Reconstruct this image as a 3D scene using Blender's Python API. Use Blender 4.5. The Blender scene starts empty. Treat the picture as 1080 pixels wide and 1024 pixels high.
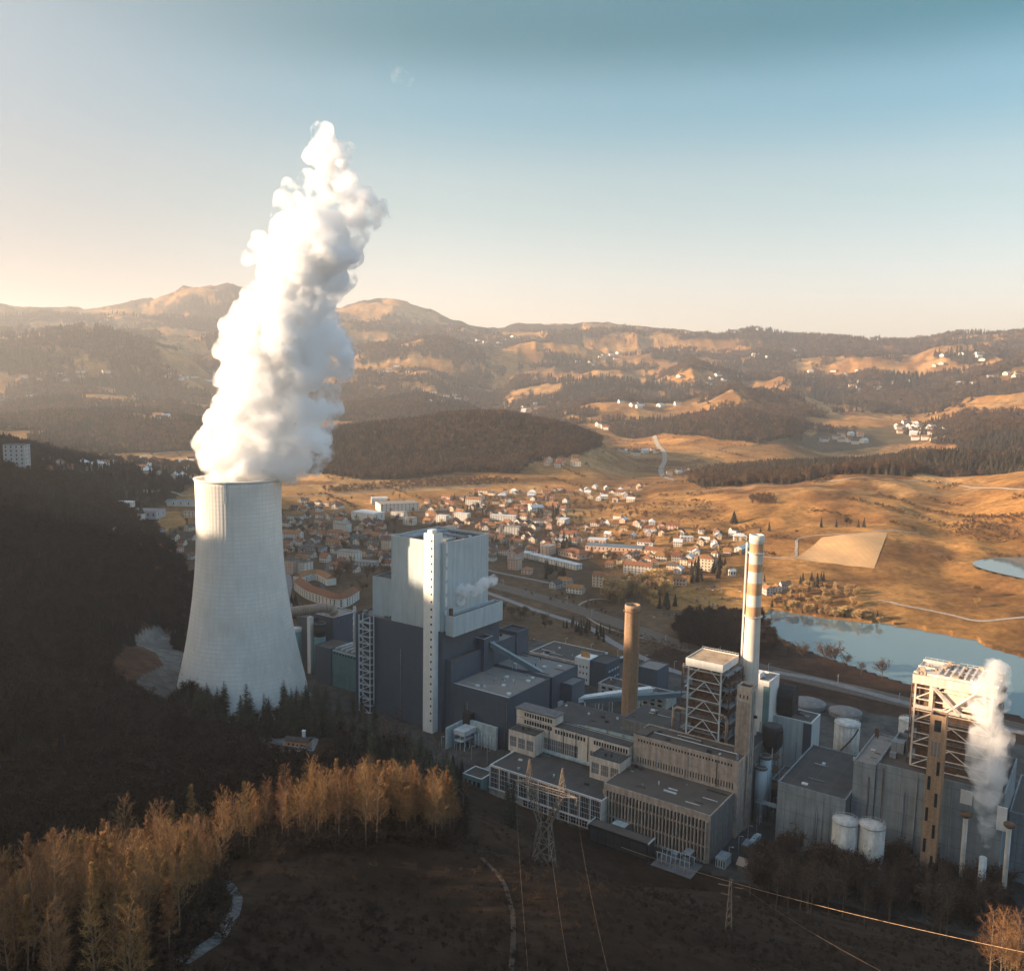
import bpy, bmesh, math, random
import numpy as np
from mathutils import Vector, Matrix

R = math.radians
SC = bpy.context.scene
COL = SC.collection
random.seed(7)

# ------------------------------------------------------------------ camera, sky, sun, exposure
FPX, CAMH, PITCH, ROLL = 940.0, 235.0, math.atan(112 / 940.0), -0.017
SUN_AZ, SUN_EL = R(-93), R(13.0)            # where the sun stands: azimuth from +Y clockwise, height
cam = bpy.data.cameras.new('camera')
cam_ob = bpy.data.objects.new('camera', cam)
COL.objects.link(cam_ob)
cam.sensor_fit = 'HORIZONTAL'; cam.sensor_width = 36.0; cam.lens = 36.0 * FPX / 1080.0
cam.clip_start = 1.0; cam.clip_end = 90000.0
cam_ob.location = (0, 0, CAMH)
cam_ob.rotation_mode = 'QUATERNION'
cam_ob.rotation_quaternion = (Matrix.Rotation(math.pi / 2 - PITCH, 3, 'X') @ Matrix.Rotation(-ROLL, 3, 'Z')).to_quaternion()
SC.camera = cam_ob

world = bpy.data.worlds.new('World'); SC.world = world
world.use_nodes = True
wt = world.node_tree; wt.nodes.clear()
w_out = wt.nodes.new('ShaderNodeOutputWorld'); w_bg = wt.nodes.new('ShaderNodeBackground')
w_sky = wt.nodes.new('ShaderNodeTexSky'); w_sky.sky_type = 'NISHITA'; w_sky.sun_disc = False
w_sky.sun_elevation = SUN_EL; w_sky.sun_rotation = SUN_AZ
w_sky.altitude = 300; w_sky.air_density = 1.0; w_sky.dust_density = 2.2; w_sky.ozone_density = 1.6
# tint laid over the sky: cream at the horizon, teal higher up and away from the sun
def _wn(t, op=None, **k):
    n = wt.nodes.new(t)
    if op: n.operation = op
    for q, v in k.items(): n.inputs[int(q[1:])].default_value = v
    return n
w_tc = _wn('ShaderNodeTexCoord'); w_sp = _wn('ShaderNodeSeparateXYZ'); wt.links.new(w_tc.outputs['Generated'], w_sp.inputs[0])
w_rp = _wn('ShaderNodeValToRGB'); w_rp.color_ramp.interpolation = 'EASE'
for p_, c_ in ((0.0, (.74, .56, .52)), (0.07, (.735, .565, .52)), (0.20, (.53, .505, .42)), (0.28, (.27, .43, .395)), (0.345, (.03, .255, .24)), (0.58, (.90, 1.0, .94))):  # unseen sky above the teal band is left bright to add fill light
    e_ = w_rp.color_ramp.elements.new(p_) if p_ not in (0.0,) else w_rp.color_ramp.elements[0]
    e_.position = p_; e_.color = (*c_, 1)
w_rp.color_ramp.elements.remove(w_rp.color_ramp.elements[-1])
wt.links.new(w_sp.outputs[2], w_rp.inputs[0])
w_dt = _wn('ShaderNodeVectorMath', 'DOT_PRODUCT'); wt.links.new(w_tc.outputs['Generated'], w_dt.inputs[0]); w_dt.inputs[1].default_value = (math.sin(SUN_AZ), math.cos(SUN_AZ), 0)
w_mr = _wn('ShaderNodeMapRange', i1=-.02, i2=.52, i3=0.0, i4=1.0); w_mr.interpolation_type = 'SMOOTHSTEP'; wt.links.new(w_dt.outputs['Value'], w_mr.inputs[0])
w_m1 = wt.nodes.new('ShaderNodeMix'); w_m1.data_type = 'RGBA'; wt.links.new(w_mr.outputs[0], w_m1.inputs[0]); wt.links.new(w_rp.outputs[0], w_m1.inputs[6]); 
w_r2 = _wn('ShaderNodeValToRGB'); w_r2.color_ramp.elements[0].color = (.05, .06, .115, 1); w_r2.color_ramp.elements[1].position = .38; w_r2.color_ramp.elements[1].color = (.40, .40, .345, 1)
wt.links.new(w_sp.outputs[2], w_r2.inputs[0]); wt.links.new(w_r2.outputs[0], w_m1.inputs[7])
w_tint = wt.nodes.new('ShaderNodeMix'); w_tint.data_type = 'RGBA'; w_tint.blend_type = 'MULTIPLY'; w_tint.inputs[0].default_value = 1.0
wt.links.new(w_sky.outputs[0], w_tint.inputs[6]); wt.links.new(w_m1.outputs[2], w_tint.inputs[7])
wt.links.new(w_tint.outputs[2], w_bg.inputs[0])
w_bg.inputs[1].default_value = 0.15
wt.links.new(w_bg.outputs[0], w_out.inputs[0])

sun = bpy.data.lights.new('sun', 'SUN'); sun_ob = bpy.data.objects.new('sun', sun); COL.objects.link(sun_ob)
sun.energy = 5.0; sun.angle = R(0.5); sun.color = (1.0, 0.74, 0.50)
_ts = Vector((math.sin(SUN_AZ) * math.cos(SUN_EL), math.cos(SUN_AZ) * math.cos(SUN_EL), math.sin(SUN_EL)))
sun_ob.rotation_mode = 'QUATERNION'; sun_ob.rotation_quaternion = _ts.to_track_quat('Z', 'Y')
sun_ob.location = (-300, 0, 400)

SC.view_settings.view_transform = 'Standard'; SC.view_settings.look = 'None'
SC.view_settings.exposure = 1.75; SC.view_settings.gamma = 1.0; SC.view_settings.use_curve_mapping = False
SC.render.engine = 'CYCLES'
SC.cycles.use_denoising = True
try: SC.cycles.denoiser = 'OPENIMAGEDENOISE'
except Exception: pass
SC.cycles.max_bounces = 36; SC.cycles.diffuse_bounces = 3; SC.cycles.glossy_bounces = 2
SC.cycles.transparent_max_bounces = 6; SC.cycles.volume_bounces = 32
SC.cycles.volume_step_rate = 1.0; SC.cycles.volume_max_steps = 256
SC.cycles.use_adaptive_sampling = True; SC.cycles.adaptive_threshold = 0.02
SC.cycles.caustics_reflective = False; SC.cycles.caustics_refractive = False

# ------------------------------------------------------------------ sight lines (to lay the place out from the survey of the photograph)
_f = np.array([0, math.cos(PITCH), -math.sin(PITCH)]); _up = np.array([0, math.sin(PITCH), math.cos(PITCH)]); _rt = np.array([1.0, 0, 0])
_c, _s = math.cos(ROLL), math.sin(ROLL)
def ray(x, y):
    dx, dy = x - 540.0, y - 512.0
    return _f + _rt * ((_c * dx - _s * dy) / FPX) - _up * ((_s * dx + _c * dy) / FPX)
def at_z(x, y, z=0.0):
    d = ray(x, y); t = (z - CAMH) / d[2]; return np.array([0, 0, CAMH]) + d * t
def at_y(x, y, Y):
    d = ray(x, y); return np.array([0, 0, CAMH]) + d * (Y / d[1])
PA = R(35.0)                                 # the plant's own grid: u along its fronts, v away from the viewer
UX, UY = math.cos(PA), -math.sin(PA); VX, VY = math.sin(PA), math.cos(PA)
def W(u, v, z=0.0): return (u * UX + v * VX, u * UY + v * VY, z)
def to_uv(p): return (p[0] * UX + p[1] * UY, p[0] * VX + p[1] * VY)

# ------------------------------------------------------------------ materials
MATS = {}
def mat(name, rgb, rough=0.85, var=0.12, scale=0.4, metal=0.0, rgb2=None, bump=0.0, bscale=3.0, grid=None, streak=0.0, rnd=0.0, detail=5.0, spec=0.35):
    """Principled with noise variation; grid=(axis_periods xyz (0 = none), line width, line rgb) draws panel joints; rnd = per-object value shift."""
    if name in MATS: return MATS[name]
    m = bpy.data.materials.new(name); m.use_nodes = True; nt = m.node_tree; N = nt.nodes; L = nt.links
    b = N['Principled BSDF']; b.inputs['Roughness'].default_value = rough; b.inputs['Metallic'].default_value = metal
    b.inputs['Specular IOR Level'].default_value = spec
    tc = N.new('ShaderNodeTexCoord')
    nz = N.new('ShaderNodeTexNoise'); nz.inputs['Scale'].default_value = scale; nz.inputs['Detail'].default_value = detail; nz.inputs['Roughness'].default_value = 0.65
    L.new(tc.outputs['Object'], nz.inputs['Vector'])
    rp = N.new('ShaderNodeValToRGB')
    c2 = rgb2 or tuple(c * (1 - 2.2 * var) for c in rgb); c1 = rgb if rgb2 else tuple(min(1, c * (1 + var)) for c in rgb)
    rp.color_ramp.elements[0].position = 0.3; rp.color_ramp.elements[1].position = 0.7
    rp.color_ramp.elements[0].color = (*[max(0, c) for c in c2], 1); rp.color_ramp.elements[1].color = (*c1, 1)
    L.new(nz.outputs[0], rp.inputs[0]); cur = rp.outputs[0]
    if streak > 0:                            # rain streaks down a wall
        mp = N.new('ShaderNodeMapping'); mp.inputs['Scale'].default_value = (0.55, 0.55, 0.035)
        L.new(tc.outputs['Object'], mp.inputs[0])
        n2 = N.new('ShaderNodeTexNoise'); n2.inputs['Scale'].default_value = 1.0; n2.inputs['Detail'].default_value = 6
        L.new(mp.outputs[0], n2.inputs['Vector'])
        r2 = N.new('ShaderNodeValToRGB'); r2.color_ramp.elements[0].position = 0.38; r2.color_ramp.elements[1].position = 0.62
        v = 1 - streak; r2.color_ramp.elements[0].color = (v, v * 0.98, v * 0.95, 1); r2.color_ramp.elements[1].color = (1, 1, 1, 1)
        L.new(n2.outputs[0], r2.inputs[0])
        mx = N.new('ShaderNodeMix'); mx.data_type = 'RGBA'; mx.blend_type = 'MULTIPLY'; mx.inputs[0].default_value = 1
        L.new(cur, mx.inputs[6]); L.new(r2.outputs[0], mx.inputs[7]); cur = mx.outputs[2]
    if grid:
        per, wid, lrgb = grid
        sp = N.new('ShaderNodeSeparateXYZ'); L.new(tc.outputs['Object'], sp.inputs[0]); acc = None
        for k in range(3):
            if not per[k]: continue
            ofs = N.new('ShaderNodeMath'); ofs.operation = 'ADD'; ofs.inputs[1].default_value = 0.0 if k == 2 else per[k] * .46; L.new(sp.outputs[k], ofs.inputs[0])
            dv = N.new('ShaderNodeMath'); dv.operation = 'DIVIDE'; dv.inputs[1].default_value = per[k]; L.new(ofs.outputs[0], dv.inputs[0])
            fr = N.new('ShaderNodeMath'); fr.operation = 'FRACT'; L.new(dv.outputs[0], fr.inputs[0])
            lt = N.new('ShaderNodeMath'); lt.operation = 'LESS_THAN'; lt.inputs[1].default_value = wid / per[k]; L.new(fr.outputs[0], lt.inputs[0])
            if acc is None: acc = lt.outputs[0]
            else:
                mxx = N.new('ShaderNodeMath'); mxx.operation = 'MAXIMUM'; L.new(acc, mxx.inputs[0]); L.new(lt.outputs[0], mxx.inputs[1]); acc = mxx.outputs[0]
        mx = N.new('ShaderNodeMix'); mx.data_type = 'RGBA'; L.new(acc, mx.inputs[0]); L.new(cur, mx.inputs[6]); mx.inputs[7].default_value = (*lrgb, 1); cur = mx.outputs[2]
    if rnd > 0:
        oi = N.new('ShaderNodeObjectInfo'); hs = N.new('ShaderNodeHueSaturation')
        mr = N.new('ShaderNodeMapRange'); mr.inputs[3].default_value = 1 - rnd; mr.inputs[4].default_value = 1 + rnd
        L.new(oi.outputs['Random'], mr.inputs[0]); L.new(mr.outputs[0], hs.inputs['Value']); L.new(cur, hs.inputs['Color'])
        mh = N.new('ShaderNodeMath'); mh.operation = 'MULTIPLY_ADD'; mh.inputs[1].default_value = 0.024; mh.inputs[2].default_value = 0.486
        L.new(oi.outputs['Random'], mh.inputs[0]); L.new(mh.outputs[0], hs.inputs['Hue']); cur = hs.outputs[0]
    L.new(cur, b.inputs['Base Color'])
    if bump > 0:
        n3 = N.new('ShaderNodeTexNoise'); n3.inputs['Scale'].default_value = bscale; n3.inputs['Detail'].default_value = 4
        L.new(tc.outputs['Object'], n3.inputs['Vector'])
        bp = N.new('ShaderNodeBump'); bp.inputs['Strength'].default_value = bump; bp.inputs['Distance'].default_value = 0.3
        L.new(n3.outputs[0], bp.inputs['Height']); L.new(bp.outputs[0], b.inputs['Normal'])
    MATS[name] = m; return m

# ------------------------------------------------------------------ object helpers
def link(o): COL.objects.link(o); return o
def tag(o, label=None, cat=None, group=None, kind=None):
    if label: o['label'] = label
    if cat: o['category'] = cat
    if group: o['group'] = group
    if kind: o['kind'] = kind
    return o
def thing(name, label, cat, loc=(0, 0, 0), rz=0.0, group=None):
    o = link(bpy.data.objects.new(name, None)); o.location = loc; o.rotation_euler = (0, 0, rz)
    o.empty_display_size = 2.0
    return tag(o, label, cat, group)
def pthing(name, label, cat, u, v, z=0.0, group=None):
    return thing(name, label, cat, W(u, v, z), -PA, group)
def copy_tree(o, parent=None):
    c = o.copy(); COL.objects.link(c)
    if parent is not None: c.parent = parent
    for ch in o.children: copy_tree(ch, c)
    return c
class MB:
    """collects boxes, bars, tubes, lathes as one mesh; coordinates minus the origin o"""
    def __init__(s, o=(0, 0, 0)): s.v = []; s.f = []; s.mi = []; s.o = o; s.m = 0; s.sm = []
    def pt(s, p): s.v.append((p[0] - s.o[0], p[1] - s.o[1], p[2] - s.o[2])); return len(s.v) - 1
    def face(s, idx, smooth=False): s.f.append(tuple(idx)); s.mi.append(s.m); s.sm.append(smooth)
    def box(s, u0, u1, v0, v1, z0, z1):
        i = [s.pt(p) for p in ((u0, v0, z0), (u1, v0, z0), (u1, v1, z0), (u0, v1, z0), (u0, v0, z1), (u1, v0, z1), (u1, v1, z1), (u0, v1, z1))]
        for q in ((0, 3, 2, 1), (4, 5, 6, 7), (0, 1, 5, 4), (1, 2, 6, 5), (2, 3, 7, 6), (3, 0, 4, 7)): s.face([i[k] for k in q])
        return s
    def prism(s, poly, z0, z1):
        n = len(poly); a = [s.pt((p[0], p[1], z0)) for p in poly]; b = [s.pt((p[0], p[1], z1)) for p in poly]
        s.face(a[::-1]); s.face(b)
        for k in range(n): s.face((a[k], a[(k + 1) % n], b[(k + 1) % n], b[k]))
        return s
    def tube(s, p, q, r, n=6, r2=None, caps=True, smooth=True):
        p = Vector(p); q = Vector(q); d = q - p
        if d.length < 1e-6: return s
        d.normalize(); a = d.orthogonal().normalized(); b = d.cross(a); r2 = r if r2 is None else r2
        A = []; B = []
        for k in range(n):
            t = 2 * math.pi * (k + .5) / n; w = a * math.cos(t) + b * math.sin(t)
            A.append(s.pt(p + w * r)); B.append(s.pt(q + w * r2))
        for k in range(n): s.face((A[k], A[(k + 1) % n], B[(k + 1) % n], B[k]), smooth and n > 4)
        if caps: s.face(A[::-1]); s.face(B)
        return s
    def bar(s, p, q, w): return s.tube(p, q, w * 0.7071, 4, smooth=False)
    def lathe(s, c, prof, n=24, caps=True, smooth=True):
        rings = []
        for r, z in prof:
            rings.append([s.pt((c[0] + r * math.cos(2 * math.pi * k / n), c[1] + r * math.sin(2 * math.pi * k / n), c[2] + z)) for k in range(n)])
        for a, b in zip(rings, rings[1:]):
            for k in range(n): s.face((a[k], a[(k + 1) % n], b[(k + 1) % n], b[k]), smooth)
        if caps: s.face(rings[0][::-1]); s.face(rings[-1])
        return s
    def path(s, pts, r, n=8):
        for a, b in zip(pts, pts[1:]): s.tube(a, b, r, n)
        return s
    def mesh(s, name, mats):
        me = bpy.data.meshes.new(name); me.from_pydata(s.v, [], s.f)
        for m in (mats if isinstance(mats, (list, tuple)) else [mats]): me.materials.append(m)
        me.polygons.foreach_set('material_index', s.mi); me.polygons.foreach_set('use_smooth', s.sm)
        me.update(); return me
    def build(s, name, mats, parent=None):
        o = link(bpy.data.objects.new(name, s.mesh(name, mats)))
        if parent is not None: o.parent = parent
        return o
def build_each(mb, name, mats, parent=None):
    """one object for each separate piece collected in mb"""
    par = list(range(len(mb.v)))
    def root(i):
        while par[i] != i: par[i] = par[par[i]]; i = par[i]
        return i
    for f in mb.f:
        for k in f[1:]: par[root(k)] = root(f[0])
    grp = {}
    for i, f in enumerate(mb.f): grp.setdefault(root(f[0]), []).append(i)
    for fs in grp.values():
        n = MB(); m = {}
        for i in fs:
            for k in mb.f[i]:
                if k not in m: m[k] = len(n.v); n.v.append(mb.v[k])
            n.f.append(tuple(m[k] for k in mb.f[i])); n.mi.append(mb.mi[i]); n.sm.append(mb.sm[i])
        n.build(name, mats, parent)
def repeat(o, offsets):
    """copies of a part (one mesh) beside the first, in the parent's frame"""
    for d in offsets:
        c = o.copy(); COL.objects.link(c); c.parent = o.parent; c.location = Vector(o.location) + Vector(d)
def np_mesh(name, verts, faces, mats, smooth=False):
    """verts (n,3) array, faces (m,3|4) array"""
    me = bpy.data.meshes.new(name); verts = np.asarray(verts, np.float32); faces = np.asarray(faces, np.int32); k = faces.shape[1]
    me.vertices.add(len(verts)); me.vertices.foreach_set('co', verts.ravel())
    me.loops.add(faces.size); me.loops.foreach_set('vertex_index', faces.ravel())
    me.polygons.add(len(faces)); me.polygons.foreach_set('loop_start', np.arange(0, faces.size, k, dtype=np.int32))
    if smooth: me.polygons.foreach_set('use_smooth', np.ones(len(faces), bool))
    for m in (mats if isinstance(mats, (list, tuple)) else [mats]): me.materials.append(m)
    me.update(calc_edges=True); me.validate(); return me

# ------------------------------------------------------------------ noise
_rng = np.random.RandomState(11); _tab = _rng.rand(512, 512)
def vnoise(x, y, seed=0):
    x = np.asarray(x, float) + seed * 37.17; y = np.asarray(y, float) + seed * 91.7
    xi = np.floor(x).astype(int); yi = np.floor(y).astype(int); fx = x - xi; fy = y - yi
    fx = fx * fx * fx * (fx * (fx * 6 - 15) + 10); fy = fy * fy * fy * (fy * (fy * 6 - 15) + 10)
    a = _tab[xi % 512, yi % 512]; b = _tab[(xi + 1) % 512, yi % 512]; c = _tab[xi % 512, (yi + 1) % 512]; d = _tab[(xi + 1) % 512, (yi + 1) % 512]
    return (a * (1 - fx) + b * fx) * (1 - fy) + (c * (1 - fx) + d * fx) * fy
def fbm(x, y, octv=5, seed=0, gain=0.5):
    s = 0; a = 1.0; t = 0
    for k in range(octv):
        s = s + a * vnoise(np.asarray(x) * 2 ** k, np.asarray(y) * 2 ** k, seed + k * 3); t += a; a *= gain
    return s / t
def ridged(x, y, octv=4, seed=0):
    s = 0; a = 1.0; t = 0
    for k in range(octv):
        s = s + a * (1 - np.abs(2 * vnoise(np.asarray(x) * 2 ** k, np.asarray(y) * 2 ** k, seed + k * 5) - 1)); t += a; a *= 0.5
    return s / t
def sstep(a, b, x):
    t = np.clip((np.asarray(x, float) - a) / (b - a), 0, 1); return t * t * (3 - 2 * t)
# ================================================================== TERRAIN
FORE = np.array([  # foreground hill, plant terrace and valley floor: x, y, ground height
 (0,0,128),(0,100,124),(-75,112,143),(-67,125,146),(-160,110,150),(-260,180,130),(-78,185,118),(-110,205,102),(-150,170,120),(-58,222,109),(-41,238,105),(-18,245,101),(-19,200,108),(2,175,113),(60,120,110),
 (120,100,104),(220,100,88),(-120,250,94),(-200,250,100),(-20,268,92),(-50,270,95),(-110,300,84),(-180,330,80),(-260,330,95),
 (14,285,64),(41,310,50),(74,300,54),(20,240,96),(60,240,82),(93,235,76),(129,215,77),(153,290,42),(141,340,20),(185,300,32),(200,240,60),(300,250,40),
 (-101,410,52),(-60,400,44),(-140,400,57),(-20,330,55),(0,380,34),(-50,340,66),(-30,470,14),(-90,470,24),(-140,500,18),(-200,540,5),(-130,560,2),(-80,520,6),(-60,560,0),
 (-203,400,66),(-245,600,26),(-214,560,14),(-260,520,38),(-300,450,66),(-300,640,40),(-260,700,14),(-340,560,66),
 (-9,460,8),(60,385,3),(99,395,2),(40,440,0),(120,400,1),(-10,500,0),(160,400,3),(220,360,4),(300,330,3),
 (130,460,0),(0,560,0),(100,560,0),(200,500,0),(300,450,0),(-60,640,0),(-190,640,0),(-200,760,0),(0,760,0),(200,700,0),(400,600,0),(500,400,0)], float)
def _tps(r2): return np.where(r2 > 0, r2 * np.log(np.maximum(r2, 1e-9)), 0.0)
_n = len(FORE); _A = np.zeros((_n + 3, _n + 3)); _xy = FORE[:, :2] / 100.0
_d2 = ((_xy[:, None] - _xy[None]) ** 2).sum(-1); _A[:_n, :_n] = _tps(_d2) + np.eye(_n) * 0.01
_A[:_n, _n] = 1; _A[:_n, _n + 1:] = _xy; _A[_n:, :_n] = _A[:_n, _n:].T
_wt = np.linalg.solve(_A, np.r_[FORE[:, 2], 0, 0, 0])
def fore_h(X, Y):
    sh = np.shape(X); q = np.stack([np.ravel(X), np.ravel(Y)], -1) / 100.0; out = np.empty(len(q))
    for k in range(0, len(q), 40000):
        c = q[k:k + 40000]; d2 = ((c[:, None] - _xy[None]) ** 2).sum(-1)
        out[k:k + 40000] = _tps(d2) @ _wt[:_n] + _wt[_n] + c @ _wt[_n + 1:]
    return out.reshape(sh)
# far relief, front to back: distance, front width, back width, tree height taken off, knots (photo x, skyline y of that ridge)
LAYERS = [
 (2520, 330, 420, 16, [(255, 520), (300, 478), (335, 457), (380, 447), (430, 440), (480, 433), (520, 432), (560, 440), (600, 448), (632, 462), (668, 505), (700, 520)]),
 (1780, 560, 260, 0, [(560, 560), (640, 531), (700, 516), (760, 512), (860, 504), (950, 502), (1010, 509), (1080, 499), (1200, 490)]),
 (2250, 260, 320, 16, [(660, 520), (720, 504), (780, 494), (860, 489), (920, 484), (1000, 477), (1080, 480), (1200, 480)]),
 (3300, 420, 600, 16, [(-300, 438), (0, 440), (60, 436), (130, 431), (200, 440), (250, 452), (310, 480), (360, 500)]),
 (3500, 500, 500, 14, [(640, 505), (680, 455), (720, 440), (780, 432), (830, 440), (860, 462), (880, 480)]),
 (3300, 400, 500, 14, [(940, 500), (1000, 455), (1040, 445), (1080, 440), (1200, 436)]),
 (4300, 650, 700, 12, [(-300, 425), (0, 428), (90, 414), (180, 420), (250, 430), (340, 428), (400, 424), (450, 416), (500, 432), (530, 448), (552, 440), (600, 425), (650, 414), (710, 420), (760, 408), (830, 412), (870, 425), (960, 432), (1010, 420), (1080, 410), (1300, 405)]),
 (5600, 800, 800, 8, [(-300, 380), (-100, 360), (0, 352), (60, 346), (110, 345), (150, 354), (190, 370), (220, 392), (260, 420), (320, 408), (380, 392), (440, 388), (500, 410), (520, 420), (560, 396), (600, 392), (650, 380), (690, 393), (740, 384), (790, 398), (830, 388), (880, 400), (930, 396), (980, 402), (1030, 386), (1080, 378), (1300, 380)]),
 (6700, 900, 900, 5, [(-300, 350), (0, 350), (200, 352), (300, 352), (340, 362), (400, 366), (450, 358), (520, 368), (560, 361), (610, 364), (660, 376), (720, 366), (770, 376), (810, 368), (860, 378), (920, 372), (960, 376), (1000, 364), (1080, 368), (1300, 360)]),
 (8100, 1100, 1100, 0, [(-300, 330), (0, 338), (60, 332), (120, 334), (200, 338), (300, 340), (380, 338), (430, 344), (500, 346), (545, 350), (600, 350), (640, 346), (700, 350), (760, 354), (800, 352), (850, 358), (900, 362), (950, 358), (1000, 353), (1080, 352), (1300, 345)]),
 (9900, 1500, 2500, 0, [(-300, 312), (-60, 312), (0, 318), (30, 324), (60, 323), (95, 325), (120, 321), (150, 317), (185, 304), (215, 299), (240, 299), (265, 303), (300, 322), (340, 323), (360, 319), (400, 313), (425, 316), (455, 324), (475, 335), (510, 340), (560, 342), (600, 341), (640, 338), (680, 346), (720, 346), (760, 352), (800, 348), (840, 351), (890, 357), (930, 361), (970, 353), (1010, 351), (1080, 348), (1300, 340)]),
]
_LAY = []
for _D, _wf, _wb, _tr, _kn in LAYERS:
    _th = []; _zz = []
    for _x, _y in _kn:
        _d = ray(_x, _y); _hd = math.hypot(_d[0], _d[1]); _th.append(math.atan2(_d[0], _d[1])); _zz.append(max(0.0, CAMH + _D * _d[2] / _hd - _tr))
    _tt = np.linspace(_th[0] - .12, _th[-1] + .12, 900); _zi = np.interp(_tt, _th, _zz, left=0 if _zz[0] < 60 else _zz[0], right=0 if _zz[-1] < 20 else _zz[-1])
    _k = max(3, int(.022 / (_tt[1] - _tt[0]))); _ker = np.hanning(2 * _k + 1); _zi = np.convolve(np.pad(_zi, _k, 'edge'), _ker / _ker.sum(), 'valid')
    _LAY.append((_D, _wf, _wb, _tt, _zi))
SX, SY = math.sin(R(80)), math.cos(R(80))     # the way the light travels over the ground
HILL_C = np.array([-100, 203, 253, 293, 338, 501, 586, 661, 706, 747, 870, 1055, 1150, 1339, 1632, 2010, 2510.])
HILL_Z = np.array([364, 362, 354, 332, 310, 356, 333, 300, 298, 289, 288, 290, 282, 262, 208, 90, 0.])
def left_hill(X, Y):
    a = X * SX + Y * SY; c = -X * SY + Y * SX
    r = np.interp(c, HILL_C, HILL_Z) + 10 * (fbm(c / 160, a / 600, 3, 5) - .5)
    foot = np.interp(c, [200, 420, 560, 640, 720, 800, 1000, 1500], [-330, -300, -235, -215, -200, -170, -175, -330])
    t = np.clip((foot - a) / (900 + foot), 0, 1.0)
    h = r * t ** 0.74
    back = np.clip((-a - 900) / 900, 0, 1); h = h * (1 - .7 * sstep(0, 1, back))
    return h + 7 * (fbm(X / 60, Y / 60, 3, 8) - .5) * np.clip(t * 6, 0, 1)
def height(X, Y):
    X = np.asarray(X, float); Y = np.asarray(Y, float); d = np.hypot(X, Y); th = np.arctan2(X, Y)
    wob = fbm(X / 1500, Y / 1500, 3, 2) - .5
    h = np.zeros_like(d)
    for i, (D, wf, wb, tk, zk) in enumerate(_LAY):
        z = np.interp(th, tk, zk)
        Dw = D * (1 + (0.0 if i < 3 else 0.10) * wob); e = d - Dw
        if i >= 3:
            z = z * (1 - .10 * np.abs(fbm(X / 420, Y / 420, 3, 40 + i) - .5) * 2)
        s = np.where(e < 0, np.exp(-(e / wf) ** 2), np.exp(-(e / wb) ** 2))
        h = np.maximum(h, z * s) if i else z * s
    rel = np.clip(h / 120, 0, 1) * np.maximum(sstep(2600, 4200, d), .45 * sstep(1950, 2250, d) * (th < .12))
    rg = ridged(X / 500, Y / 500, 4, 3) - .62
    amp = np.minimum(95, .42 * h) * np.where(d > 8800, .4, 1.0)
    h = h + rel * amp * rg * 1.2
    # the rolling grass hill on the right: gullies and spurs
    g = sstep(900, 1250, d) * (1 - sstep(1750, 1950, d)) * sstep(.06, .16, th)
    h = h + g * np.clip(h / 25, 0, 1) * 46 * (fbm(X / 190, Y / 280, 4, 21) - .47)
    flat = (1 - sstep(2300, 3200, d)) * sstep(700, 1200, d)
    h = h + flat * 3.0 * (fbm(X / 220, Y / 220, 3, 31) - .5) * sstep(1000, 1400, d)
    near = d < 900
    f = np.zeros_like(d)
    if near.any():
        fx = X[near] if X.shape else X; fy = Y[near] if Y.shape else Y
        v = fore_h(fx, fy)
        v = v + 2.2 * (fbm(fx / 14, fy / 14, 4, 17) - .5) * np.clip((v - 4) / 12, 0, 1)
        f[near] = np.where(v > .4, v, 0) * (1 - sstep(620, 800, fy))
    h = np.maximum(h, f)
    lh = left_hill(X, Y)
    # the foreground hill and the wooded hill run into one another
    k = 14.0; m = np.maximum(h, lh); dm = np.abs(h - lh)
    h = np.where((h > 3) & (lh > 3), m + np.maximum(k - dm, 0) ** 2 / (4 * k), m)
    u_, v_ = X * UX + Y * UY, X * VX + Y * VY
    inpl = sstep(383, 392, v_) * sstep(-470, -440, u_) + 0
    inpl = np.maximum(inpl, sstep(-640, -600, u_) * sstep(428, 446, v_) * (1 - sstep(-440, -400, u_)) * sstep(-600, -560, u_ - 0 * v_) )
    inpl = inpl * (1 - sstep(900, 1000, v_)) * (1 - sstep(60, 140, u_))
    return np.where(d < 1000, h * (1 - inpl) , h)
def hz(x, y): return float(height(np.array([float(x)]), np.array([float(y)]))[0])
def hit(px, py, near=60.0, far=16000.0):
    """where a sight line of the survey meets the ground"""
    d = ray(px, py); k = math.hypot(d[0], d[1])
    t = np.geomspace(near, far, 900); X = d[0] / k * t; Y = d[1] / k * t; Z = CAMH + d[2] / k * t
    g = height(X, Y) - Z; i = np.argmax(g > 0)
    if not g[i] > 0: i = len(t) - 1
    if i == 0: a = t[0]
    else:
        a = t[i - 1] + (t[i] - t[i - 1]) * (-g[i - 1]) / max(1e-6, g[i] - g[i - 1])
        for _ in range(2):
            tt = np.linspace(max(near, a - 6 - a * .004), a + 6 + a * .004, 40); X = d[0] / k * tt; Y = d[1] / k * tt; gg = height(X, Y) - (CAMH + d[2] / k * tt)
            j = np.argmax(gg > 0)
            if gg[j] > 0: a = tt[j]
    return (d[0] / k * a, d[1] / k * a, hz(d[0] / k * a, d[1] / k * a))
def inpoly(X, Y, poly):
    poly = np.asarray(poly, float); r = np.zeros(np.shape(X), bool); n = len(poly); j = n - 1
    for i in range(n):
        xi, yi = poly[i][:2]; xj, yj = poly[j][:2]
        with np.errstate(divide='ignore', invalid='ignore'):
            r ^= ((yi > Y) != (yj > Y)) & (X < (xj - xi) * (Y - yi) / (yj - yi + 1e-12) + xi)
        j = i
    return r
def gpoly(pts): return [hit(x, y)[:2] for x, y in pts]

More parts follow.
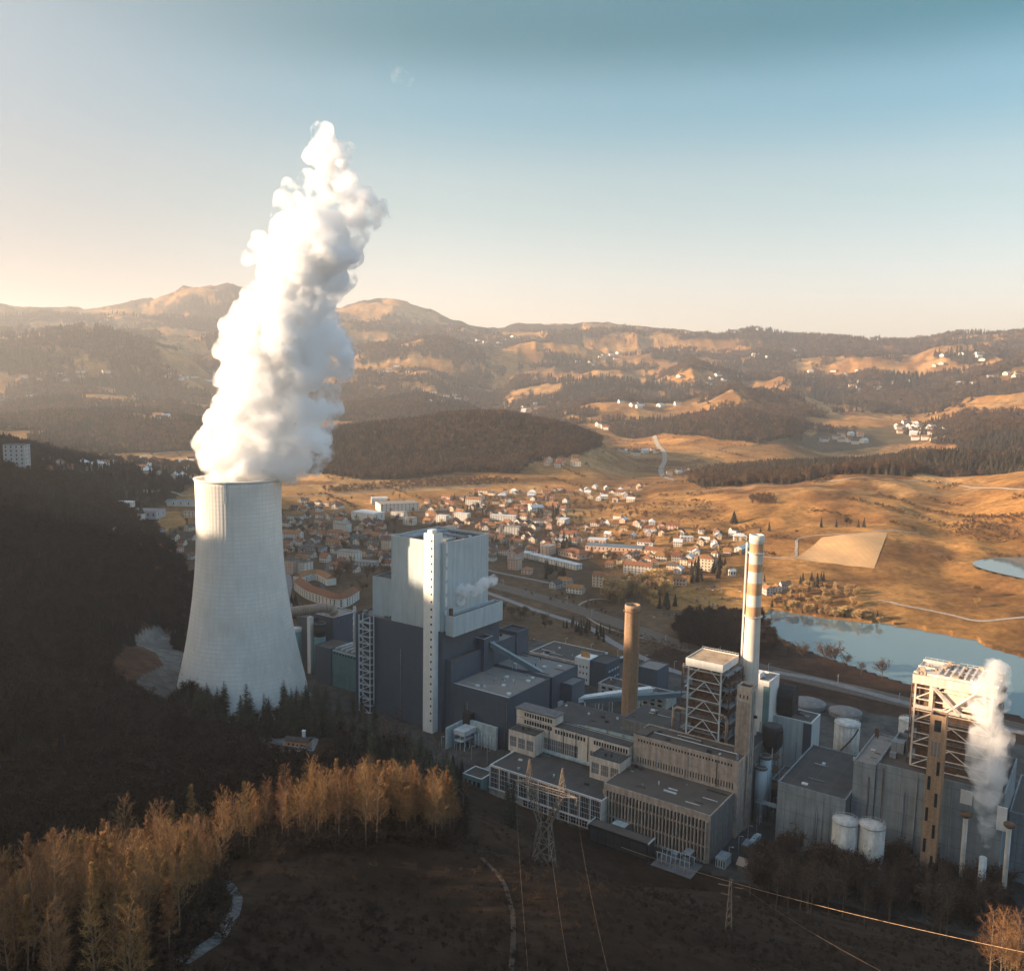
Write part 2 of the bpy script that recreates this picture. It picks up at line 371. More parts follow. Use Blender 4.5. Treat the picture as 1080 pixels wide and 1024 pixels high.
LAKE = [at_z(x, y, -1)[:2] for x, y in [(806, 650), (816, 643), (850, 649), (870, 652), (900, 655), (935, 658), (970, 664), (1000, 670), (1028, 674), (1038, 682), (1080, 694), (1180, 712), (1180, 790), (1080, 757), (1010, 738), (960, 722), (930, 713), (900, 703), (870, 693), (842, 682), (822, 672), (812, 662)]]
L2Z = float(hit(1066, 602)[2]); LAKE2 = [at_z(x, y, L2Z)[:2] for x, y in [(1049, 599), (1056, 594), (1070, 589), (1095, 586), (1160, 588), (1160, 640), (1100, 628), (1070, 614), (1056, 606)]]
_l2 = np.mean(LAKE2, 0) + np.array([38.0, 8.0]); _h0 = height
def height(X, Y):
    h = _h0(X, Y); q = np.hypot((np.asarray(X) - _l2[0]) / 1.0, (np.asarray(Y) - _l2[1]) / 1.0) / 105.0
    return h + (L2Z - 1.0 - h) * (1 - sstep(.72, 1.25, q)) * (np.hypot(X, Y) > 950)
LAKE2 = [(_l2[0] + 84 * math.cos(t_) * (1 + .1 * math.sin(3 * t_)), _l2[1] + 84 * math.sin(t_)) for t_ in np.linspace(0, 6.2832, 28, endpoint=False)]
def lakedist(X, Y): return inpoly(X, Y, LAKE)
def lakedist2(X, Y): return inpoly(X, Y, LAKE2)

# land cover polygons on the ground
FOREST_POLY = [gpoly(p) for p in [
 [(322, 500), (330, 470), (336, 458), (380, 448), (430, 441), (480, 434), (520, 433), (560, 441), (600, 449), (630, 463), (634, 472), (610, 482), (560, 488), (545, 500), (480, 498), (430, 506), (380, 506), (345, 500)],
 [(640, 452), (680, 445), (720, 441), (790, 434), (830, 441), (848, 455), (845, 466), (800, 468), (760, 464), (700, 457), (650, 460)],
 [(0, 470), (30, 462), (70, 452), (130, 446), (190, 448), (238, 455), (236, 472), (200, 476), (160, 478), (90, 480), (30, 482), (0, 478)],
 [(1005, 462), (1040, 450), (1090, 444), (1090, 488), (1040, 482), (1010, 476)]]]
D_STRIP = [gpoly(p) for p in [[(735, 513), (724, 505), (760, 497), (860, 492), (925, 487), (960, 479), (1000, 480), (1090, 484), (1090, 497), (1030, 500), (960, 503), (860, 506), (800, 510)]]]
DARKFIELD = [gpoly(p) for p in [[(790, 472), (870, 452), (960, 450), (990, 462), (930, 470), (870, 478)]]]
PLOUGH = gpoly([(867, 567), (936, 562), (922, 600), (838, 589)])
GRAVEL = [gpoly(p) for p in [[(134, 676), (168, 660), (178, 668), (184, 684), (196, 690), (196, 722), (176, 736), (158, 731), (142, 718), (170, 700), (165, 690), (148, 682)]]]
RUST = [gpoly([(126, 688), (148, 681), (164, 688), (172, 702), (146, 716), (124, 720), (118, 706)])]
def cover(X, Y, Z):
    """(forest density 0..1, rgb)"""
    d = np.hypot(X, Y); th = np.arctan2(X, Y)
    n1 = fbm(X / 420, Y / 420, 4, 51); n2 = fbm(X / 90, Y / 90, 4, 61); n3 = fbm(X / 1300, Y / 1300, 3, 71)
    n4 = vnoise(X / 260 + 3 * n2, Y / 170, 77)
    g1 = np.array([.37, .195, .068]); g2 = np.array([.21, .105, .040]); g3 = np.array([.46, .285, .13])
    rgb = g2 + (g1 - g2) * sstep(.32, .62, n2)[..., None]
    rgb = rgb + (g3 - rgb) * (sstep(.62, .8, n4) * .6)[..., None]
    ca, sa = math.cos(.5), math.sin(.5); p1 = (X * ca + Y * sa) / 75 + .8 * (n1 - .5); p2 = (Y * ca - X * sa) / 190 + .8 * (n3 - .5)
    par = _tab[np.floor(p1).astype(int) % 512, np.floor(p2).astype(int) % 512]; fl = ((Z < 70) & (d < 5200))[..., None]
    rgb = np.where(fl, rgb * (.74 + .5 * par[..., None]), rgb); edge = (np.minimum(p1 - np.floor(p1), np.ceil(p1) - p1) < .05) & (par > .35); rgb = np.where(fl & edge[..., None], rgb * .72, rgb)
    hilly = sstep(30, 70, Z) * sstep(2700, 3300, d)
    n5 = fbm(X / 330 + 2 * n2, Y / 210 + n1, 3, 57); forest = hilly * (1 - sstep(.535, .575, .80 * n5 + .22 * n3 + .06 * sstep(60, 240, Z) - .055 * sstep(5800, 8200, d)))
    for p in FOREST_POLY + D_STRIP: forest = np.where(inpoly(X, Y, p), 1.0, forest)
    lh = left_hill(X, Y); forest = np.where((lh > 4) & (lh >= Z - 12) & (d < 2500) & (th < .1), 1.0, forest)
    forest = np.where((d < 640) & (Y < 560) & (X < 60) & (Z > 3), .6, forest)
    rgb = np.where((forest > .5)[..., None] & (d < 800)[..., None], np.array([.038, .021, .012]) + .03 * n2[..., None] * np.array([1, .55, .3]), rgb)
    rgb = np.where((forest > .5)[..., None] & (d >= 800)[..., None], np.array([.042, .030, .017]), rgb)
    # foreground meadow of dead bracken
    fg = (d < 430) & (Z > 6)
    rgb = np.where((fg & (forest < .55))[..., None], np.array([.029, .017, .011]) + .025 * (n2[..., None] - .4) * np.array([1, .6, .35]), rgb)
    ub = 1330 + 190 * sstep(-.40, -.30, th) * (1 - sstep(-.02, .08, th)) - 330 * sstep(.02, .2, th) + 260 * (n1 - .5) + 120 * (n2 - .5); urb = (d < ub) & (Z < 6) & (th < .245 + .08 * (n2 - .5)) & (d > 380) & (th > -.55)
    ug = np.array([.115, .075, .046]) + (n2[..., None] - .5) * np.array([.06, .045, .03])
    rgb = np.where(urb[..., None], ug, rgb)
    u_, v_ = X * UX + Y * UY, X * VX + Y * VY
    yard = (v_ > 386) & (v_ < 660) & (u_ > -620) & (u_ < 120) & (Z < 3) & (d < 900)
    rgb = np.where(yard[..., None], np.array([.085, .083, .082]) + (n2[..., None] - .5) * .05, rgb)
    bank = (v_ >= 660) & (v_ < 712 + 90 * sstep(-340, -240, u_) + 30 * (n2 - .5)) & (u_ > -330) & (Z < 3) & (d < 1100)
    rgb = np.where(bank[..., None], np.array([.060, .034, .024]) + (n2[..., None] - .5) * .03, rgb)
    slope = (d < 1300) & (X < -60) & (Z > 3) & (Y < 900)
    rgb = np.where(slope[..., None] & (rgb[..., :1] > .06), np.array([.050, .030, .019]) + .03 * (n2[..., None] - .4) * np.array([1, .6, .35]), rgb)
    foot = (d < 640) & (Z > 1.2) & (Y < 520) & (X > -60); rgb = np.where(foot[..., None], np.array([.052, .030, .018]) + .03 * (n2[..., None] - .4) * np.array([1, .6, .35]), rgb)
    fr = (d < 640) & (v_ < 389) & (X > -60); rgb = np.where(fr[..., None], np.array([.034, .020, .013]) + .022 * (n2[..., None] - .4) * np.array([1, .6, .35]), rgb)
    for p in GRAVEL: rgb = np.where(inpoly(X, Y, p)[..., None], np.array([.17, .165, .16]), rgb)
    for p in RUST: rgb = np.where(inpoly(X, Y, p)[..., None], np.array([.11, .058, .036]), rgb)
    for p in GRAVEL + RUST: forest = np.where(inpoly(X, Y, p), 0, forest)
    for p in DARKFIELD: rgb = np.where(inpoly(X, Y, p)[..., None], np.array([.11, .085, .045]), rgb)
    return forest, rgb
def build_ground():
    ths = np.concatenate([np.linspace(R(-118), R(-36), 110, endpoint=False), np.linspace(R(-36), R(36), 760, endpoint=False), np.linspace(R(36), R(70), 40)])
    ds = np.geomspace(55, 24000, 820)
    T, Dd = np.meshgrid(ths, ds); X = Dd * np.sin(T); Y = Dd * np.cos(T)
    Z = height(X, Y); Z = np.where(lakedist(X, Y), np.minimum(Z, -4), Z); Z = np.where(lakedist2(X, Y), np.minimum(Z, L2Z - 3), Z)
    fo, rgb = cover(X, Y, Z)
    n, m = X.shape; idx = np.arange(n * m).reshape(n, m)
    F = np.stack([idx[:-1, :-1], idx[1:, :-1], idx[1:, 1:], idx[:-1, 1:]], -1).reshape(-1, 4)[:, ::-1]
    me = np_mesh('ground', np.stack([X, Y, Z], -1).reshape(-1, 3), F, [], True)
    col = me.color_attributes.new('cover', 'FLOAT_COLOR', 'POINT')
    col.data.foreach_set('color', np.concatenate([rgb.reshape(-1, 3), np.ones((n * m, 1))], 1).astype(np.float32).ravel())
    ma = bpy.data.materials.new('soil_and_grass'); ma.use_nodes = True; nt = ma.node_tree; N = nt.nodes; L = nt.links
    b = N['Principled BSDF']; b.inputs['Roughness'].default_value = .95; b.inputs['Specular IOR Level'].default_value = .1
    at = N.new('ShaderNodeAttribute'); at.attribute_name = 'cover'; tc = N.new('ShaderNodeTexCoord')
    n1 = N.new('ShaderNodeTexNoise'); n1.inputs['Scale'].default_value = .12; n1.inputs['Detail'].default_value = 9; n1.inputs['Roughness'].default_value = .7
    L.new(tc.outputs['Object'], n1.inputs['Vector'])
    r = N.new('ShaderNodeValToRGB'); r.color_ramp.elements[0].position = .3; r.color_ramp.elements[1].position = .72
    r.color_ramp.elements[0].color = (.5, .5, .5, 1); r.color_ramp.elements[1].color = (1.4, 1.35, 1.25, 1)
    L.new(n1.outputs[0], r.inputs[0])
    n2 = N.new('ShaderNodeTexNoise'); n2.inputs['Scale'].default_value = .017; n2.inputs['Detail'].default_value = 8; n2.inputs['Roughness'].default_value = .72; L.new(tc.outputs['Object'], n2.inputs['Vector'])
    r2 = N.new('ShaderNodeValToRGB'); r2.color_ramp.elements[0].position = .36; r2.color_ramp.elements[1].position = .64; r2.color_ramp.elements[0].color = (.60, .58, .56, 1); r2.color_ramp.elements[1].color = (1.22, 1.2, 1.15, 1)
    L.new(n2.outputs[0], r2.inputs[0]); mz = N.new('ShaderNodeMix'); mz.data_type = 'RGBA'; mz.blend_type = 'MULTIPLY'; mz.inputs[0].default_value = 1; L.new(at.outputs[0], mz.inputs[6]); L.new(r2.outputs[0], mz.inputs[7])
    mx = N.new('ShaderNodeMix'); mx.data_type = 'RGBA'; mx.blend_type = 'MULTIPLY'; mx.inputs[0].default_value = 1
    L.new(mz.outputs[2], mx.inputs[6]); L.new(r.outputs[0], mx.inputs[7]); L.new(mx.outputs[2], b.inputs['Base Color'])
    bp = N.new('ShaderNodeBump'); bp.inputs['Strength'].default_value = .6; bp.inputs['Distance'].default_value = 1.2
    L.new(n1.outputs[0], bp.inputs['Height']); L.new(bp.outputs[0], b.inputs['Normal'])
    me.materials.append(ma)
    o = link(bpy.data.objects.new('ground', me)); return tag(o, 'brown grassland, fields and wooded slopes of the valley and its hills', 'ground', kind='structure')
build_ground()

# water
def water(name, poly, label, wz=-.9):
    m = bpy.data.materials.get('lake_water')
    if not m:
        m = bpy.data.materials.new('lake_water'); m.use_nodes = True; nt = m.node_tree; b = nt.nodes['Principled BSDF']
        b.inputs['Base Color'].default_value = (.135, .19, .195, 1); b.inputs['Roughness'].default_value = .06; b.inputs['IOR'].default_value = 1.33
        b.inputs['Specular IOR Level'].default_value = .9
        tc = nt.nodes.new('ShaderNodeTexCoord'); nz = nt.nodes.new('ShaderNodeTexNoise'); nz.inputs['Scale'].default_value = .35; nz.inputs['Detail'].default_value = 3
        bp = nt.nodes.new('ShaderNodeBump'); bp.inputs['Strength'].default_value = .03; bp.inputs['Distance'].default_value = .2
        nt.links.new(tc.outputs['Object'], nz.inputs[0]); nt.links.new(nz.outputs[0], bp.inputs['Height']); nt.links.new(bp.outputs[0], b.inputs['Normal'])
    x0, y0 = np.mean(poly, 0); pts = [(x0 + (p[0] - x0) * 1.02, y0 + (p[1] - y0) * 1.02) for p in poly]
    bm = bmesh.new(); vs = [bm.verts.new((p[0], p[1], wz)) for p in pts]; f = bm.faces.new(vs); f.normal_update()
    if f.normal.z < 0: f.normal_flip()
    bmesh.ops.triangulate(bm, faces=bm.faces[:]); me = bpy.data.meshes.new(name); bm.to_mesh(me); bm.free(); me.materials.append(m)
    tag(link(bpy.data.objects.new(name, me)), label, 'lake', kind='structure')
water('lake', LAKE, 'still blue lake behind the power station')
water('lake', LAKE2, 'small blue lake beyond the grassy hill', L2Z - .4)
# ================================================================== TREES: meshes
M_BARK = mat('bark', (.15, .095, .06), .9, .3, 2.0)
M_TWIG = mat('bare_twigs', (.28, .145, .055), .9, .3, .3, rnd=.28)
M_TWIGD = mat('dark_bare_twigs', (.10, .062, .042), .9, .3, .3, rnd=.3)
M_LARCH = mat('dry_needles', (.27, .135, .045), .9, .35, .35, rnd=.22)
M_SPRUCE = mat('spruce_needles', (.040, .044, .026), .9, .35, .5, rnd=.3)
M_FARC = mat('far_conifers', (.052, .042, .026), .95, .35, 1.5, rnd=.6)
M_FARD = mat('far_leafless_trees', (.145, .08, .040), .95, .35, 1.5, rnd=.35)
def tri_mesh(name, P, m):
    """P (n,3,3) triangles"""
    n = len(P); return np_mesh(name, P.reshape(-1, 3), np.arange(n * 3).reshape(n, 3), m)
def conifer_far(seed, tiers=5, sides=8):
    rs = np.random.RandomState(seed); T = []
    for k in range(tiers):
        z0 = .06 + .80 * k / tiers; z1 = z0 + 1.25 * .94 / tiers + (.06 if k == tiers - 1 else 0); r = .205 * (1 - k / tiers) ** .8 + .02
        a = np.linspace(0, 2 * math.pi, sides * 2, endpoint=False) + rs.rand()
        rr = r * np.where(np.arange(sides * 2) % 2 == 0, 1.0, .55) * (1 + .3 * (rs.rand(sides * 2) - .5)); zz = z0 - .03 * rs.rand(sides * 2) - .04 * (np.arange(sides * 2) % 2 == 0)
        q = np.stack([rr * np.cos(a), rr * np.sin(a), zz], -1); ap = np.array([0, 0, min(1, z1)])
        for i in range(sides * 2): T.append((q[i], q[(i + 1) % (sides * 2)], ap))
    t = .012; c = [np.array([t * math.cos(x), t * math.sin(x), 0]) for x in (0, 2.1, 4.2)]
    for i in range(3):
        a_, b_ = c[i], c[(i + 1) % 3]; up = np.array([0, 0, .2]); T += [(a_, b_, b_ + up), (a_, b_ + up, a_ + up)]
    return np.array(T)
def fuzz_tree(seed, n=170, w=.30, lo=.28, thick=.012):
    """leafless crown at a distance: a haze of fine rods spreading from a forked stem"""
    rs = np.random.RandomState(seed); T = []
    def rod(p, q, r0, r1):
        d = q - p; s = np.cross(d, rs.randn(3)); s /= np.linalg.norm(s) + 1e-9
        T.append((p - s * r0, p + s * r0, q + s * r1)); T.append((p - s * r0, q + s * r1, q - s * r1))
    rod(np.zeros(3), np.array([0, 0, .55]), .016, .010); rod(np.zeros(3), np.array([0, 0, .55]), .016, .010)
    limbs = []
    for k in range(16):
        a = rs.rand() * 6.283; z = lo + .4 * rs.rand(); p = np.array([0, 0, z]); q = p + np.array([math.cos(a) * w * (.4 + .6 * rs.rand()), math.sin(a) * w * (.4 + .6 * rs.rand()), .12 + .3 * rs.rand()])
        q[2] = min(q[2], .95); rod(p, q, .008, .004); limbs.append((p, q))
    for k in range(n):
        p0, q0 = limbs[rs.randint(len(limbs))]; t = .35 + .65 * rs.rand(); p = p0 + (q0 - p0) * t
        d = rs.randn(3) * np.array([1, 1, .7]) + np.array([0, 0, .7]) + (q0 - p0) * 2; d /= np.linalg.norm(d)
        q = p + d * (.07 + .12 * rs.rand()); T.append((p, p + rs.randn(3) * thick, q)); 
        for j in range(2):
            e = d + rs.randn(3) * .8; e /= np.linalg.norm(e); T.append((q, q - d * .02 + rs.randn(3) * thick * .7, q + e * .07))
    T = np.array(T); T[..., 2] = np.clip(T[..., 2], 0, 1.02); return T
def bare_tree_meshes(seed, h=24.0, spread=.24, clear=.38, n1=26, fine=9, twigr=.035):
    rs = np.random.RandomState(seed); tk = MB(); T = []
    lean = rs.randn(2) * .02; pts = [np.array([lean[0] * h * t + rs.randn() * .12 * (t > 0), lean[1] * h * t + rs.randn() * .12 * (t > 0), h * t * .96 - (.6 if t == 0 else 0)]) for t in np.linspace(0, 1, 8)]
    rad = [.24 * (1 - .9 * t) + .02 for t in np.linspace(0, 1, 8)]
    for i in range(7): tk.tube(pts[i], pts[i + 1], rad[i], 6, rad[i + 1], caps=i in (0, 6))
    def at(t):
        k = min(6, int(t * 7)); f = t * 7 - k; return pts[k] + (pts[k + 1] - pts[k]) * f
    def rod(p, q, r0, r1):
        d = q - p; a = np.cross(d, [0.3, .2, 1.0]); a = a / (np.linalg.norm(a) + 1e-9); b = np.cross(d, a); b = b / (np.linalg.norm(b) + 1e-9)
        A = [p + r0 * (a * math.cos(x) + b * math.sin(x)) for x in (0, 2.094, 4.189)]; B = [q + r1 * (a * math.cos(x) + b * math.sin(x)) for x in (0, 2.094, 4.189)]
        for i in range(3):
            j = (i + 1) % 3; T.append((A[i], A[j], B[j])); T.append((A[i], B[j], B[i]))
    for k in range(n1):
        t = clear + (1 - clear) * (k + rs.rand()) / n1; t = min(t, .97); p = at(t); a = k * 2.4 + rs.rand(); L = h * spread * (1.15 - .75 * ((t - clear) / (1 - clear))) * (.65 + .5 * rs.rand())
        el = .55 + .5 * rs.rand(); d = np.array([math.cos(a) * math.cos(el), math.sin(a) * math.cos(el), math.sin(el)])
        q = p + d * L * .55 + np.array([0, 0, .02 * L]); q2 = q + (d + np.array([0, 0, .35])) * L * .42
        r0 = .085 * (1 - .6 * t); tk.tube(p, q, r0, 4, r0 * .6, caps=False); tk.tube(q, q2, r0 * .6, 3, r0 * .25, caps=False)
        for j in range(fine):
            s = .25 + .75 * rs.rand(); b0 = p + (q - p) * min(1, s * 1.7) if s < .59 else q + (q2 - q) * ((s - .59) / .41)
            e = d + rs.randn(3) * .55 + np.array([0, 0, .25]); e /= np.linalg.norm(e); l = L * (.22 + .25 * rs.rand()); c = b0 + e * l
            rod(b0, c, twigr * 1.1, twigr * .6)
            for i in range(4):
                g = e + rs.randn(3) * .6 + np.array([0, 0, .15]); g /= np.linalg.norm(g); o = b0 + (c - b0) * (.35 + .65 * rs.rand()); l2 = l * (.4 + .4 * rs.rand())
                w = rs.randn(3); w /= np.linalg.norm(w); T.append((o - w * twigr * .7, o + w * twigr * .7, o + g * l2))
                for _ in range(2):
                    g2 = g + rs.randn(3) * .6; g2 /= np.linalg.norm(g2); o2 = o + g * l2 * (.3 + .6 * rs.rand()); T.append((o2 - w * twigr * .6, o2 + w * twigr * .6, o2 + g2 * l2 * .55))
    return tk, np.array(T)
def needle_tree_meshes(seed, h=25.0, clear=.42, spread=.15, nb=46, cl=9, size=.55, droop=0.0):
    """pine or larch: clear stem, whorls of boughs carrying tufts of needles"""
    rs = np.random.RandomState(seed); tk = MB(); T = []
    pts = [np.array([rs.randn() * .15 * (t > 0), rs.randn() * .15 * (t > 0), h * t - (.6 if t == 0 else 0)]) for t in np.linspace(0, 1, 8)]
    for i in range(7):
        t = i / 7; tk.tube(pts[i], pts[i + 1], .23 * (1 - .9 * t), 6, .23 * (1 - .9 * (t + 1 / 7)), caps=i in (0, 6))
    for k in range(nb):
        t = clear + (1 - clear) * ((k + rs.rand()) / nb) ** .9; t = min(t, .985); kk = min(6, int(t * 7)); p = pts[kk] + (pts[kk + 1] - pts[kk]) * (t * 7 - kk)
        a = k * 2.4 + rs.rand() * .8; L = h * spread * (1.05 - .92 * ((t - clear) / (1 - clear)) ** 1.3) * (.55 + .6 * rs.rand()); el = .35 - droop + .3 * rs.randn() * .6
        d = np.array([math.cos(a) * math.cos(el), math.sin(a) * math.cos(el), math.sin(el)]); q = p + d * L
        tk.tube(p, q, .05, 3, .015, caps=False)
        for j in range(cl):
            s = .3 + .75 * rs.rand(); c = p + d * L * s + rs.randn(3) * np.array([.14, .14, .10]) * L * .6
            for i in range(7):
                u1 = rs.randn(3); u1 /= np.linalg.norm(u1); u2 = np.cross(u1, rs.randn(3)); u2 /= np.linalg.norm(u2); sz = size * (.5 + .8 * rs.rand()); o = c + rs.randn(3) * size * .5
                T.append((o - u2 * sz * .22, o + u2 * sz * .22, o + u1 * sz))
    return tk, np.array(T)
def spruce_meshes(seed, h=22.0):
    rs = np.random.RandomState(seed); tk = MB(); T = []
    tk.tube((0, 0, -.6), (0, 0, h * .5), .24, 6, .13); tk.tube((0, 0, h * .5), (0, 0, h * .98), .13, 5, .02)
    nw = 24
    for k in range(nw):
        t = .07 + .91 * k / nw; R0 = h * .165 * (1 - t) ** .85 + .15; nbr = 9 if t < .8 else 6
        for j in range(nbr):
            a = j * 6.283 / nbr + rs.rand() * .7 + k; L = R0 * (.7 + .5 * rs.rand()); z = t * h + rs.randn() * .15
            d = np.array([math.cos(a), math.sin(a), -.28 + .12 * rs.randn()]); sd = np.array([-math.sin(a), math.cos(a), 0])
            for s in (.25, .5, .75, 1.0):
                c = np.array([0, 0, z]) + d * L * s + np.array([0, 0, .10 * L * s * s]); w = L * .34 * (1.15 - .6 * s)
                for e in (-1, 1):
                    T.append((c - d * L * .22, c + d * L * .1, c + sd * e * w + np.array([0, 0, -.25 * w * (1 + rs.rand())]) + d * L * .12))
    return tk, np.array(T)
def tree_proto(name, label, cat, tk, T, mb, mc, group=None, crown='crown'):
    o = thing(name, label, cat, (0, 0, 0), 0, group); tk.build('trunk', mb, o)
    c = link(bpy.data.objects.new(crown, tri_mesh(crown, T, mc))); c.parent = o; return o
def place_tree(proto, used, x, y, s, rz, label, group, z=None, sz=1.0):
    o = proto if not used.get(proto.name) else copy_tree(proto)
    used[proto.name] = 1
    o.location = (x, y, (hz(x, y) if z is None else z) - .3); o.scale = (s, s, s * sz); o.rotation_euler = (random.uniform(-.03, .03), random.uniform(-.03, .03), rz)
    o['label'] = label; o['group'] = group; return o

# ================================================================== WOODS in one mass: points carrying far trees
def lone(name, label, T, m, x, y, h, group):
    me = tri_mesh(name, T, m); o = link(bpy.data.objects.new(name, me)); tag(o, label, 'tree', group); o.location = (x, y, hz(x, y) - .2); o.scale = (h, h, h); return o
_p = hit(774, 552); FAR_C = lone('conifer_tree', 'biggest dark conifer standing alone on the grass slope, above the striped chimney', conifer_far(3, 6, 9), M_FARC, _p[0], _p[1], 24, 'lone trees on the grass hill')
_p = hit(1030, 632); FAR_D = lone('leafless_tree', 'round leafless tree alone on the lake shore grass near the path', fuzz_tree(5, 260, .42, .2), M_FARD, _p[0], _p[1], 17, 'lone trees on the grass hill')
FAR_C.scale = (38, 38, 20)
def wood(name, label, pts, proto, kindlabel='forest'):
    pts = np.asarray(pts, np.float32)
    me = bpy.data.meshes.new(name); me.vertices.add(len(pts)); me.vertices.foreach_set('co', pts[:, :3].ravel())
    for nm, k in (('tall', 3), ('turn', 4)):
        at = me.attributes.new(nm, 'FLOAT', 'POINT'); at.data.foreach_set('value', np.ascontiguousarray(pts[:, k]))
    o = link(bpy.data.objects.new(name, me)); tag(o, label, kindlabel, kind='stuff')
    ng = bpy.data.node_groups.new(name + '_trees', 'GeometryNodeTree')
    ng.interface.new_socket('Geometry', in_out='INPUT', socket_type='NodeSocketGeometry'); ng.interface.new_socket('Geometry', in_out='OUTPUT', socket_type='NodeSocketGeometry')
    N = ng.nodes; L = ng.links; gi = N.new('NodeGroupInput'); go = N.new('NodeGroupOutput'); iop = N.new('GeometryNodeInstanceOnPoints'); ob = N.new('GeometryNodeObjectInfo')
    ob.inputs['Object'].default_value = proto; ob.inputs['As Instance'].default_value = True; ob.transform_space = 'ORIGINAL'
    a = N.new('GeometryNodeInputNamedAttribute'); a.data_type = 'FLOAT'; a.inputs[0].default_value = 'tall'
    b = N.new('GeometryNodeInputNamedAttribute'); b.data_type = 'FLOAT'; b.inputs[0].default_value = 'turn'
    cx = N.new('ShaderNodeCombineXYZ'); sx = N.new('ShaderNodeCombineXYZ')
    L.new(gi.outputs[0], iop.inputs['Points']); L.new(ob.outputs['Geometry'], iop.inputs['Instance'])
    L.new(b.outputs[0], cx.inputs[2]); L.new(cx.outputs[0], iop.inputs['Rotation'])
    for k in range(3): L.new(a.outputs[0], sx.inputs[k])
    L.new(sx.outputs[0], iop.inputs['Scale']); L.new(iop.outputs[0], go.inputs[0])
    md = o.modifiers.new('trees', 'NODES'); md.node_group = ng; return o
_rs = np.random.RandomState(5)
def scatter(d0, d1, t0, t1, c, smin):
    """points in the wedge with spacing growing with distance; returns x, y, spacing"""
    lo = math.log(d0); hi = math.log(d1); n = int((t1 - t0) / (c * c) * (hi - lo)); d = np.exp(lo + (hi - lo) * _rs.rand(n)); t = t0 + (t1 - t0) * _rs.rand(n)
    s = c * d; keep = _rs.rand(n) < np.minimum(1, (s / smin) ** 2); d, t, s = d[keep], t[keep], s[keep]
    return d * np.sin(t), d * np.cos(t), np.maximum(s, smin)
x, y, s = scatter(1600, 9300, R(-33), R(33), .0031, 6.5)
z = height(x, y); fo, _ = cover(x, y, z); d = np.hypot(x, y)
lh = left_hill(x, y); ok = (fo > .5) & ~((lh > 4) & (lh >= z - 12) & (d < 2500)); x, y, s, z, d = x[ok], y[ok], s[ok], z[ok], d[ok]
tall = (17 + 13 * _rs.rand(len(x))) * np.clip(s / 9, 1, 1.9) ** .75; turn = _rs.rand(len(x)) * 6.28
lf = (fbm(x / 300, y / 300, 3, 91) + .5 * (_rs.rand(len(x)) - .5)) > .52
thin = (d < 3000) & (_rs.rand(len(x)) < .35); x, y, z, tall, turn, lf = [q[~thin] for q in (x, y, z, tall, turn, lf)]
wood('conifer_forest', 'dark conifer forest covering the hills beyond the valley', np.stack([x, y, z - .5, tall, turn], -1)[~lf], FAR_C)
wood('leafless_forest', 'brown leafless woodland mixed into the hill forest', np.stack([x, y, z - .5, tall * .9, turn], -1)[lf], FAR_D)
# the wooded hill on the left and the dark slope down to the cooling tower
x, y, s = scatter(195, 2300, R(-62), R(-3), .0075, 5.0)
z = height(x, y); lh = left_hill(x, y); d = np.hypot(x, y)
ok = (lh > 5) & (lh >= z - 12)
for p in GRAVEL + RUST: ok &= ~inpoly(x, y, p)
hx_, hy_, _ = hit(312, 787)
near = (z > 3) & (y > 262) & (y < 900) & (x < -15) & (np.hypot(x - hx_, (y - hy_) * 1.0) > 26) & (np.abs(x + 38) + np.abs(y - 440) * .3 > 20)
_hv = np.array([-hx_, -hy_]) / math.hypot(hx_, hy_); _al = (x - hx_) * _hv[0] + (y - hy_) * _hv[1]; _la = np.abs((x - hx_) * _hv[1] - (y - hy_) * _hv[0])
clear_ = (_al > -16) & (_al < 165) & (_la < 27 - .06 * _al)
near &= ~((d < 300) & (x > -70))
near |= (z > 3) & (y > 205) & (y < 270) & (x < -92) & (x > -400)
ok |= near & (_rs.rand(len(x)) < .75)
ok &= ~clear_
for p in GRAVEL + RUST:
    for k_ in (0, 8, 16, 24): q_ = np.asarray(p); r_ = np.hypot(x, y); ok &= ~inpoly(x * (1 + k_ / r_), y * (1 + k_ / r_), p)
x, y, s, z, d = x[ok], y[ok], s[ok], z[ok], d[ok]; tall = (13 + 9 * _rs.rand(len(x))) * np.where((d < 640) & (x > -190), .78, 1); turn = _rs.rand(len(x)) * 6.28
lf = (fbm(x / 120, y / 120, 3, 95) + .3 * (_rs.rand(len(x)) - .5)) > .47
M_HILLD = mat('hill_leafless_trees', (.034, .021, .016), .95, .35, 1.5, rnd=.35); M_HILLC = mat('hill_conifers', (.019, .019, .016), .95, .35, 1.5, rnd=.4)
_p = hit(866, 556); HILL_C2 = lone('conifer_tree', 'slim dark conifer by the field track, left of the pair of conifers', conifer_far(8, 9, 10), M_HILLC, _p[0], _p[1], 13, 'lone trees on the grass hill')
_p = hit(893, 556); HILL_D2 = lone('leafless_tree', 'grey leafless tree beside the pair of conifers at the field track', fuzz_tree(9, 420, .32, .25, .010), M_HILLD, _p[0], _p[1], 15, 'lone trees on the grass hill')
HILL_C2.scale = (13, 13, 15)
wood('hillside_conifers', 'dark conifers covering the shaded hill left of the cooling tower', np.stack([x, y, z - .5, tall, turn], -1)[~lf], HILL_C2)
wood('hillside_woodland', 'bare brown trees covering the shaded hill left of the cooling tower', np.stack([x, y, z - .5, tall, turn], -1)[lf], HILL_D2)
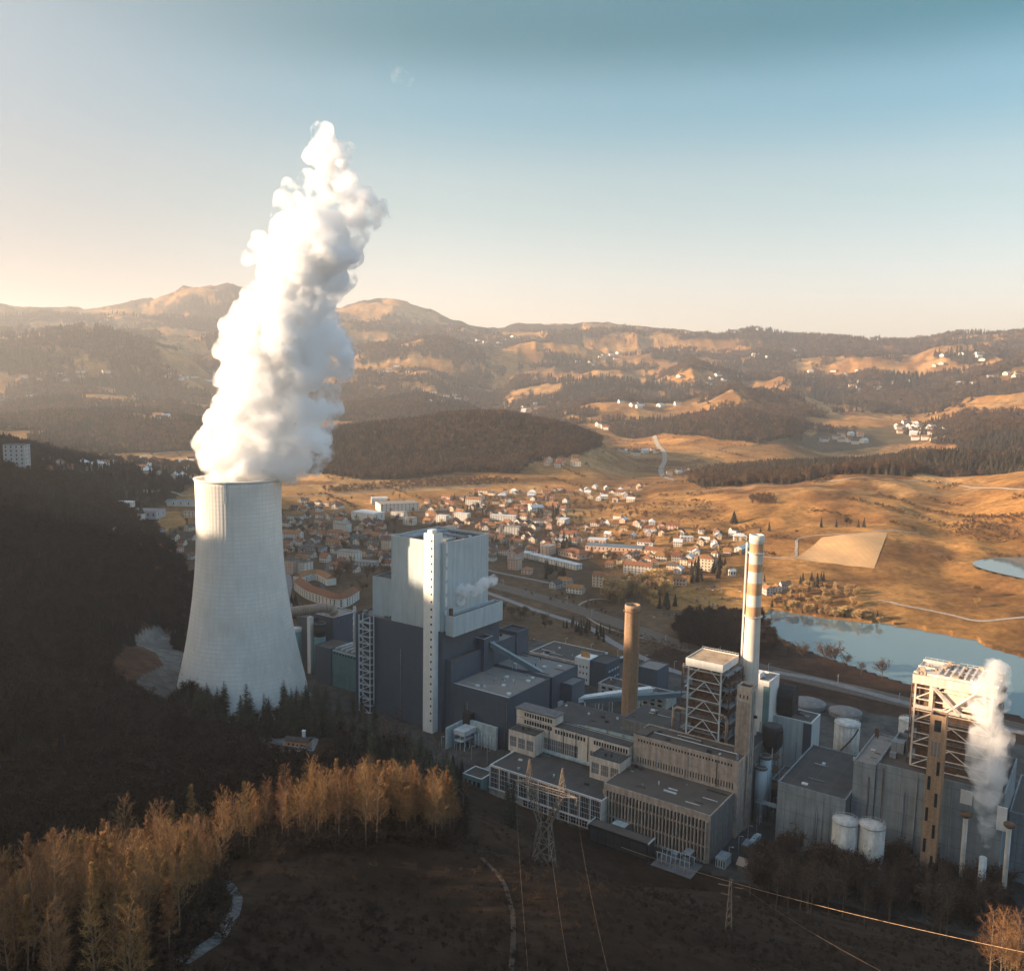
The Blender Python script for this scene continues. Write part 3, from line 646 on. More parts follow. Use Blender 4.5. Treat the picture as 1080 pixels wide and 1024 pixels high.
# ================================================================== POWER STATION
M_CONC = mat('tower_concrete', (.74, .71, .665), .9, .08, .04, streak=.07, grid=((0, 0, 2.9), .5, (.62, .60, .57)), bump=.15, bscale=.6)
M_CLAD = mat('dark_blue_cladding', (.066, .092, .125), .55, .06, .15, grid=((6.2, 6.2, 5.6), .15, (.066, .084, .108)), streak=.06, spec=.5)
M_WCLAD = mat('pale_blue_cladding', (.46, .53, .555), .5, .05, .1, grid=((5.2, 5.2, 8.0), .13, (.43, .47, .485)), streak=.15, spec=.5)
M_WHITE = mat('white_cladding', (.80, .77, .73), .5, .05, .2, streak=.06)
M_TEAL = mat('teal_cladding', (.14, .27, .28), .5, .08, .2, streak=.1, grid=((2.2, 0, 0), .12, (.10, .2, .21)))
M_OCHRE = mat('cream_render', (.76, .65, .55), .85, .08, .25, streak=.22)
M_OLDC = mat('weathered_concrete', (.52, .415, .34), .92, .14, .35, streak=.24, bump=.3, bscale=1.5)
M_DARKC = mat('dark_grey_concrete', (.20, .19, .18), .92, .12, .35, streak=.2)  # a plain darker grey concrete
M_BRICK = mat('stained_brick', (.42, .27, .17), .92, .14, .8, streak=.30, grid=((0, 0, 1.2), .16, (.34, .21, .13)))
M_ROOF = mat('tar_roof', (.050, .046, .044), .9, .25, .12, rgb2=(.085, .076, .068), grid=((9.0, 0, 0), .35, (.095, .088, .08)))
M_ROOFB = mat('brown_patched_roof', (.125, .098, .078), .92, .25, .09, rgb2=(.075, .062, .054), detail=8)
M_GROOF = mat('gravel_roof', (.27, .235, .205), .95, .1, .15, rgb2=(.20, .18, .16), grid=((0, 12.0, 0), .3, (.17, .155, .14)))
M_TRIM = mat('pale_metal_trim', (.62, .62, .61), .45, .08, .5)
M_STEEL = mat('painted_steel', (.56, .60, .62), .5, .1, .3, streak=.1)
M_RUST = mat('rusty_steel', (.15, .085, .055), .85, .3, .5)
M_GREY = mat('grey_panel_concrete', (.27, .30, .32), 0.85, .12, .12, streak=.18, grid=((7.4, 7.4, 9.5), .2, (.13, .145, .155)))
M_GLASS = mat('window_glass', (.030, .038, .048), .18, .3, .25, spec=.6)
M_DUCT = mat('brown_duct', (.40, .29, .215), .6, .12, .3, grid=((0, 2.0, 0), .3, (.3, .21, .15)))
M_YARD = mat('yard_slab', (.15, .145, .14), .92, .18, .15, bump=.2)
M_BLACK = mat('black_steel', (.035, .034, .036), .7, .2, .5)
M_SWHITE = mat('silo_paint', (.64, .61, .56), .7, .12, .3, streak=.28)

def boxed(name, label, cat, b, wallm, roofm=None, parapet=.9, group=None, trim=None, wallname='wall', roofname='roof', z0=0.0):
    """a flat roofed block b=(u0,u1,v0,v1,ztop): walls, roof sheet sunk inside the parapet"""
    u0, u1, v0, v1, zt = b; o = (u0, v0, 0)
    t = pthing(name, label, cat, u0, v0, 0, group)
    w = MB(o); th = .45
    w.box(u0, u1, v0, v0 + th, z0, zt); w.box(u0, u1, v1 - th, v1, z0, zt); w.box(u0, u0 + th, v0 + th, v1 - th, z0, zt); w.box(u1 - th, u1, v0 + th, v1 - th, z0, zt)
    w.build(wallname, wallm, t)
    MB(o).box(u0 + th, u1 - th, v0 + th, v1 - th, zt - parapet - .4, zt - parapet).build(roofname, roofm or M_ROOF, t)
    if trim:
        m = MB(o); e = .12
        m.box(u0 - e, u1 + e, v0 - e, v0 + th + e, zt + .003, zt + .16); m.box(u1 - th - e, u1 + e, v0 + th + e, v1 - th, zt + .003, zt + .16)
        m.box(u0 - e, u0 + th + e, v0 + th + e, v1 - th, zt + .003, zt + .16); m.box(u0 - e, u1 + e, v1 - th, v1 + e, zt + .003, zt + .16)
        m.build('parapet_cap', trim, t)
    t['_o'] = o; return t
def wins(t, face, at, a0, a1, n, fill, z0, z1, m=None, name='window', bars=0, barm=None, proud=.12):
    """n windows spread over a0..a1 on the front (face 'f': v=at, facing -v) or the side (face 's': u=at, facing +u)"""
    o = t['_o']; st = (a1 - a0) / n; w = st * fill
    def one(p0, p1, za, zb, d, mb):
        if face == 'f': mb.box(p0, p1, at - d, at + .02, za, zb)
        else: mb.box(at - .02, at + d, p0, p1, za, zb)
    mb = MB(o); s0 = a0 + (st - w) / 2; one(s0, s0 + w, z0, z1, proud * .5, mb)
    if bars:
        mb.m = 1
        for k in range(1, bars):
            zz = z0 + (z1 - z0) * k / bars; one(s0, s0 + w, zz - .09, zz + .09, proud, mb)
        one(s0 + w / 2 - .07, s0 + w / 2 + .07, z0, z1, proud + .004, mb)
    f = mb.build(name, [m or M_GLASS, barm or M_TRIM], t)
    repeat(f, [((k * st, 0, 0) if face == 'f' else (0, k * st, 0)) for k in range(1, n)])
def roof_bits(t, items, m=None, name='roof_vent'):
    for (u, v, z, w, d, h) in items:
        b = MB(t['_o']); b.box(u, u + w, v, v + d, z, z + h); b.box(u - .15, u + w + .15, v - .15, v + d + .15, z + h + .003, z + h + .2); b.build(name, m or M_TRIM, t)
def lattice(mb, a, b, w, n, axis=(1, 0, 0), bw=.25, nrm=(0, 1, 0)):
    """two chords and zig-zag from a to b"""
    a = Vector(a); b = Vector(b); s = Vector(axis) * w
    mb.bar(a, b, bw); mb.bar(a + s, b + s, bw)
    for k in range(n):
        p = a + (b - a) * (k / n); q = a + (b - a) * ((k + 1) / n); mb.bar(p, p + s, bw * .7)
        mb.bar(p + s, q, bw * .7) if k % 2 else mb.bar(p, q + s, bw * .7)
    mb.bar(b, b + s, bw * .7)

# ------------------------------------------------------------------ cooling tower
def cooling_tower():
    t = thing('cooling_tower', 'giant pale concrete cooling tower narrowing towards its top, white steam pouring from the rim', 'cooling tower', (-189.6, 613.5, 0))
    prof = [(10, 45.6), (15.5, 44.6), (25, 42.3), (36.6, 39.7), (54, 36.2), (71.3, 33.5), (85, 31.6), (98.7, 30.2), (112, 29.2), (125.9, 28.7), (139, 28.5), (150, 28.5), (160, 28.8), (164, 28.9)]
    zs = np.linspace(10, 163.4, 54); rr = np.interp(zs, [p[0] for p in prof], [p[1] for p in prof]); rr = np.convolve(np.pad(rr, 3, 'reflect', reflect_type='odd'), np.ones(7) / 7, 'valid')
    n = 288; V = []; a = np.linspace(0, 2 * math.pi, n, endpoint=False); rib = np.where(np.arange(n) % 4 == 0, .13, 0.0)
    for side in (0, 1):
        for z, r in (zip(zs, rr) if side == 0 else zip(zs[::-1], rr[::-1])):
            q = (r + rib) if side == 0 else (r - .9 + 0 * rib); V.append(np.stack([q * np.cos(a), q * np.sin(a), np.full(n, z)], -1))
    m = len(V); V = np.concatenate(V); i = np.arange(m * n).reshape(m, n); nx = np.roll(np.arange(n), -1); F = []
    for k in range(m):
        b = i[(k + 1) % m]; F.append(np.stack([i[k], i[k][nx], b[nx], b], -1))
    o = link(bpy.data.objects.new('shell', np_mesh('shell', V, np.concatenate(F), M_CONC, False))); o.parent = t
    b = MB(); b.lathe((0, 0, 163.2), [(29.6, 0), (29.9, .9), (28.6, 1.1), (27.7, 1.1), (27.7, -.6)], 96, caps=False); b.build('rim', M_CONC, t)
    b = MB()
    N = 40
    for k in range(N):
        a0 = 2 * math.pi * k / N; a1 = 2 * math.pi * (k + .5) / N; a2 = 2 * math.pi * (k + 1) / N
        top = (45.0 * math.cos(a1), 45.0 * math.sin(a1), 10.6)
        for q in (a0, a2): b.tube((48.6 * math.cos(q), 48.6 * math.sin(q), -2), top, .55, 6)
    b.build('support_frame', mat('leg_concrete', (.48, .47, .45), .9), t)
    b = MB(); b.lathe((0, 0, 0), [(50, -3), (50, 1.2), (49, 1.2), (49, -3)], 64, caps=False); b.build('basin', M_DARKC, t)
    b = MB(); b.box(-.9, .9, -29.5, -28.3, 150, 163); b.build('ladder', M_STEEL, t)
    b.v = []; 
cooling_tower()

# ------------------------------------------------------------------ the big new boiler house (dark below, pale above)
t = boxed('boiler_house', 'huge dark blue boiler house block below the pale upper block, behind the white stair tower', 'power plant building', (-444, -364, 443, 507, 68.5), M_CLAD, M_GROOF, 1.0, trim=M_RUST)
b = MB(t['_o']); b.box(-440, -437, 446, 449, 68, 70.5); b.box(-420, -416, 447, 450, 68, 69.5); build_each(b, 'roof_unit', M_GREY, t)
t = boxed('upper_boiler_block', 'tall pale blue windowless block standing on the dark boiler house', 'power plant building', (-411, -365, 444.6, 494, 127.8), M_WCLAD, M_ROOF, 1.6, trim=M_TRIM, z0=67.6)
b = MB(t['_o']); b.box(-408, -398, 450, 490, 126.2, 127.4); b.box(-394, -372, 456, 466, 126.2, 128.0); b.box(-392, -370, 474, 478, 126.2, 127.6); build_each(b, 'roof_duct', M_GREY, t)
b = MB(t['_o'])
for k in range(6):
    b.box(-364.98, -364.5, 446.3, 448.2, 76 + k * 9, 82.5 + k * 9)
b.build('side_window_strip', M_WHITE, t)
t = boxed('side_boiler_block', 'small pale block stepping down on the left of the tall pale blue block', 'power plant building', (-434, -411.4, 450, 480, 96), M_WCLAD, M_ROOF, .9, trim=M_BLACK, z0=67.6)
t = boxed('steam_outlet_box', 'pale low box clinging to the shaded right side of the tall block, steam above it', 'power plant building', (-364.6, -357, 446, 501, 79.5), M_WCLAD, M_BLACK, 2.2, trim=M_TRIM, z0=66)
b = MB(t['_o']); b.box(-362.5, -360.5, 447.5, 449.5, 77, 84); b.build('exhaust_pipe', M_RUST, t)
t = boxed('stair_tower', 'slim white stair tower with one column of small windows, tallest in the power station', 'stair tower', (-376, -367.6, 437.5, 446.6, 134.5), M_WHITE, M_GROOF, .5)
wn = MB(t['_o']); wn.box(-369.8, -368.6, 437.4, 437.6, 8, 9.3); w0 = wn.build('window', M_GLASS, t); repeat(w0, [(0, 0, 5.05 * k) for k in range(1, 25)])
b = MB(t['_o']); b.box(-375, -371, 440, 445, 134, 136.4); b.build('lift_room', M_WHITE, t)
# lattice lift on the left end
t = pthing('lattice_lift_tower', 'pale steel lattice tower standing against the left end of the dark boiler house', 'lattice tower', -436.5, 440, 0); o = (-436.5, 440, 0)
b = MB(o)
for u in (-436, -425.5):
    for v in (438.4, 442.2): b.bar((u, v, 0), (u, v, 69.6), .75)
b.build('column', M_STEEL, t)
b = MB(o)
for k in range(14):
    z = k * 4.97
    b.bar((-436, 438.4, z), (-425.5, 438.4, z), .5); b.bar((-436, 438.4, z), (-436, 442.2, z), .4); b.bar((-425.5, 438.4, z), (-425.5, 442.2, z), .4)
    b.bar((-436, 438.4, z), (-425.5, 438.4, z + 4.97), .45) if k % 2 else b.bar((-425.5, 438.4, z), (-436, 438.4, z + 4.97), .45)
b.build('brace', M_STEEL, t)
b = MB(o)
for k in range(1, 14): b.box(-435.4, -426, 439, 441.8, k * 4.97 - .2, k * 4.97)
build_each(b, 'stair_landing', mat('lift_deck', (.25, .27, .28), .8), t)

# lower dark halls stepping to the right
t = boxed('turbine_hall', 'low wide dark hall with pale roof dotted with skylights, nearest corner below the conveyor', 'power plant building', (-358.6, -312, 446, 494, 34.5), M_CLAD, M_GROOF, .7, trim=M_CLAD)
roof_bits(t, [(-343, 452, 33.8, 2.2, 2.2, .9), (-330, 463, 33.8, 2.2, 2.2, .9), (-318, 452, 33.8, 2.2, 2.2, .9), (-338, 478, 33.8, 2.2, 2.2, .9), (-322, 480, 33.8, 2.2, 2.2, .9)], name='skylight')
b = MB(t['_o']); b.box(-345, -339, 440.5, 445.9, 10, 19); b.build('intake_box', M_BLACK, t)
b = MB(t['_o']); b.box(-357.9, -312.3, 446.9, 448.4, 33.8, 34.2); b.build('roof_walkway', M_TRIM, t)
t = boxed('bunker_hall', 'dark step block right of the white stair tower with narrow brown roof', 'power plant building', (-373.4, -359, 446.2, 484, 49.6), M_CLAD, M_ROOFB, .7, trim=M_CLAD)
t = boxed('conveyor_head_house', 'small dark penthouse where the sloping conveyor meets the dark block', 'power plant building', (-372, -356.6, 479, 489, 57), M_CLAD, M_ROOF, .6, trim=M_TRIM, z0=34)
t = boxed('rear_bunker_hall', 'dark block behind the penthouse with a light roof', 'power plant building', (-372.6, -360, 489.2, 522, 49.4), M_CLAD, M_GROOF, .7, trim=M_CLAD)
t = boxed('end_tower', 'dark tower at the far end of the dark blocks, a little higher than its neighbour', 'power plant building', (-374.5, -359, 522.3, 537, 51.6), M_CLAD, M_BLACK, 1.0, trim=M_CLAD)
t = boxed('far_turbine_hall', 'second low dark hall with pale roof behind the sloping conveyor', 'power plant building', (-364, -312, 497.2, 531, 34.2), M_CLAD, M_GROOF, .7, trim=M_CLAD)
roof_bits(t, [(-350, 505, 33.5, 2.2, 2.2, .9), (-330, 512, 33.5, 2.2, 2.2, .9), (-322, 520, 33.5, 2.2, 2.2, .9)], name='skylight')
t = pthing('inclined_conveyor', 'dark blue conveyor gallery sloping down across the pale roofs of the dark halls', 'conveyor', -358, 484, 0); o = (-358, 484, 0)
def gallery(t, o, pts, w, h, m, rm, name='gallery'):
    b = MB(o); c = MB(o)
    for p, q in zip(pts, pts[1:]):
        d = Vector((q[0] - p[0], q[1] - p[1], 0)).normalized(); s = Vector((-d.y, d.x, 0)) * w / 2
        P = [Vector(p) - s, Vector(p) + s, Vector(q) + s, Vector(q) - s]; up = Vector((0, 0, h))
        lo = [b.pt(x) for x in P]; hi = [b.pt(x + up) for x in P]
        b.face(lo[::-1]); b.face(hi)
        for k in range(4): b.face((lo[k], lo[(k + 1) % 4], hi[(k + 1) % 4], hi[k]))
        e = Vector((0, 0, .25)); g = 1.12; P2 = [(x - (Vector(p) if k in (0, 1) else Vector(q))) * g + (Vector(p) if k in (0, 1) else Vector(q)) + up + Vector((0, 0, .004)) for k, x in enumerate(P)]
        lo = [c.pt(x) for x in P2]; hi = [c.pt(x + e) for x in P2]
        c.face(lo[::-1]); c.face(hi)
        for k in range(4): c.face((lo[k], lo[(k + 1) % 4], hi[(k + 1) % 4], hi[k]))
    b.build(name, m, t); c.build('roof', rm, t)
M_CONV = mat('conveyor_cladding', (.12, .165, .185), .5, .08, .4)
gallery(t, o, [(-357, 486.5, 50), (-315, 512, 23)], 4.2, 3.6, M_CONV, mat('conveyor_roof', (.17, .24, .27), .45, .1, .3))
b = MB(o)
for f in (.35, .7):
    p = Vector((-357, 486.5, 50)).lerp(Vector((-315, 512, 23)), f); b.bar(p + Vector((-1.6, 0, 0)), (p.x - 1.6, p.y, 34.4), .5); b.bar(p + Vector((1.6, 0, 0)), (p.x + 1.6, p.y, 34.4), .5)
build_each(b, 'trestle', M_STEEL, t)
t = boxed('transfer_house', 'dark box on legs at the lower end of the sloping conveyor', 'power plant building', (-318.5, -303, 508.5, 526, 27.5), M_CLAD, M_GROOF, .6, trim=M_CLAD, z0=8)
b = MB(t['_o']); [b.bar((u, v, 0), (u, v, 8.2), .8) for u in (-317.5, -304) for v in (509.5, 525)]; build_each(b, 'leg', M_STEEL, t)
b = MB(t['_o']); b.box(-319.5, -302, 507.6, 527, 7.4, 7.95); b.build('deck', M_TRIM, t)
t = pthing('level_conveyor', 'long low dark blue conveyor running right from the transfer house', 'conveyor', -303, 520, 0); o = (-303, 520, 0)
gallery(t, o, [(-303, 521, 11), (-268, 560, 11), (-232, 600, 11)], 3.4, 3.2, M_CONV, M_CONV)
b = MB(o); [b.bar((-303 + 71 * f, 521 + 79 * f, 0), (-303 + 71 * f, 521 + 79 * f, 11), .6) for f in (.15, .4, .65, .9)]; build_each(b, 'trestle', M_STEEL, t)

# pale blue gate frames and stairs at the foot of the dark hall
t = pthing('loading_bay', 'pale blue concrete loading bay with a raised gantry at the foot of the dark hall', 'loading bay', -352, 425, 0); o = (-352, 425, 0)
M_PB = mat('pale_blue_concrete', (.46, .56, .58), .8, .1, .4, streak=.2)
MB(o).box(-344, -318, 441.0, 443.2, 0, 15).build('back_wall', M_PB, t)
MB(o).box(-345.4, -344.2, 424, 443.2, 0, 14).build('side_wall', M_PB, t)
b = MB(o); b.box(-342, -333, 428, 440, 9.5, 12.5); b.box(-341, -334.5, 427.4, 440, 5.5, 6.2); build_each(b, 'gantry', M_STEEL, t)
b = MB(o); [b.bar((u, v, 0), (u, v, 9.4), .5) for u in (-341.5, -337, -333.5) for v in (428.6, 434, 439)]; build_each(b, 'post', M_STEEL, t)
b = MB(o); [b.tube((-331 + 2.3 * k, 437, 0), (-331 + 2.3 * k, 437, 9 + k % 3), .3, 6) for k in range(6)]; build_each(b, 'pipe', M_STEEL, t)
t = boxed('teal_shed', 'low pale teal shed by the left end of the long glazed hall', 'shed', (-300, -286.5, 384, 396, 11), M_TEAL, M_ROOF, .5, trim=M_TRIM, z0=-2)
wins(t, 'f', 384, -299, -287, 4, .6, 2.5, 8.5, name='gate')

# ------------------------------------------------------------------ ducts, silos and small towers between cooling tower and boiler house
t = pthing('flue_gas_duct', 'thick brown ribbed duct leaving the cooling tower and bending down into a dark building', 'duct', -517, 470, 0); o = (-517, 470, 0)
b = MB(o); P = [(-532, 446, 52.5), (-524, 466, 52.5), (-517, 482, 52.5), (-514.6, 486.6, 51), (-513.4, 489, 47), (-513, 490, 38)]
for p, q in zip(P, P[1:]): b.tube(p, q, 3.7, 18, caps=True)
build_each(b, 'pipe', M_DUCT, t)
b = MB(o)
for k in range(1, 17):
    f = k / 17; p = Vector(P[0]).lerp(Vector(P[2]), f); d = (Vector(P[2]) - Vector(P[0])).normalized(); b.tube(p - d * .22, p + d * .22, 3.95, 18)
b.build('stiffener', M_DUCT, t)
t = boxed('duct_building', 'dark building with a pale roof into which the brown duct dives', 'power plant building', (-536, -509.5, 484, 509, 45), M_CLAD, M_GROOF, .6, trim=M_TRIM)
t = boxed('white_pylon', 'tall narrow white column right beside the cooling tower', 'tower', (-525, -521.4, 470.5, 474, 46), M_WHITE, M_WHITE, .2)
t = boxed('dark_side_block', 'dark blue block half hidden behind the cooling tower and the white column', 'power plant building', (-545, -527, 478, 492, 42), M_CLAD, M_ROOF, .6)
def silo(name, label, u, v, r, h, m, capm=None, capz=None, z0=0.0, group=None, dome=.8, stairs=False, cat='silo'):
    t = pthing(name, label, cat, u, v, 0, group); o = (u, v, 0)
    MB(o).lathe((u, v, 0), [(r, z0), (r, h)], 32).build('shell', m, t)
    MB(o).lathe((u, v, 0), [(r + .25, h + .01), (r + .25, h + .5), (r * .3, h + .5 + dome), (.05, h + .55 + dome)], 32).build('roof', capm or m, t)
    if capz: MB(o).lathe((u, v, 0), [(r + .06, capz), (r + .06, h - .02)], 32).build('upper_band', capm, t)
    if stairs:
        b = MB(o)
        for k in range(10):
            a = -2.4 + .20 * k
            b.bar((u + (r + .5) * math.cos(a), v + (r + .5) * math.sin(a), 2 + k * (h - 3) / 10), (u + (r + .5) * math.cos(a + .2), v + (r + .5) * math.sin(a + .2), 2 + (k + 1) * (h - 3) / 10), .6)
        b.build('stair', M_RUST, t)
    b = MB(o)
    for k in range(16):
        a = 2 * math.pi * k / 16; a2 = a + 2 * math.pi / 16; p = (u + r * math.cos(a), v + r * math.sin(a), h + 1.5); q = (u + r * math.cos(a2), v + r * math.sin(a2), h + 1.5)
        b.bar(p, q, .12); b.bar((p[0], p[1], h + .4), p, .12)
    b.build('railing', M_STEEL, t)
    return t
silo('storage_silo', 'teal silo with a dark upper band between the white column and the dark blocks', -516.5, 476, 4.6, 40, M_TEAL, M_BLACK, 31)
silo('storage_silo', 'short teal silo with a white top touching the edge of the cooling tower', -535, 468.5, 3.8, 35, M_TEAL, M_WHITE, 33)
t = boxed('filter_house', 'dark windowless block with brown roof just left of the teal fronted block', 'power plant building', (-507, -489.2, 462, 484, 29), M_CLAD, M_ROOFB, .6)
t = boxed('pump_house', 'teal fronted block with pipes on its roof between dark block and lattice tower', 'power plant building', (-489, -462, 463, 484, 27.6), M_TEAL, M_GROOF, .4, trim=M_TRIM)
b = MB(t['_o'])
for k in range(5): b.tube((-486 + k * 5.4, 464.5, 29.3), (-486 + k * 5.4, 482, 29.3), .9, 8)
build_each(b, 'roof_pipe', M_STEEL, t)
b = MB(t['_o']); [b.box(-487 + k * 3, -485.4 + k * 3, 462.9, 463.03, 25.2, 26.6) for k in range(8)]; build_each(b, 'louver', M_BLACK, t)
t = pthing('curved_pipe', 'grey pipe bending over the roof behind the teal fronted block', 'pipe', -470, 478, 0); o = (-470, 478, 0)
MB(o).path([(-477, 478, 26), (-477, 478, 36), (-475.5, 478, 39), (-472, 478, 40.2), (-462, 478, 40.2), (-446, 478, 40)], 1.9, 12).build('pipe', M_DUCT, t)
t = pthing('slim_stack', 'thin pale vent stack standing left of the lattice tower top', 'chimney', -475, 473, 0); o = (-475, 473, 0)
MB(o).tube((-475, 473, 0), (-475, 473, 62), 1.2, 12).build('pipe', M_SWHITE, t)
b = MB(o); [b.tube((-475, 473, z), (-475, 473, z + .5), 1.5, 12) for z in range(28, 62, 5)]; b.build('flange', M_STEEL, t)

# ------------------------------------------------------------------ old station: glazed hall, cream building, concrete hall
t = boxed('glazed_hall', 'long low hall with tall glazed bays and a flat black roof, below the cream building', 'power plant building', (-285, -212.4, 390, 424, 18), M_OCHRE, M_ROOF, .5, z0=-1, trim=M_TRIM)
for k in range(11):
    u0 = -284.4 + k * 6.55
    wins(t, 'f', 389.98, u0, u0 + 6.2, 3, .86, 5.6, 17.0, bars=4, barm=M_TRIM, proud=.3)
wins(t, 'f', 389.98, -262, -214, 14, .8, .8, 4.6, bars=2, proud=.25)
b = MB(t['_o']); b.box(-285.2, -212.6, 388.6, 389.4, 4.8, 5.4); b.build('ledge', M_TRIM, t)
b = MB(t['_o']); [b.box(-284.9 + k * 6.55, -284.3 + k * 6.55, 389.2, 389.7, 0, 17.6) for k in range(12)]; build_each(b, 'pilaster', M_TRIM, t)
b = MB(t['_o']); b.box(-283, -222, 422.2, 424.4, 18.2, 19.4); b.build('roof_gutter', M_PB, t)
t = boxed('cream_switch_house', 'long cream building with two window rows and a taller left end, behind the black roof', 'power plant building', (-291, -215.4, 424.6, 434, 34.5), M_OCHRE, M_ROOF, .4, trim=M_BLACK, z0=-1)
b = MB(t['_o']); b.box(-291.05, -264, 424.4, 434.1, 34.7, 39.4); b.build('upper_storey', M_OCHRE, t)
b = MB(t['_o']); b.box(-291.8, -263.4, 423.9, 434.8, 39.5, 40.1); b.build('upper_roof', mat('slate_roof', (.15, .14, .135), .85, .15, .3), t)
wins(t, 'f', 424.36, -285.5, -265.5, 11, .62, 36.0, 38.3)
wins(t, 'f', 424.36, -285.5, -265.5, 11, .62, 31.6, 33.9)
wins(t, 'f', 424.56, -264, -243, 11, .62, 30.6, 32.9)
wins(t, 'f', 424.56, -238, -216, 13, .62, 30.6, 32.9)
wins(t, 'f', 424.56, -272, -248, 16, .7, 19.6, 26.4, bars=2)
wins(t, 'f', 424.56, -240, -230, 6, .7, 19.6, 26.4, bars=2)
b = MB(t['_o']); [b.box(u, u + .3, 424.2, 424.58, 18.5, 34) for u in (-267.8, -258, -249.5, -241.6)]; build_each(b, 'downpipe', M_RUST, t)
for nm, lab, bb in (('stair_annex', 'cream annex with three window groups on the left end of the black roof', (-289.4, -271, 414.2, 424.3, 30.4)), ('stair_annex', 'cream annex with a brown stained front on the right end of the black roof', (-232.5, -214, 411.5, 424.3, 30.2))):
    t = boxed(nm, lab, 'annex', bb, M_OCHRE, M_ROOF, .3, trim=M_BLACK, z0=17.4)
    L = bb[1] - bb[0]
    for k in range(3): wins(t, 'f', bb[2] - .02, bb[0] + 1 + k * L / 3.1, bb[0] + 1 + k * L / 3.1 + L / 3.9, 4, .7, 20.6, 26.6, bars=2)
    roof_bits(t, [(bb[0] + 7, bb[2] + 4, bb[4] - .3, .8, .8, 1.6), (bb[0] + 10, bb[2] + 5, bb[4] - .3, .8, .8, 1.6)], M_BLACK, 'roof_pipe')
t = boxed('concrete_machine_hall', 'old brown concrete hall with close vertical fins, nearest to the dark hillside', 'power plant building', (-215, -155.6, 396, 427.4, 25), M_OLDC, M_ROOFB, .35, z0=-2)
for (a, b_) in ((17.2, 21.4), (8.8, 16.2), (1.2, 7.8)): wins(t, 'f', 395.98, -213.2, -157.4, 29, .5, a, b_)
b = MB(t['_o'])
for k in range(30): b.box(-213.2 + k * 1.924 - .34, -213.2 + k * 1.924 + .34, 395.0, 396.0, -1, 21.6)
for z in (.3, 8.0, 16.45): b.box(-214.6, -156, 395.3, 396.0, z, z + .55)
b.build('fin', M_OLDC, t)
b = MB(t['_o']); b.box(-186, -179, 407, 408.2, 24.7, 25.2); b.box(-185, -180, 411, 411.7, 24.7, 25.1); build_each(b, 'roof_hatch', M_TRIM, t)
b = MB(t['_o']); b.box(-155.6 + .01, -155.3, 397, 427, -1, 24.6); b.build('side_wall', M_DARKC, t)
t = boxed('upper_concrete_block', 'weathered concrete block with a row of small square holes, above the finned hall', 'power plant building', (-214.4, -154, 427.6, 446.4, 41.6), M_OLDC, M_ROOFB, .6, z0=-1)
wins(t, 'f', 427.58, -212, -157, 32, .45, 38.2, 39.5, name='vent_hole')
wins(t, 'f', 427.58, -212, -156, 36, .34, 26.2, 29.4, name='slot')
b = MB(t['_o']); b.box(-213.9, -207, 428.1, 437, 41.1, 42.4); b.build('roof_hut', M_ROOFB, t)
b = MB(t['_o']); b.bar((-206, 436, 41.9), (-158, 436, 41.9), .35); b.build('roof_rail', M_TRIM, t)
b = MB(t['_o']); b.box(-156.6, -155.4, 430, 431, 41.2, 44); build_each(b, 'roof_pipe', M_GREY, t)
t = boxed('rear_boiler_house', 'low dark boiler house roof carrying the scaffolded boiler frame', 'power plant building', (-232, -154.6, 446.8, 476, 40.4), M_DARKC, M_ROOF, .5)
t = boxed('switchgear_shed', 'long low black shed with white end gable edges in front of the glazed hall', 'shed', (-214, -180, 379, 386, 9.6), M_BLACK, M_ROOFB, -.05, z0=-6)
wins(t, 'f', 378.98, -213, -181, 7, .9, 1.5, 8.4, m=mat('shed_panel', (.05, .055, .06), .4), name='panel')
b = MB(t['_o']); [b.box(u, u + .35, 378.6, 386.4, 9.35, 10.2) for u in (-214.3, -180.1)]; build_each(b, 'gable_edge', M_TRIM, t)
t = boxed('entrance_porch', 'small entrance porch with a pale blue roof edge beside the black shed', 'porch', (-206.5, -198, 388.5, 395, 8.2), M_DARKC, M_PB, .15, z0=-2)

# ------------------------------------------------------------------ chimneys and concrete towers
t = pthing('brick_chimney', 'brown brick chimney standing behind the cream building, shorter than the striped one', 'chimney', -253, 497, 0); o = (-253, 497, 0)
MB(o).lathe((-253, 497, 0), [(5.5, 0), (5.2, 20), (4.75, 92), (4.95, 92.2), (4.95, 94.6), (4.2, 94.6), (4.0, 90)], 32, caps=False).build('shaft', M_BRICK, t)
MB(o).lathe((-253, 497, 0), [(4.1, 88), (.1, 88)], 32, caps=False).build('flue', M_BLACK, t)
b = MB(o); [b.tube((-253 + 4.6 * math.cos(a), 497 + 4.6 * math.sin(a), 94), (-253 + 4.6 * math.cos(a), 497 + 4.6 * math.sin(a), 98.5), .13, 5) for a in (.4, 2.0, 3.6, 5.2)]; build_each(b, 'lightning_rod', M_BLACK, t)
b = MB(o); b.lathe((-253, 497, 0), [(5.9, 90.4), (5.9, 90.7), (5.0, 90.7)], 32, caps=False); b.build('gallery_ring', M_RUST, t)
t = pthing('striped_chimney', 'tallest chimney, white with four faded orange bands near its top', 'chimney', -166, 472, 0); o = (-166, 472, 0)
def rad(z): return 5.7 - (5.7 - 3.65) * min(1, z / 140) ** .9
M_CHW = mat('chimney_white', (.70, .64, .57), .8, .06, .15, streak=.14)
M_CHO = mat('faded_orange_band', (.58, .34, .19), .8, .1, .25, streak=.25)
MB(o).lathe((-166, 472, 0), [(rad(z), z) for z in (0, 20, 40, 60, 80, 100, 115, 130, 148)] + [(4.05, 149), (4.05, 152.8), (3.2, 152.8), (3.1, 146)], 40, caps=False).build('shaft', M_CHW, t)
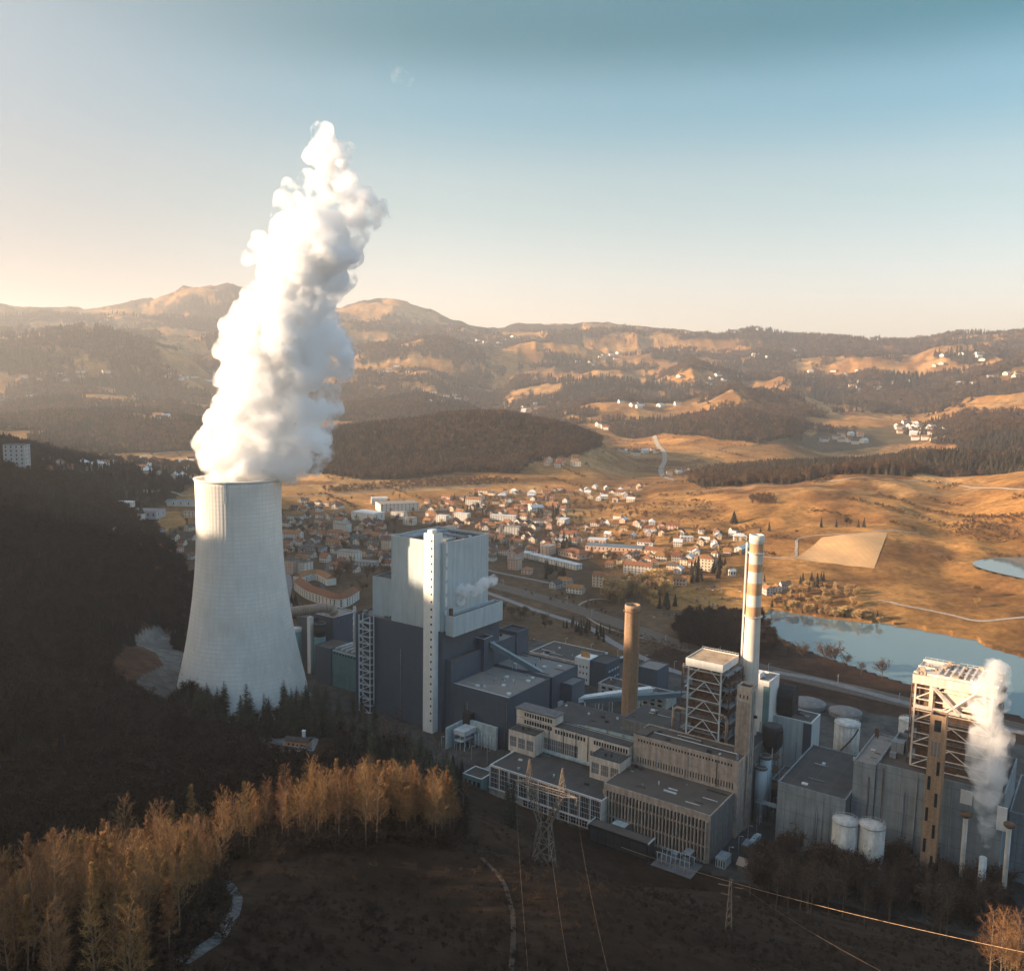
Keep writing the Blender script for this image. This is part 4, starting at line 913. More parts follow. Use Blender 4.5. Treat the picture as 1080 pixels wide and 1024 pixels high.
MB(o).lathe((-166, 472, 0), [(3.2, 145), (.1, 145)], 24, caps=False).build('flue', M_BLACK, t)
bd = [(143.0, 148.2), (132.5, 138.2), (119.5, 126.2), (106.5, 113.0)]
for a, c in bd: MB(o).lathe((-166, 472, 0), [(rad(a) + .04, a), (rad(c) + .04, c)], 40, caps=False).build('band', M_CHO, t)
for z in (107, 142.4):
    b = MB(o); b.lathe((-166, 472, 0), [(rad(z) + .1, z), (rad(z) + 1.0, z + .1), (rad(z) + 1.0, z + .35), (rad(z) + .1, z + .35)], 32, caps=False)
    for k in range(20):
        a = 2 * math.pi * k / 20; r_ = rad(z) + .95; b.bar((-166 + r_ * math.cos(a), 472 + r_ * math.sin(a), z + .3), (-166 + r_ * math.cos(a), 472 + r_ * math.sin(a), z + 1.3), .1)
    b.build('gallery_ring', M_STEEL, t)
b = MB(o); b.box(-171.9, -171.0, 471.4, 472.4, 40, 148); b.build('ladder', M_STEEL, t)
t = boxed('concrete_stair_tower', 'narrow ribbed concrete tower standing in front of the striped chimney', 'stair tower', (-160.8, -153.2, 438.6, 446.6, 78), M_OLDC, M_BLACK, 1.2, z0=-1)
b = MB(t['_o']); [b.box(-160.2 + k * 1.35, -159.75 + k * 1.35, 438.2, 438.62, 8, 70) for k in range(6)]; b.build('rib', M_OLDC, t)
wins(t, 'f', 438.56, -160, -154, 3, .3, 71.5, 73.5); wins(t, 's', -153.2, 440, 445, 2, .5, 30, 75, m=M_DARKC, name='recess')
b = MB(t['_o']); b.lathe((-152.6, 444.8, 0), [(.1, 60), (1.2, 60.3), (1.2, 61.2), (.1, 61.5)], 12); b.build('lamp_drum', M_BLACK, t)
t = boxed('concrete_stair_tower', 'narrow concrete tower with staggered window slots in front of the lit rooftop frame', 'stair tower', (-67.4, -60.8, 434.6, 441, 85.6), M_BRICK, M_BLACK, 1.0, z0=-2)
for k in range(8):
    wins(t, 'f', 434.58, -66.6 + (k % 2) * 3.4, -65.2 + (k % 2) * 3.4, 1, .9, 4 + k * 7.6, 10.6 + k * 7.6, name='window_slot')
wins(t, 'f', 434.58, -66.4, -62, 3, .6, 66, 73, name='grille', m=M_DARKC); wins(t, 'f', 434.58, -65.6, -62.4, 1, .9, 78, 83.4, name='window')

# ------------------------------------------------------------------ scaffolded boiler frames
def frame_tower(name, label, u0, u1, v0, v1, zb, zt, colm, corem, roofm, fascia, nfl, seed, ribs=False, left=5, right=6):
    rs = random.Random(seed); t = pthing(name, label, 'boiler frame', u0, v0, zb); o = (u0, v0, zb); t.location = W(u0, v0, zb)
    c = MB(o).box(u0 - .4, u0 + .4, v0 - .4, v0 + .4, zb, zt - .01).build('column', colm, t)
    repeat(c, [(u1 - u0, 0, 0), (0, v1 - v0, 0), (u1 - u0, v1 - v0, 0), (u1 - u0, (v1 - v0) * .5, 0)])
    b = MB(o); h = (zt - zb) / 4
    for k in range(4):
        z = zb + k * h; um = (u0 + u1) / 2
        for dz in (0, h * .5): b.bar((u0, v0, z + dz), (u1, v0, z + dz), .42)
        b.bar((u0, v0, z), (um, v0, z + h * .97), .45); b.bar((u1, v0, z), (um, v0, z + h * .97), .45)
        b.bar((u1, v0, z), (u1, v1, z + h), .4); b.bar((u1, v1, z), (u1, v0, z + h), .4)
    b.build('brace', colm, t)
    MB(o).box(u0 + 1.5, u1 - 1.5, v0 + 2.2, v1 - 1, zb, zt - 3).build('boiler_casing', corem, t)
    for k in range(nfl):
        z = zb + (k + .6) * (zt - zb - 4) / nfl; b = MB(o)
        b.box(u0 - left + rs.random(), u1 + right - rs.random() * 2, v0 + 1.2, v1 + 1.5, z, z + .22)
        for vv in (v0 + 1.2, v1 + 1.4):
            b.bar((u0 - left + 1, vv, z + 1.3), (u1 + right - 2, vv, z + 1.3), .14)
        b.bar((u1 + right - 2, v0 + 1.2, z + 1.3), (u1 + right - 2, v1 + 1.4, z + 1.3), .14)
        for q in range(9):
            uu = u0 - left + 1 + q * (u1 - u0 + left + right - 3) / 8; b.bar((uu, v0 + 1.2, z), (uu, v0 + 1.2, z + 1.3), .12)
        build_each(b, 'platform', M_RUST if k % 2 else M_GREY, t)
    for k in range(10):
        z = zb + rs.random() * (zt - zb) * .7; uu = rs.choice([u0 - left + 1, u0 - left + 2.5, u1 + 2, u1 + right - 2.2]); vv = v0 + 1.6 + rs.random() * (v1 - v0)
        MB(o).tube((uu, vv, z), (uu, vv, z + 6 + 14 * rs.random()), .35 + .3 * rs.random(), 8).build('riser_pipe', rs.choice([M_RUST, M_STEEL, M_DUCT]), t)
    b = MB(o)
    for uu in (u0 - left + .6, u1 + right - 1.6):
        for vv in (v0 + 1.4, (v0 + v1) / 2, v1 + 1): b.bar((uu, vv, zb), (uu, vv, zt - 5), .4)
    build_each(b, 'scaffold_post', M_RUST, t)
    MB(o).box(u0 - 1.2, u1 + 1.2, v0 - 1.2, v1 + 1.2, zt - .02, zt + .5).build('roof', roofm, t)
    b = MB(o); b.box(u0 - 1.3, u1 + 1.3, v0 - 1.45, v0 - 1.21, zt - 3.4, zt + .9); b.box(u1 + 1.21, u1 + 1.45, v0 - 1.2, v1 + 1.2, zt - 3.4, zt + .9); b.box(u0 - 1.45, u0 - 1.21, v0 - 1.2, v1 + 1.2, zt - 1.2, zt + .9); b.box(u0 - 1.3, u1 + 1.3, v1 + 1.21, v1 + 1.45, zt - 1.2, zt + .9)
    b.build('fascia', fascia, t)
    b = MB(o)
    for q in range(14):
        uu = u0 - 1.2 + q * (u1 - u0 + 2.4) / 13; b.bar((uu, v1 + 1.1, zt + .5), (uu, v1 + 1.1, zt + 1.9), .14)
    b.bar((u0 - 1.2, v1 + 1.1, zt + 1.9), (u1 + 1.2, v1 + 1.1, zt + 1.9), .14); b.build('railing', M_STEEL, t)
    return t, o
t, o = frame_tower('scaffold_tower', 'scaffolded steel boiler frame with a flat tan roof, left of the striped chimney', -192.2, -173.3, 447.6, 467.5, 40.2, 83.6, M_STEEL, M_RUST, mat('tan_roof', (.46, .33, .21), .9, .2, .2), M_WHITE, 9, 3)
b = MB(o); b.path([(-201, 449, 41), (-201, 449, 52), (-199, 449, 54), (-192, 449, 54)], .8, 10); b.path([(-169, 447.5, 41), (-169, 447.5, 54), (-171, 447.5, 56), (-173, 447.5, 56)], .8, 10); b.build('bent_pipe', M_DUCT, t)
t, o = frame_tower('scaffold_tower', 'taller boiler frame with a ribbed sunlit roof, far right behind the steam', -78.4, -44.6, 457.5, 484.5, 50.2, 95.4, M_OCHRE, M_RUST, M_OCHRE, M_OCHRE, 8, 9, left=2.5, right=3)
b = MB(o)
for k in range(9): b.box(-70 + k * 2.9, -69 + k * 2.9, 461, 481, 95.95, 97.3)
for v in (459, 470, 482): b.box(-80, -43, v, v + .8, 95.94, 97.0)
b.build('roof_beam', M_OCHRE, t)
b = MB(o)
rs_ = random.Random(4)
for k in range(26): 
    u = -79 + 35 * rs_.random(); v = 457 + rs_.random() * 27; b.box(u, u + .7 + rs_.random() * 1.6, v, v + .7 + rs_.random() * 1.6, 95.95, 97 + rs_.random() * 1.6)
b.build('roof_plant', mat('tan_plant', (.45, .35, .26), .8, .2, .4), t)
b = MB(o); b.box(-72, -70.3, 456.4, 457.9, 80, 93); b.bar((-71, 457, 92), (-58, 457, 80), 1.5); b.bar((-52, 457, 92), (-64, 457, 80), 1.1); b.box(-46, -44.7, 456.4, 457.9, 80, 93); b.box(-78, -45, 456.6, 457.8, 79.6, 81.2); b.build('girder', M_OCHRE, t)
MB(o).box(-66, -48, 458.5, 460, 82, 92).build('front_panel', M_OCHRE, t)

# ------------------------------------------------------------------ right hand units
t = boxed('flue_gas_scrubber', 'white tall block with a teal corner recess right of the striped chimney', 'power plant building', (-181, -163.2, 497, 515, 63), M_WHITE, M_GROOF, .8, trim=M_WHITE)
MB(t['_o']).box(-166.4, -163.05, 496.85, 498.5, 2, 60).build('corner_recess', M_TEAL, t)
b = MB(t['_o']); b.box(-178, -170, 500, 508, 62.3, 65.5); build_each(b, 'roof_unit', M_WHITE, t); MB(t['_o']).box(-180, -170, 496.6, 497.1, 50, 54).build('canopy', M_OCHRE, t)
t = boxed('absorber_building', 'white box with horizontal joints and a dark corner strip, below the black hood', 'power plant building', (-162.8, -141, 508, 526, 40), M_WCLAD, M_ROOFB, .5, trim=M_WHITE)
MB(t['_o']).box(-145.5, -140.9, 507.85, 509.2, 1, 39.2).build('corner_strip', M_CLAD, t)
t = pthing('dark_hood', 'black rounded hood sitting on the white box beside the tall white block', 'hopper', -162, 510, 40); o = (-162, 510, 40); t.location = W(-162, 510, 40)
b = MB(o); prof = [(511, 40.02), (511, 51), (513, 55), (516.5, 57), (520, 56), (522.5, 52), (523, 40.02)]
a_ = [b.pt((-162.4, p[0], p[1])) for p in prof]; c_ = [b.pt((-153.5, p[0], p[1])) for p in prof]; b.face(a_[::-1]); b.face(c_)
for k in range(len(prof)): k2 = (k + 1) % len(prof); b.face((a_[k], a_[k2], c_[k2], c_[k]))
b.build('hood', M_BLACK, t); b = MB(o); b.bar((-153.2, 512, 41), (-153.2, 520, 50), .35); b.build('rail', M_RUST, t)
t = pthing('ash_hopper', 'black octagonal hopper raised on legs in front of the white box', 'hopper', -151, 470, 0); o = (-151, 470, 0)
b = MB(o); b.lathe((-151, 470, 0), [(2.2, 33), (5.6, 38), (5.8, 40), (5.8, 47), (5.0, 48.6)], 8, smooth=False); b.build('bin', M_BLACK, t)
b = MB(o); [b.bar((-151 + 4.6 * math.cos(a), 470 + 4.6 * math.sin(a), 0), (-151 + 4.6 * math.cos(a), 470 + 4.6 * math.sin(a), 39), .5) for a in (.4, 1.97, 3.54, 5.1)]; build_each(b, 'leg', M_STEEL, t)
b = MB(o); [b.box(-155.5, -146.5, 465.5, 474.5, z, z + .25) for z in (14, 24, 31)]; build_each(b, 'platform', M_RUST, t)
silo('storage_silo', 'small pale blue silo in front, lower of the pair under the black hopper', -151.3, 455, 3.1, 29, M_WCLAD, M_ROOFB)
silo('storage_silo', 'small pale blue silo behind, higher of the pair under the black hopper', -151.5, 462, 3.0, 32.5, M_WCLAD, M_ROOFB)
t = boxed('old_pump_house', 'dark grey low building beneath the two small pale silos', 'power plant building', (-152.6, -137.5, 478, 500, 14), M_DARKC, M_ROOFB, .3, trim=M_GREY)
t = boxed('black_roof_hall', 'grey panelled hall with a large empty black roof, lower left of the grey hall', 'power plant building', (-136, -102.4, 436, 495, 33), M_GREY, M_ROOF, .7, trim=M_GREY, z0=-2)
b = MB(t['_o']); b.box(-126, -123, 442, 444, 32.3, 32.9); build_each(b, 'roof_hatch', M_TRIM, t)
t = boxed('grey_unit_hall', 'large grey panelled hall carrying the sunlit boiler frame at far right', 'power plant building', (-91.6, -36, 447.4, 496, 51), M_GREY, M_ROOFB, 1.6, trim=M_GREY, z0=-2)
b = MB(t['_o']); [b.box(-84 + k * 2.6, -82.6 + k * 2.6, 447.2, 447.42, 9, 10.6) for k in range(5)]; build_each(b, 'window_row', M_BLACK, t)
b = MB(t['_o']); b.box(-90, -84, 470, 476, 49.3, 55); b.box(-89, -86, 462, 465, 49.3, 52); build_each(b, 'roof_unit', M_GREY, t)
MB(t['_o']).box(-54, -49, 446.6, 447.38, 42, 48.5).build('white_cabin', M_WHITE, t); MB(t['_o']).box(-38.5, -34.5, 446.2, 447.38, 34, 45).build('bay', M_WHITE, t)
t = boxed('grey_bunker_strip', 'narrow grey wing with a gravel roof on the left side of the grey hall', 'power plant building', (-102.2, -91.8, 446.4, 490, 50), M_GREY, M_GROOF, .5, trim=M_GREY, z0=-2)
MB(t['_o']).box(-101.5, -99.8, 486, 488, 49.4, 54).build('roof_pipe', M_RUST, t)
t = boxed('coal_bunker', 'dark low hall behind the steam at the right picture edge', 'power plant building', (-35.4, 10, 470, 520, 34), M_GREY, M_ROOFB, .8, trim=M_GREY, z0=-2)
silo('storage_silo', 'white round silo with a rusty stair behind the black roof hall', -134, 562.5, 7.6, 24.6, M_SWHITE, M_SWHITE, stairs=True)
silo('storage_silo', 'white round tank with a teal door left of the sunlit boiler frame', -103, 585, 5.4, 27, M_SWHITE, M_SWHITE)
t = pthing('teal_cabin', 'teal cabin standing against the white round tank', 'cabin', -103, 578, 0); o = (-103, 578, 0); MB(o).box(-103, -98.4, 574, 579.4, 0, 22).build('wall', M_TEAL, t); MB(o).box(-103.3, -98.1, 573.7, 579.7, 22.01, 22.5).build('roof', M_BLACK, t)
silo('storage_silo', 'left one of two stained white silos behind the bare trees at the front', -99, 424, 5.9, 28.4, M_SWHITE, M_SWHITE, group='front silos', z0=-1)
silo('storage_silo', 'right one of two stained white silos behind the bare trees at the front', -87.4, 426.5, 5.8, 28.8, M_SWHITE, M_SWHITE, group='front silos', z0=-1)
for (u, v, r, lab) in ((-181.5, 641, 12.5, 'larger of two shallow grey round tanks by the railway'), (-154.5, 640, 11, 'smaller of two shallow grey round tanks by the railway')):
    t = pthing('settling_tank', lab, 'tank', u, v, 0); MB((u, v, 0)).lathe((u, v, 0), [(r, -.5), (r, 4)], 40).build('wall', M_DARKC, t)
    MB((u, v, 0)).lathe((u, v, 0), [(r + .4, 4.01), (r + .4, 4.3), (.5, 6.4), (.05, 6.4)], 40).build('roof', mat('tank_roof', (.23, .215, .20), .95, .15, .3, bump=.3), t)
for (u, v, h, lab) in ((-50, 438, 41.5, 'thin grey vent stack with a brown cap left of the right steam plume'), (-32.6, 438, 42, 'thin grey vent stack with a brown cap right of the right steam plume')):
    t = pthing('vent_stack', lab, 'chimney', u, v, 0); MB((u, v, 0)).tube((u, v, -1), (u, v, h - 2), 1.05, 12).build('pipe', M_SWHITE, t)
    MB((u, v, 0)).lathe((u, v, 0), [(1.2, h - 2), (2.4, h - 1), (2.4, h), (1.5, h + .5)], 16).build('cap', M_RUST, t)
t = pthing('steam_vent', 'short pipe at the foot of the right steam plume', 'vent', -41.5, 436, 0); MB((-41.5, 436, 0)).tube((-41.5, 436, -1), (-41.5, 436, 24), 1.6, 14).build('pipe', M_STEEL, t)
# low buildings behind the halls
t = boxed('courtyard_office', 'long low office block with an empty roof court behind the dark halls', 'office', (-398, -345, 598, 636, 11), M_OLDC, M_ROOF, .5, trim=M_TRIM)
wins(t, 'f', 597.98, -396, -346, 16, .7, 6.5, 9.0); wins(t, 'f', 597.98, -396, -346, 16, .7, 2, 4.5)
t = boxed('office_tower', 'white and dark blue office tower with an orange sign panel on its roof', 'office', (-333, -318, 585, 606, 20), M_CLAD, M_ROOF, .6)
MB(t['_o']).box(-346, -333.1, 584, 598, 0, 20.4).build('white_wing', M_WHITE, t); MB(t['_o']).box(-343, -335, 588, 588.7, 20.41, 24.5).build('roof_panel', mat('orange_panel', (.62, .30, .10), .7), t)
b = MB(t['_o']); [b.box(-344.6 + k * 3, -343.6 + k * 3, 583.9, 584.02, 3 + r_ * 5, 4.6 + r_ * 5) for k in range(4) for r_ in range(3)]; build_each(b, 'window_row', M_GLASS, t)
b = MB(t['_o']); [b.box(-318.02, -317.9, 588 + k * 4.5, 591 + k * 4.5, 6 + r_ * 6, 7.5 + r_ * 6) for k in range(4) for r_ in range(2)]; build_each(b, 'side_window_row', M_STEEL, t)
t = boxed('workshop', 'white two storey workshop right of the office tower, behind the brick chimney', 'workshop', (-318, -262, 572, 590, 8.5), M_SWHITE, M_ROOF, .4, trim=M_TRIM)
wins(t, 'f', 571.98, -316, -264, 9, .55, 5, 6.8); wins(t, 'f', 571.98, -316, -264, 9, .55, 1.4, 3.2)
t = boxed('crusher_house', 'dark cube with a pale roof between the brick chimney and the boiler frame', 'power plant building', (-296, -279, 592, 612, 21), M_CLAD, M_GROOF, .5, trim=M_CLAD)
t = boxed('water_plant', 'low pale roofed building with an open white frame, right of the dark cube', 'workshop', (-266, -238, 520, 548, 9), M_SWHITE, M_ROOF, .3, trim=M_TRIM)
wins(t, 'f', 519.98, -265, -239, 12, .8, 4.6, 7.4); wins(t, 's', -238, 521, 547, 8, .8, 4.6, 7.4)
t = boxed('long_store', 'long low grey store with a pale roof behind the boiler frame', 'workshop', (-262, -214, 604, 622, 9.5), M_GREY, M_GROOF, .4, trim=M_TRIM)
t = pthing('curved_conveyor', 'white curved conveyor gallery on white legs passing behind the brick chimney', 'conveyor', -319, 500, 0); o = (-319, 500, 0)
CP = [(-327, 489, 5), (-321, 496, 9.4), (-314, 506, 11.6), (-302, 523, 12.6), (-287, 546, 13), (-272, 568, 13.2)]
gallery(t, o, CP, 4.4, 3.0, mat('white_gallery', (.60, .63, .63), .6, .08, .3), M_WHITE)
b = MB(o)
for (x, y, z) in [(-316, 503, 11)] + [tuple(Vector(CP[3]).lerp(Vector(CP[5]), f)) for f in (0, .2, .4, .6, .85)]:
    for e in (-1.8, 1.8): b.bar((x + e, y - e * .6, 0), (x + e, y - e * .6, z), .55)
build_each(b, 'leg', M_WHITE, t)
t = pthing('rooftop_conveyor', 'white enclosed conveyor lying along the dark roof behind the cream building', 'conveyor', -262, 440, 0); o = (-262, 440, 0)
gallery(t, o, [(-266, 436, 31), (-250, 439, 31.5), (-216, 440.5, 32)], 4.6, 3.6, M_PB, M_ROOF)
b = MB(o); [b.bar((u, 437.2, 24), (u, 437.2, 35), .4) for u in (-256, -246, -236, -226, -218)]; build_each(b, 'post', M_GREY, t)
t = boxed('bunker_roof_hall', 'dark sloping roofed hall between the cream building and the brick chimney', 'power plant building', (-290, -216, 434.6, 482, 27), M_DARKC, M_ROOF, .2)
roof_bits(t, [(-268, 470, 26.8, 1, 1, 1), (-250, 474, 26.8, 1, 1, 1), (-240, 462, 26.8, 1, 1, 1)])
t = pthing('gable_shed', 'small shed with a pale tan gable roof at the plant gate', 'shed', -142, 399, 0); o = (-142, 399, 0)
MB(o).box(-142, -124.5, 399, 406, -1.5, 3.4).build('wall', M_DARKC, t)
b = MB(o); i_ = [b.pt(p) for p in ((-142.6, 398.3, 3.2), (-123.9, 398.3, 3.2), (-123.9, 402.5, 5.6), (-142.6, 402.5, 5.6), (-142.6, 406.7, 3.2), (-123.9, 406.7, 3.2))]
b.face((i_[0], i_[1], i_[2], i_[3])); b.face((i_[3], i_[2], i_[5], i_[4])); b.face((i_[0], i_[3], i_[4])); b.face((i_[1], i_[5], i_[2])); b.face((i_[0], i_[4], i_[5], i_[1])); b.build('roof', mat('tan_shed_roof', (.40, .31, .25), .9, .15, .4), t)
# yard furniture: transformers, racks, containers, pipe bridges
t = pthing('substation', 'fenced outdoor switchgear with rows of grey posts before the finned hall', 'substation', -186, 386, 0); o = (-186, 386, 0)
MB(o).box(-178, -157, 378, 393, -3, .25).build('slab', M_YARD, t)
b = MB(o)
for k in range(8):
    for j in range(2): b.tube((-176 + k * 2.4, 381 + j * 6, 0), (-176 + k * 2.4, 381 + j * 6, 6.2), .16, 6)
build_each(b, 'post', M_STEEL, t)
b = MB(o); [b.bar((-176.5, 381 + j * 6, 6.3), (-158.5, 381 + j * 6, 6.3), .22) for j in range(2)]; b.build('busbar', M_STEEL, t)
b = MB(o); [b.box(-172 + k * 6, -169 + k * 6, 388.5, 392, .3, 3.6) for k in range(2)]; build_each(b, 'transformer', M_GREY, t)
for i_, (u, v, w, d, h, m, lab) in enumerate([(-166, 389, 4, 5, 5.5, M_DARKC, 'dark transformer housing leaning on the finned hall, beside its right corner'), (-152, 396, 5, 8, 4.5, M_PB, 'pale blue cabinet at the right corner of the finned hall'), (-122, 424, 9, 5, 4, M_GREY, 'grey cooler bank in the lane between finned hall and black roof hall'), (-147, 418, 4, 7, 3.2, M_DARKC, 'dark container in the lane beside the finned hall'), (-300, 405, 6, 9, 6, M_PB, 'pale blue tank cabin between loading bay and glazed hall')]):
    t = pthing('equipment_cabinet', lab, 'cabinet', u, v, 0); o = (u, v, 0); MB(o).box(u, u + w, v, v + d, -1.5, h).build('casing', m, t); MB(o).box(u - .2, u + w + .2, v - .2, v + d + .2, h + .01, h + .3).build('lid', M_GREY, t)
    b = MB(o); [b.box(u + .4 + q * w / 4, u + .4 + q * w / 4 + w * .12, v - .06, v + .02, .5, h - .6) for q in range(4)]; build_each(b, 'louver', M_BLACK, t)
t = pthing('pipe_bridge', 'low pipe bridge crossing the lane between the finned hall and the black roof hall', 'pipe bridge', -150, 452, 0); o = (-150, 452, 0)
b = MB(o); [b.tube((-152, 450 + k * .9, 12 + .4 * k), (-136.4, 450 + k * .9, 12 + .4 * k), .35, 8) for k in range(3)]; build_each(b, 'pipe', M_STEEL, t)
b = MB(o); [b.bar((u, v, 0), (u, v, 12), .4) for u in (-149, -140) for v in (449.6, 452.4)]; build_each(b, 'leg', M_STEEL, t)

# ------------------------------------------------------------------ roof clutter, wall pipes, lamps, lorries, overhead line masts
rc = random.Random(77)
def clutter(lab, n, tall=1.6, seed=0, pipes=0):
    t = next(o for o in bpy.data.objects if o.get('label') == lab); o = t['_o']; w = next(c for c in t.children if c.name.startswith('roof') and not c.name.startswith('roof_'))
    xs = [v.co.x for v in w.data.vertices]; ys = [v.co.y for v in w.data.vertices]; z = max(v.co.z for v in w.data.vertices)
    for k in range(n):
        x = rc.uniform(min(xs) + 2, max(xs) - 4); y = rc.uniform(min(ys) + 2, max(ys) - 3); b = MB(); ty = rc.random()
        if ty < .45: b.box(x, x + rc.uniform(.8, 2.6), y, y + rc.uniform(.8, 2.2), z, z + rc.uniform(.5, tall)); nm = 'roof_vent'
        elif ty < .75: b.tube((x, y, z), (x, y, z + rc.uniform(1, tall * 1.6)), rc.uniform(.2, .5), 8); nm = 'roof_stack'
        else: b.tube((x, y, z + .35), (min(max(xs) - 1, x + rc.uniform(4, 14)), y, z + .35), .22, 6); nm = 'roof_conduit'
        b.build(nm, rc.choice([M_GREY, M_RUST, M_STEEL, M_TRIM, M_BLACK]), t)
    wl = next(c for c in t.children if c.name.startswith('wall')); xs = [v.co.x for v in wl.data.vertices]; z1 = max(v.co.z for v in wl.data.vertices)
    for k in range(pipes):
        x = rc.uniform(min(xs) + 1, max(xs) - 1); b = MB(); b.tube((x, -.28, 0), (x, -.28, z1 * rc.uniform(.6, .98)), rc.uniform(.12, .3), 6); b.build('wall_pipe', rc.choice([M_RUST, M_GREY]), t)
for lab, n, p in (('long low hall with tall glazed bays and a flat black roof, below the cream building', 12, 0), ('old brown concrete hall with close vertical fins, nearest to the dark hillside', 12, 0), ('weathered concrete block with a row of small square holes, above the finned hall', 9, 5),
                  ('grey panelled hall with a large empty black roof, lower left of the grey hall', 5, 6), ('large grey panelled hall carrying the sunlit boiler frame at far right', 14, 9), ('narrow grey wing with a gravel roof on the left side of the grey hall', 5, 2), ('low wide dark hall with pale roof dotted with skylights, nearest corner below the conveyor', 10, 6),
                  ('second low dark hall with pale roof behind the sloping conveyor', 8, 0), ('dark sloping roofed hall between the cream building and the brick chimney', 14, 0), ('huge dark blue boiler house block below the pale upper block, behind the white stair tower', 10, 2), ('tall pale blue windowless block standing on the dark boiler house', 14, 0), ('low dark boiler house roof carrying the scaffolded boiler frame', 16, 0),
                  ('white box with horizontal joints and a dark corner strip, below the black hood', 6, 4), ('white tall block with a teal corner recess right of the striped chimney', 6, 3), ('dark low hall behind the steam at the right picture edge', 10, 0), ('long low office block with an empty roof court behind the dark halls', 10, 0), ('dark building with a pale roof into which the brown duct dives', 8, 3),
                  ('dark block behind the penthouse with a light roof', 5, 0), ('white two storey workshop right of the office tower, behind the brick chimney', 8, 0)): clutter(lab, n, pipes=p)
def lamp(u, v, where):
    t = pthing('street_lamp', where, 'street lamp', u, v, 0, 'plant street lamps'); o = (u, v, 0); MB(o).tube((u, v, -.5), (u, v, 9), .12, 6, .08).build('pole', M_STEEL, t); b = MB(o); b.tube((u, v, 9), (u + 1.6, v, 9.3), .07, 5); b.box(u + 1.2, u + 2.2, v - .2, v + .2, 9.22, 9.45); b.build('lamp_head', M_STEEL, t)
for k in range(6): lamp(-147.5, 402 + k * 13, 'grey street lamp along the lane right of the finned hall')
for k in range(7): lamp(-398 + k * 26, 655, 'grey street lamp along the rear yard by the railway')
for k in range(4): lamp(-346 + k * 12, 421, 'grey street lamp in front of the loading bay')
def lorry(u, v, rz, col, lab):
    t = pthing('lorry', lab, 'lorry', u, v, 0, 'plant lorries'); t.rotation_euler[2] = -PA + rz
    MB().box(-6.2, 2.2, -1.25, 1.25, 1.1, 3.7).build('cargo_box', col, t); b = MB(); b.box(2.6, 4.9, -1.2, 1.2, .6, 2.9); b.build('cab', M_WHITE, t); b = MB(); b.box(4.88, 4.95, -1.05, 1.05, 1.7, 2.6); b.build('windscreen', M_GLASS, t)
    w = MB(); w.tube((3.7, -1.3, .5), (3.7, -.95, .5), .5, 10); w0 = w.build('wheel', M_BLACK, t); repeat(w0, [(0, 2.25, 0), (-7.2, 0, 0), (-7.2, 2.25, 0), (-8.6, 0, 0), (-8.6, 2.25, 0)]); MB().box(-6.1, 4.8, -.5, .5, .55, 1.09).build('chassis', M_BLACK, t)
lorry(-144, 430, 1.57, M_PB, 'pale blue lorry parked in the lane beside the finned hall'); lorry(-300, 442, 0, M_WHITE, 'white lorry parked between loading bay and cream building'); lorry(-140, 545, 1.2, M_TRIM, 'pale lorry beside the white round silo'); lorry(-402, 648, .1, M_WHITE, 'white lorry in the rear yard by the railway')

for k in range(18):
    cn, cm = rc.choice([('rusty', M_RUST), ('grey', M_GREY), ('pale blue', M_PB), ('dark', M_BLACK)])
    u, v, wh = rc.choice([(rc.uniform(-405, -300), rc.uniform(640, 657), 'in the rear yard by the railway'), (rc.uniform(-260, -180), rc.uniform(630, 656), 'in the yard beside the railway tanks'), (rc.uniform(-128, -105), rc.uniform(405, 430), 'in front of the black roof hall')])
    t = pthing('container', '%s steel container standing %s' % (cn, wh), 'container', u, v, 0, 'steel containers'); t.rotation_euler[2] = -PA + rc.choice([0, 1.5708]) + rc.uniform(-.1, .1)
    MB().box(-3, 3, -1.2, 1.2, 0, 2.6).build('casing', cm, t); b = MB(); [b.box(3.0, 3.06, -1.1 + s_ * 1.15, -.05 + s_ * 1.15, .15, 2.45) for s_ in (0, 1)]; build_each(b, 'door', M_GREY, t)
# ================================================================== ROADS AND RAILWAY
M_ASPH = mat('asphalt', (.10, .098, .095), .92, .15, .2); M_PALE = mat('pale_gravel_road', (.34, .29, .235), .95, .15, .3); M_BALL = mat('rail_ballast', (.135, .098, .075), .95, .2, .4)
M_RAIL = mat('rail_steel', (.20, .16, .13), .5, .2, .5); M_COOL = mat('grey_road', (.235, .225, .215), .95, .15, .3)
def resample(P, step):
    P = [np.array(p[:2]) for p in P]; Q = []
    for k in range(len(P) - 1):                      # Catmull-Rom through the surveyed points
        a = P[max(0, k - 1)]; b = P[k]; c = P[k + 1]; d = P[min(len(P) - 1, k + 2)]; n = max(2, int(np.linalg.norm(c - b) / step))
        for t in np.linspace(0, 1, n, endpoint=False): Q.append(.5 * (2 * b + (c - a) * t + (2 * a - 5 * b + 4 * c - d) * t * t + (-a + 3 * b - 3 * c + d) * t ** 3))
    Q.append(P[-1]); return np.array(Q)
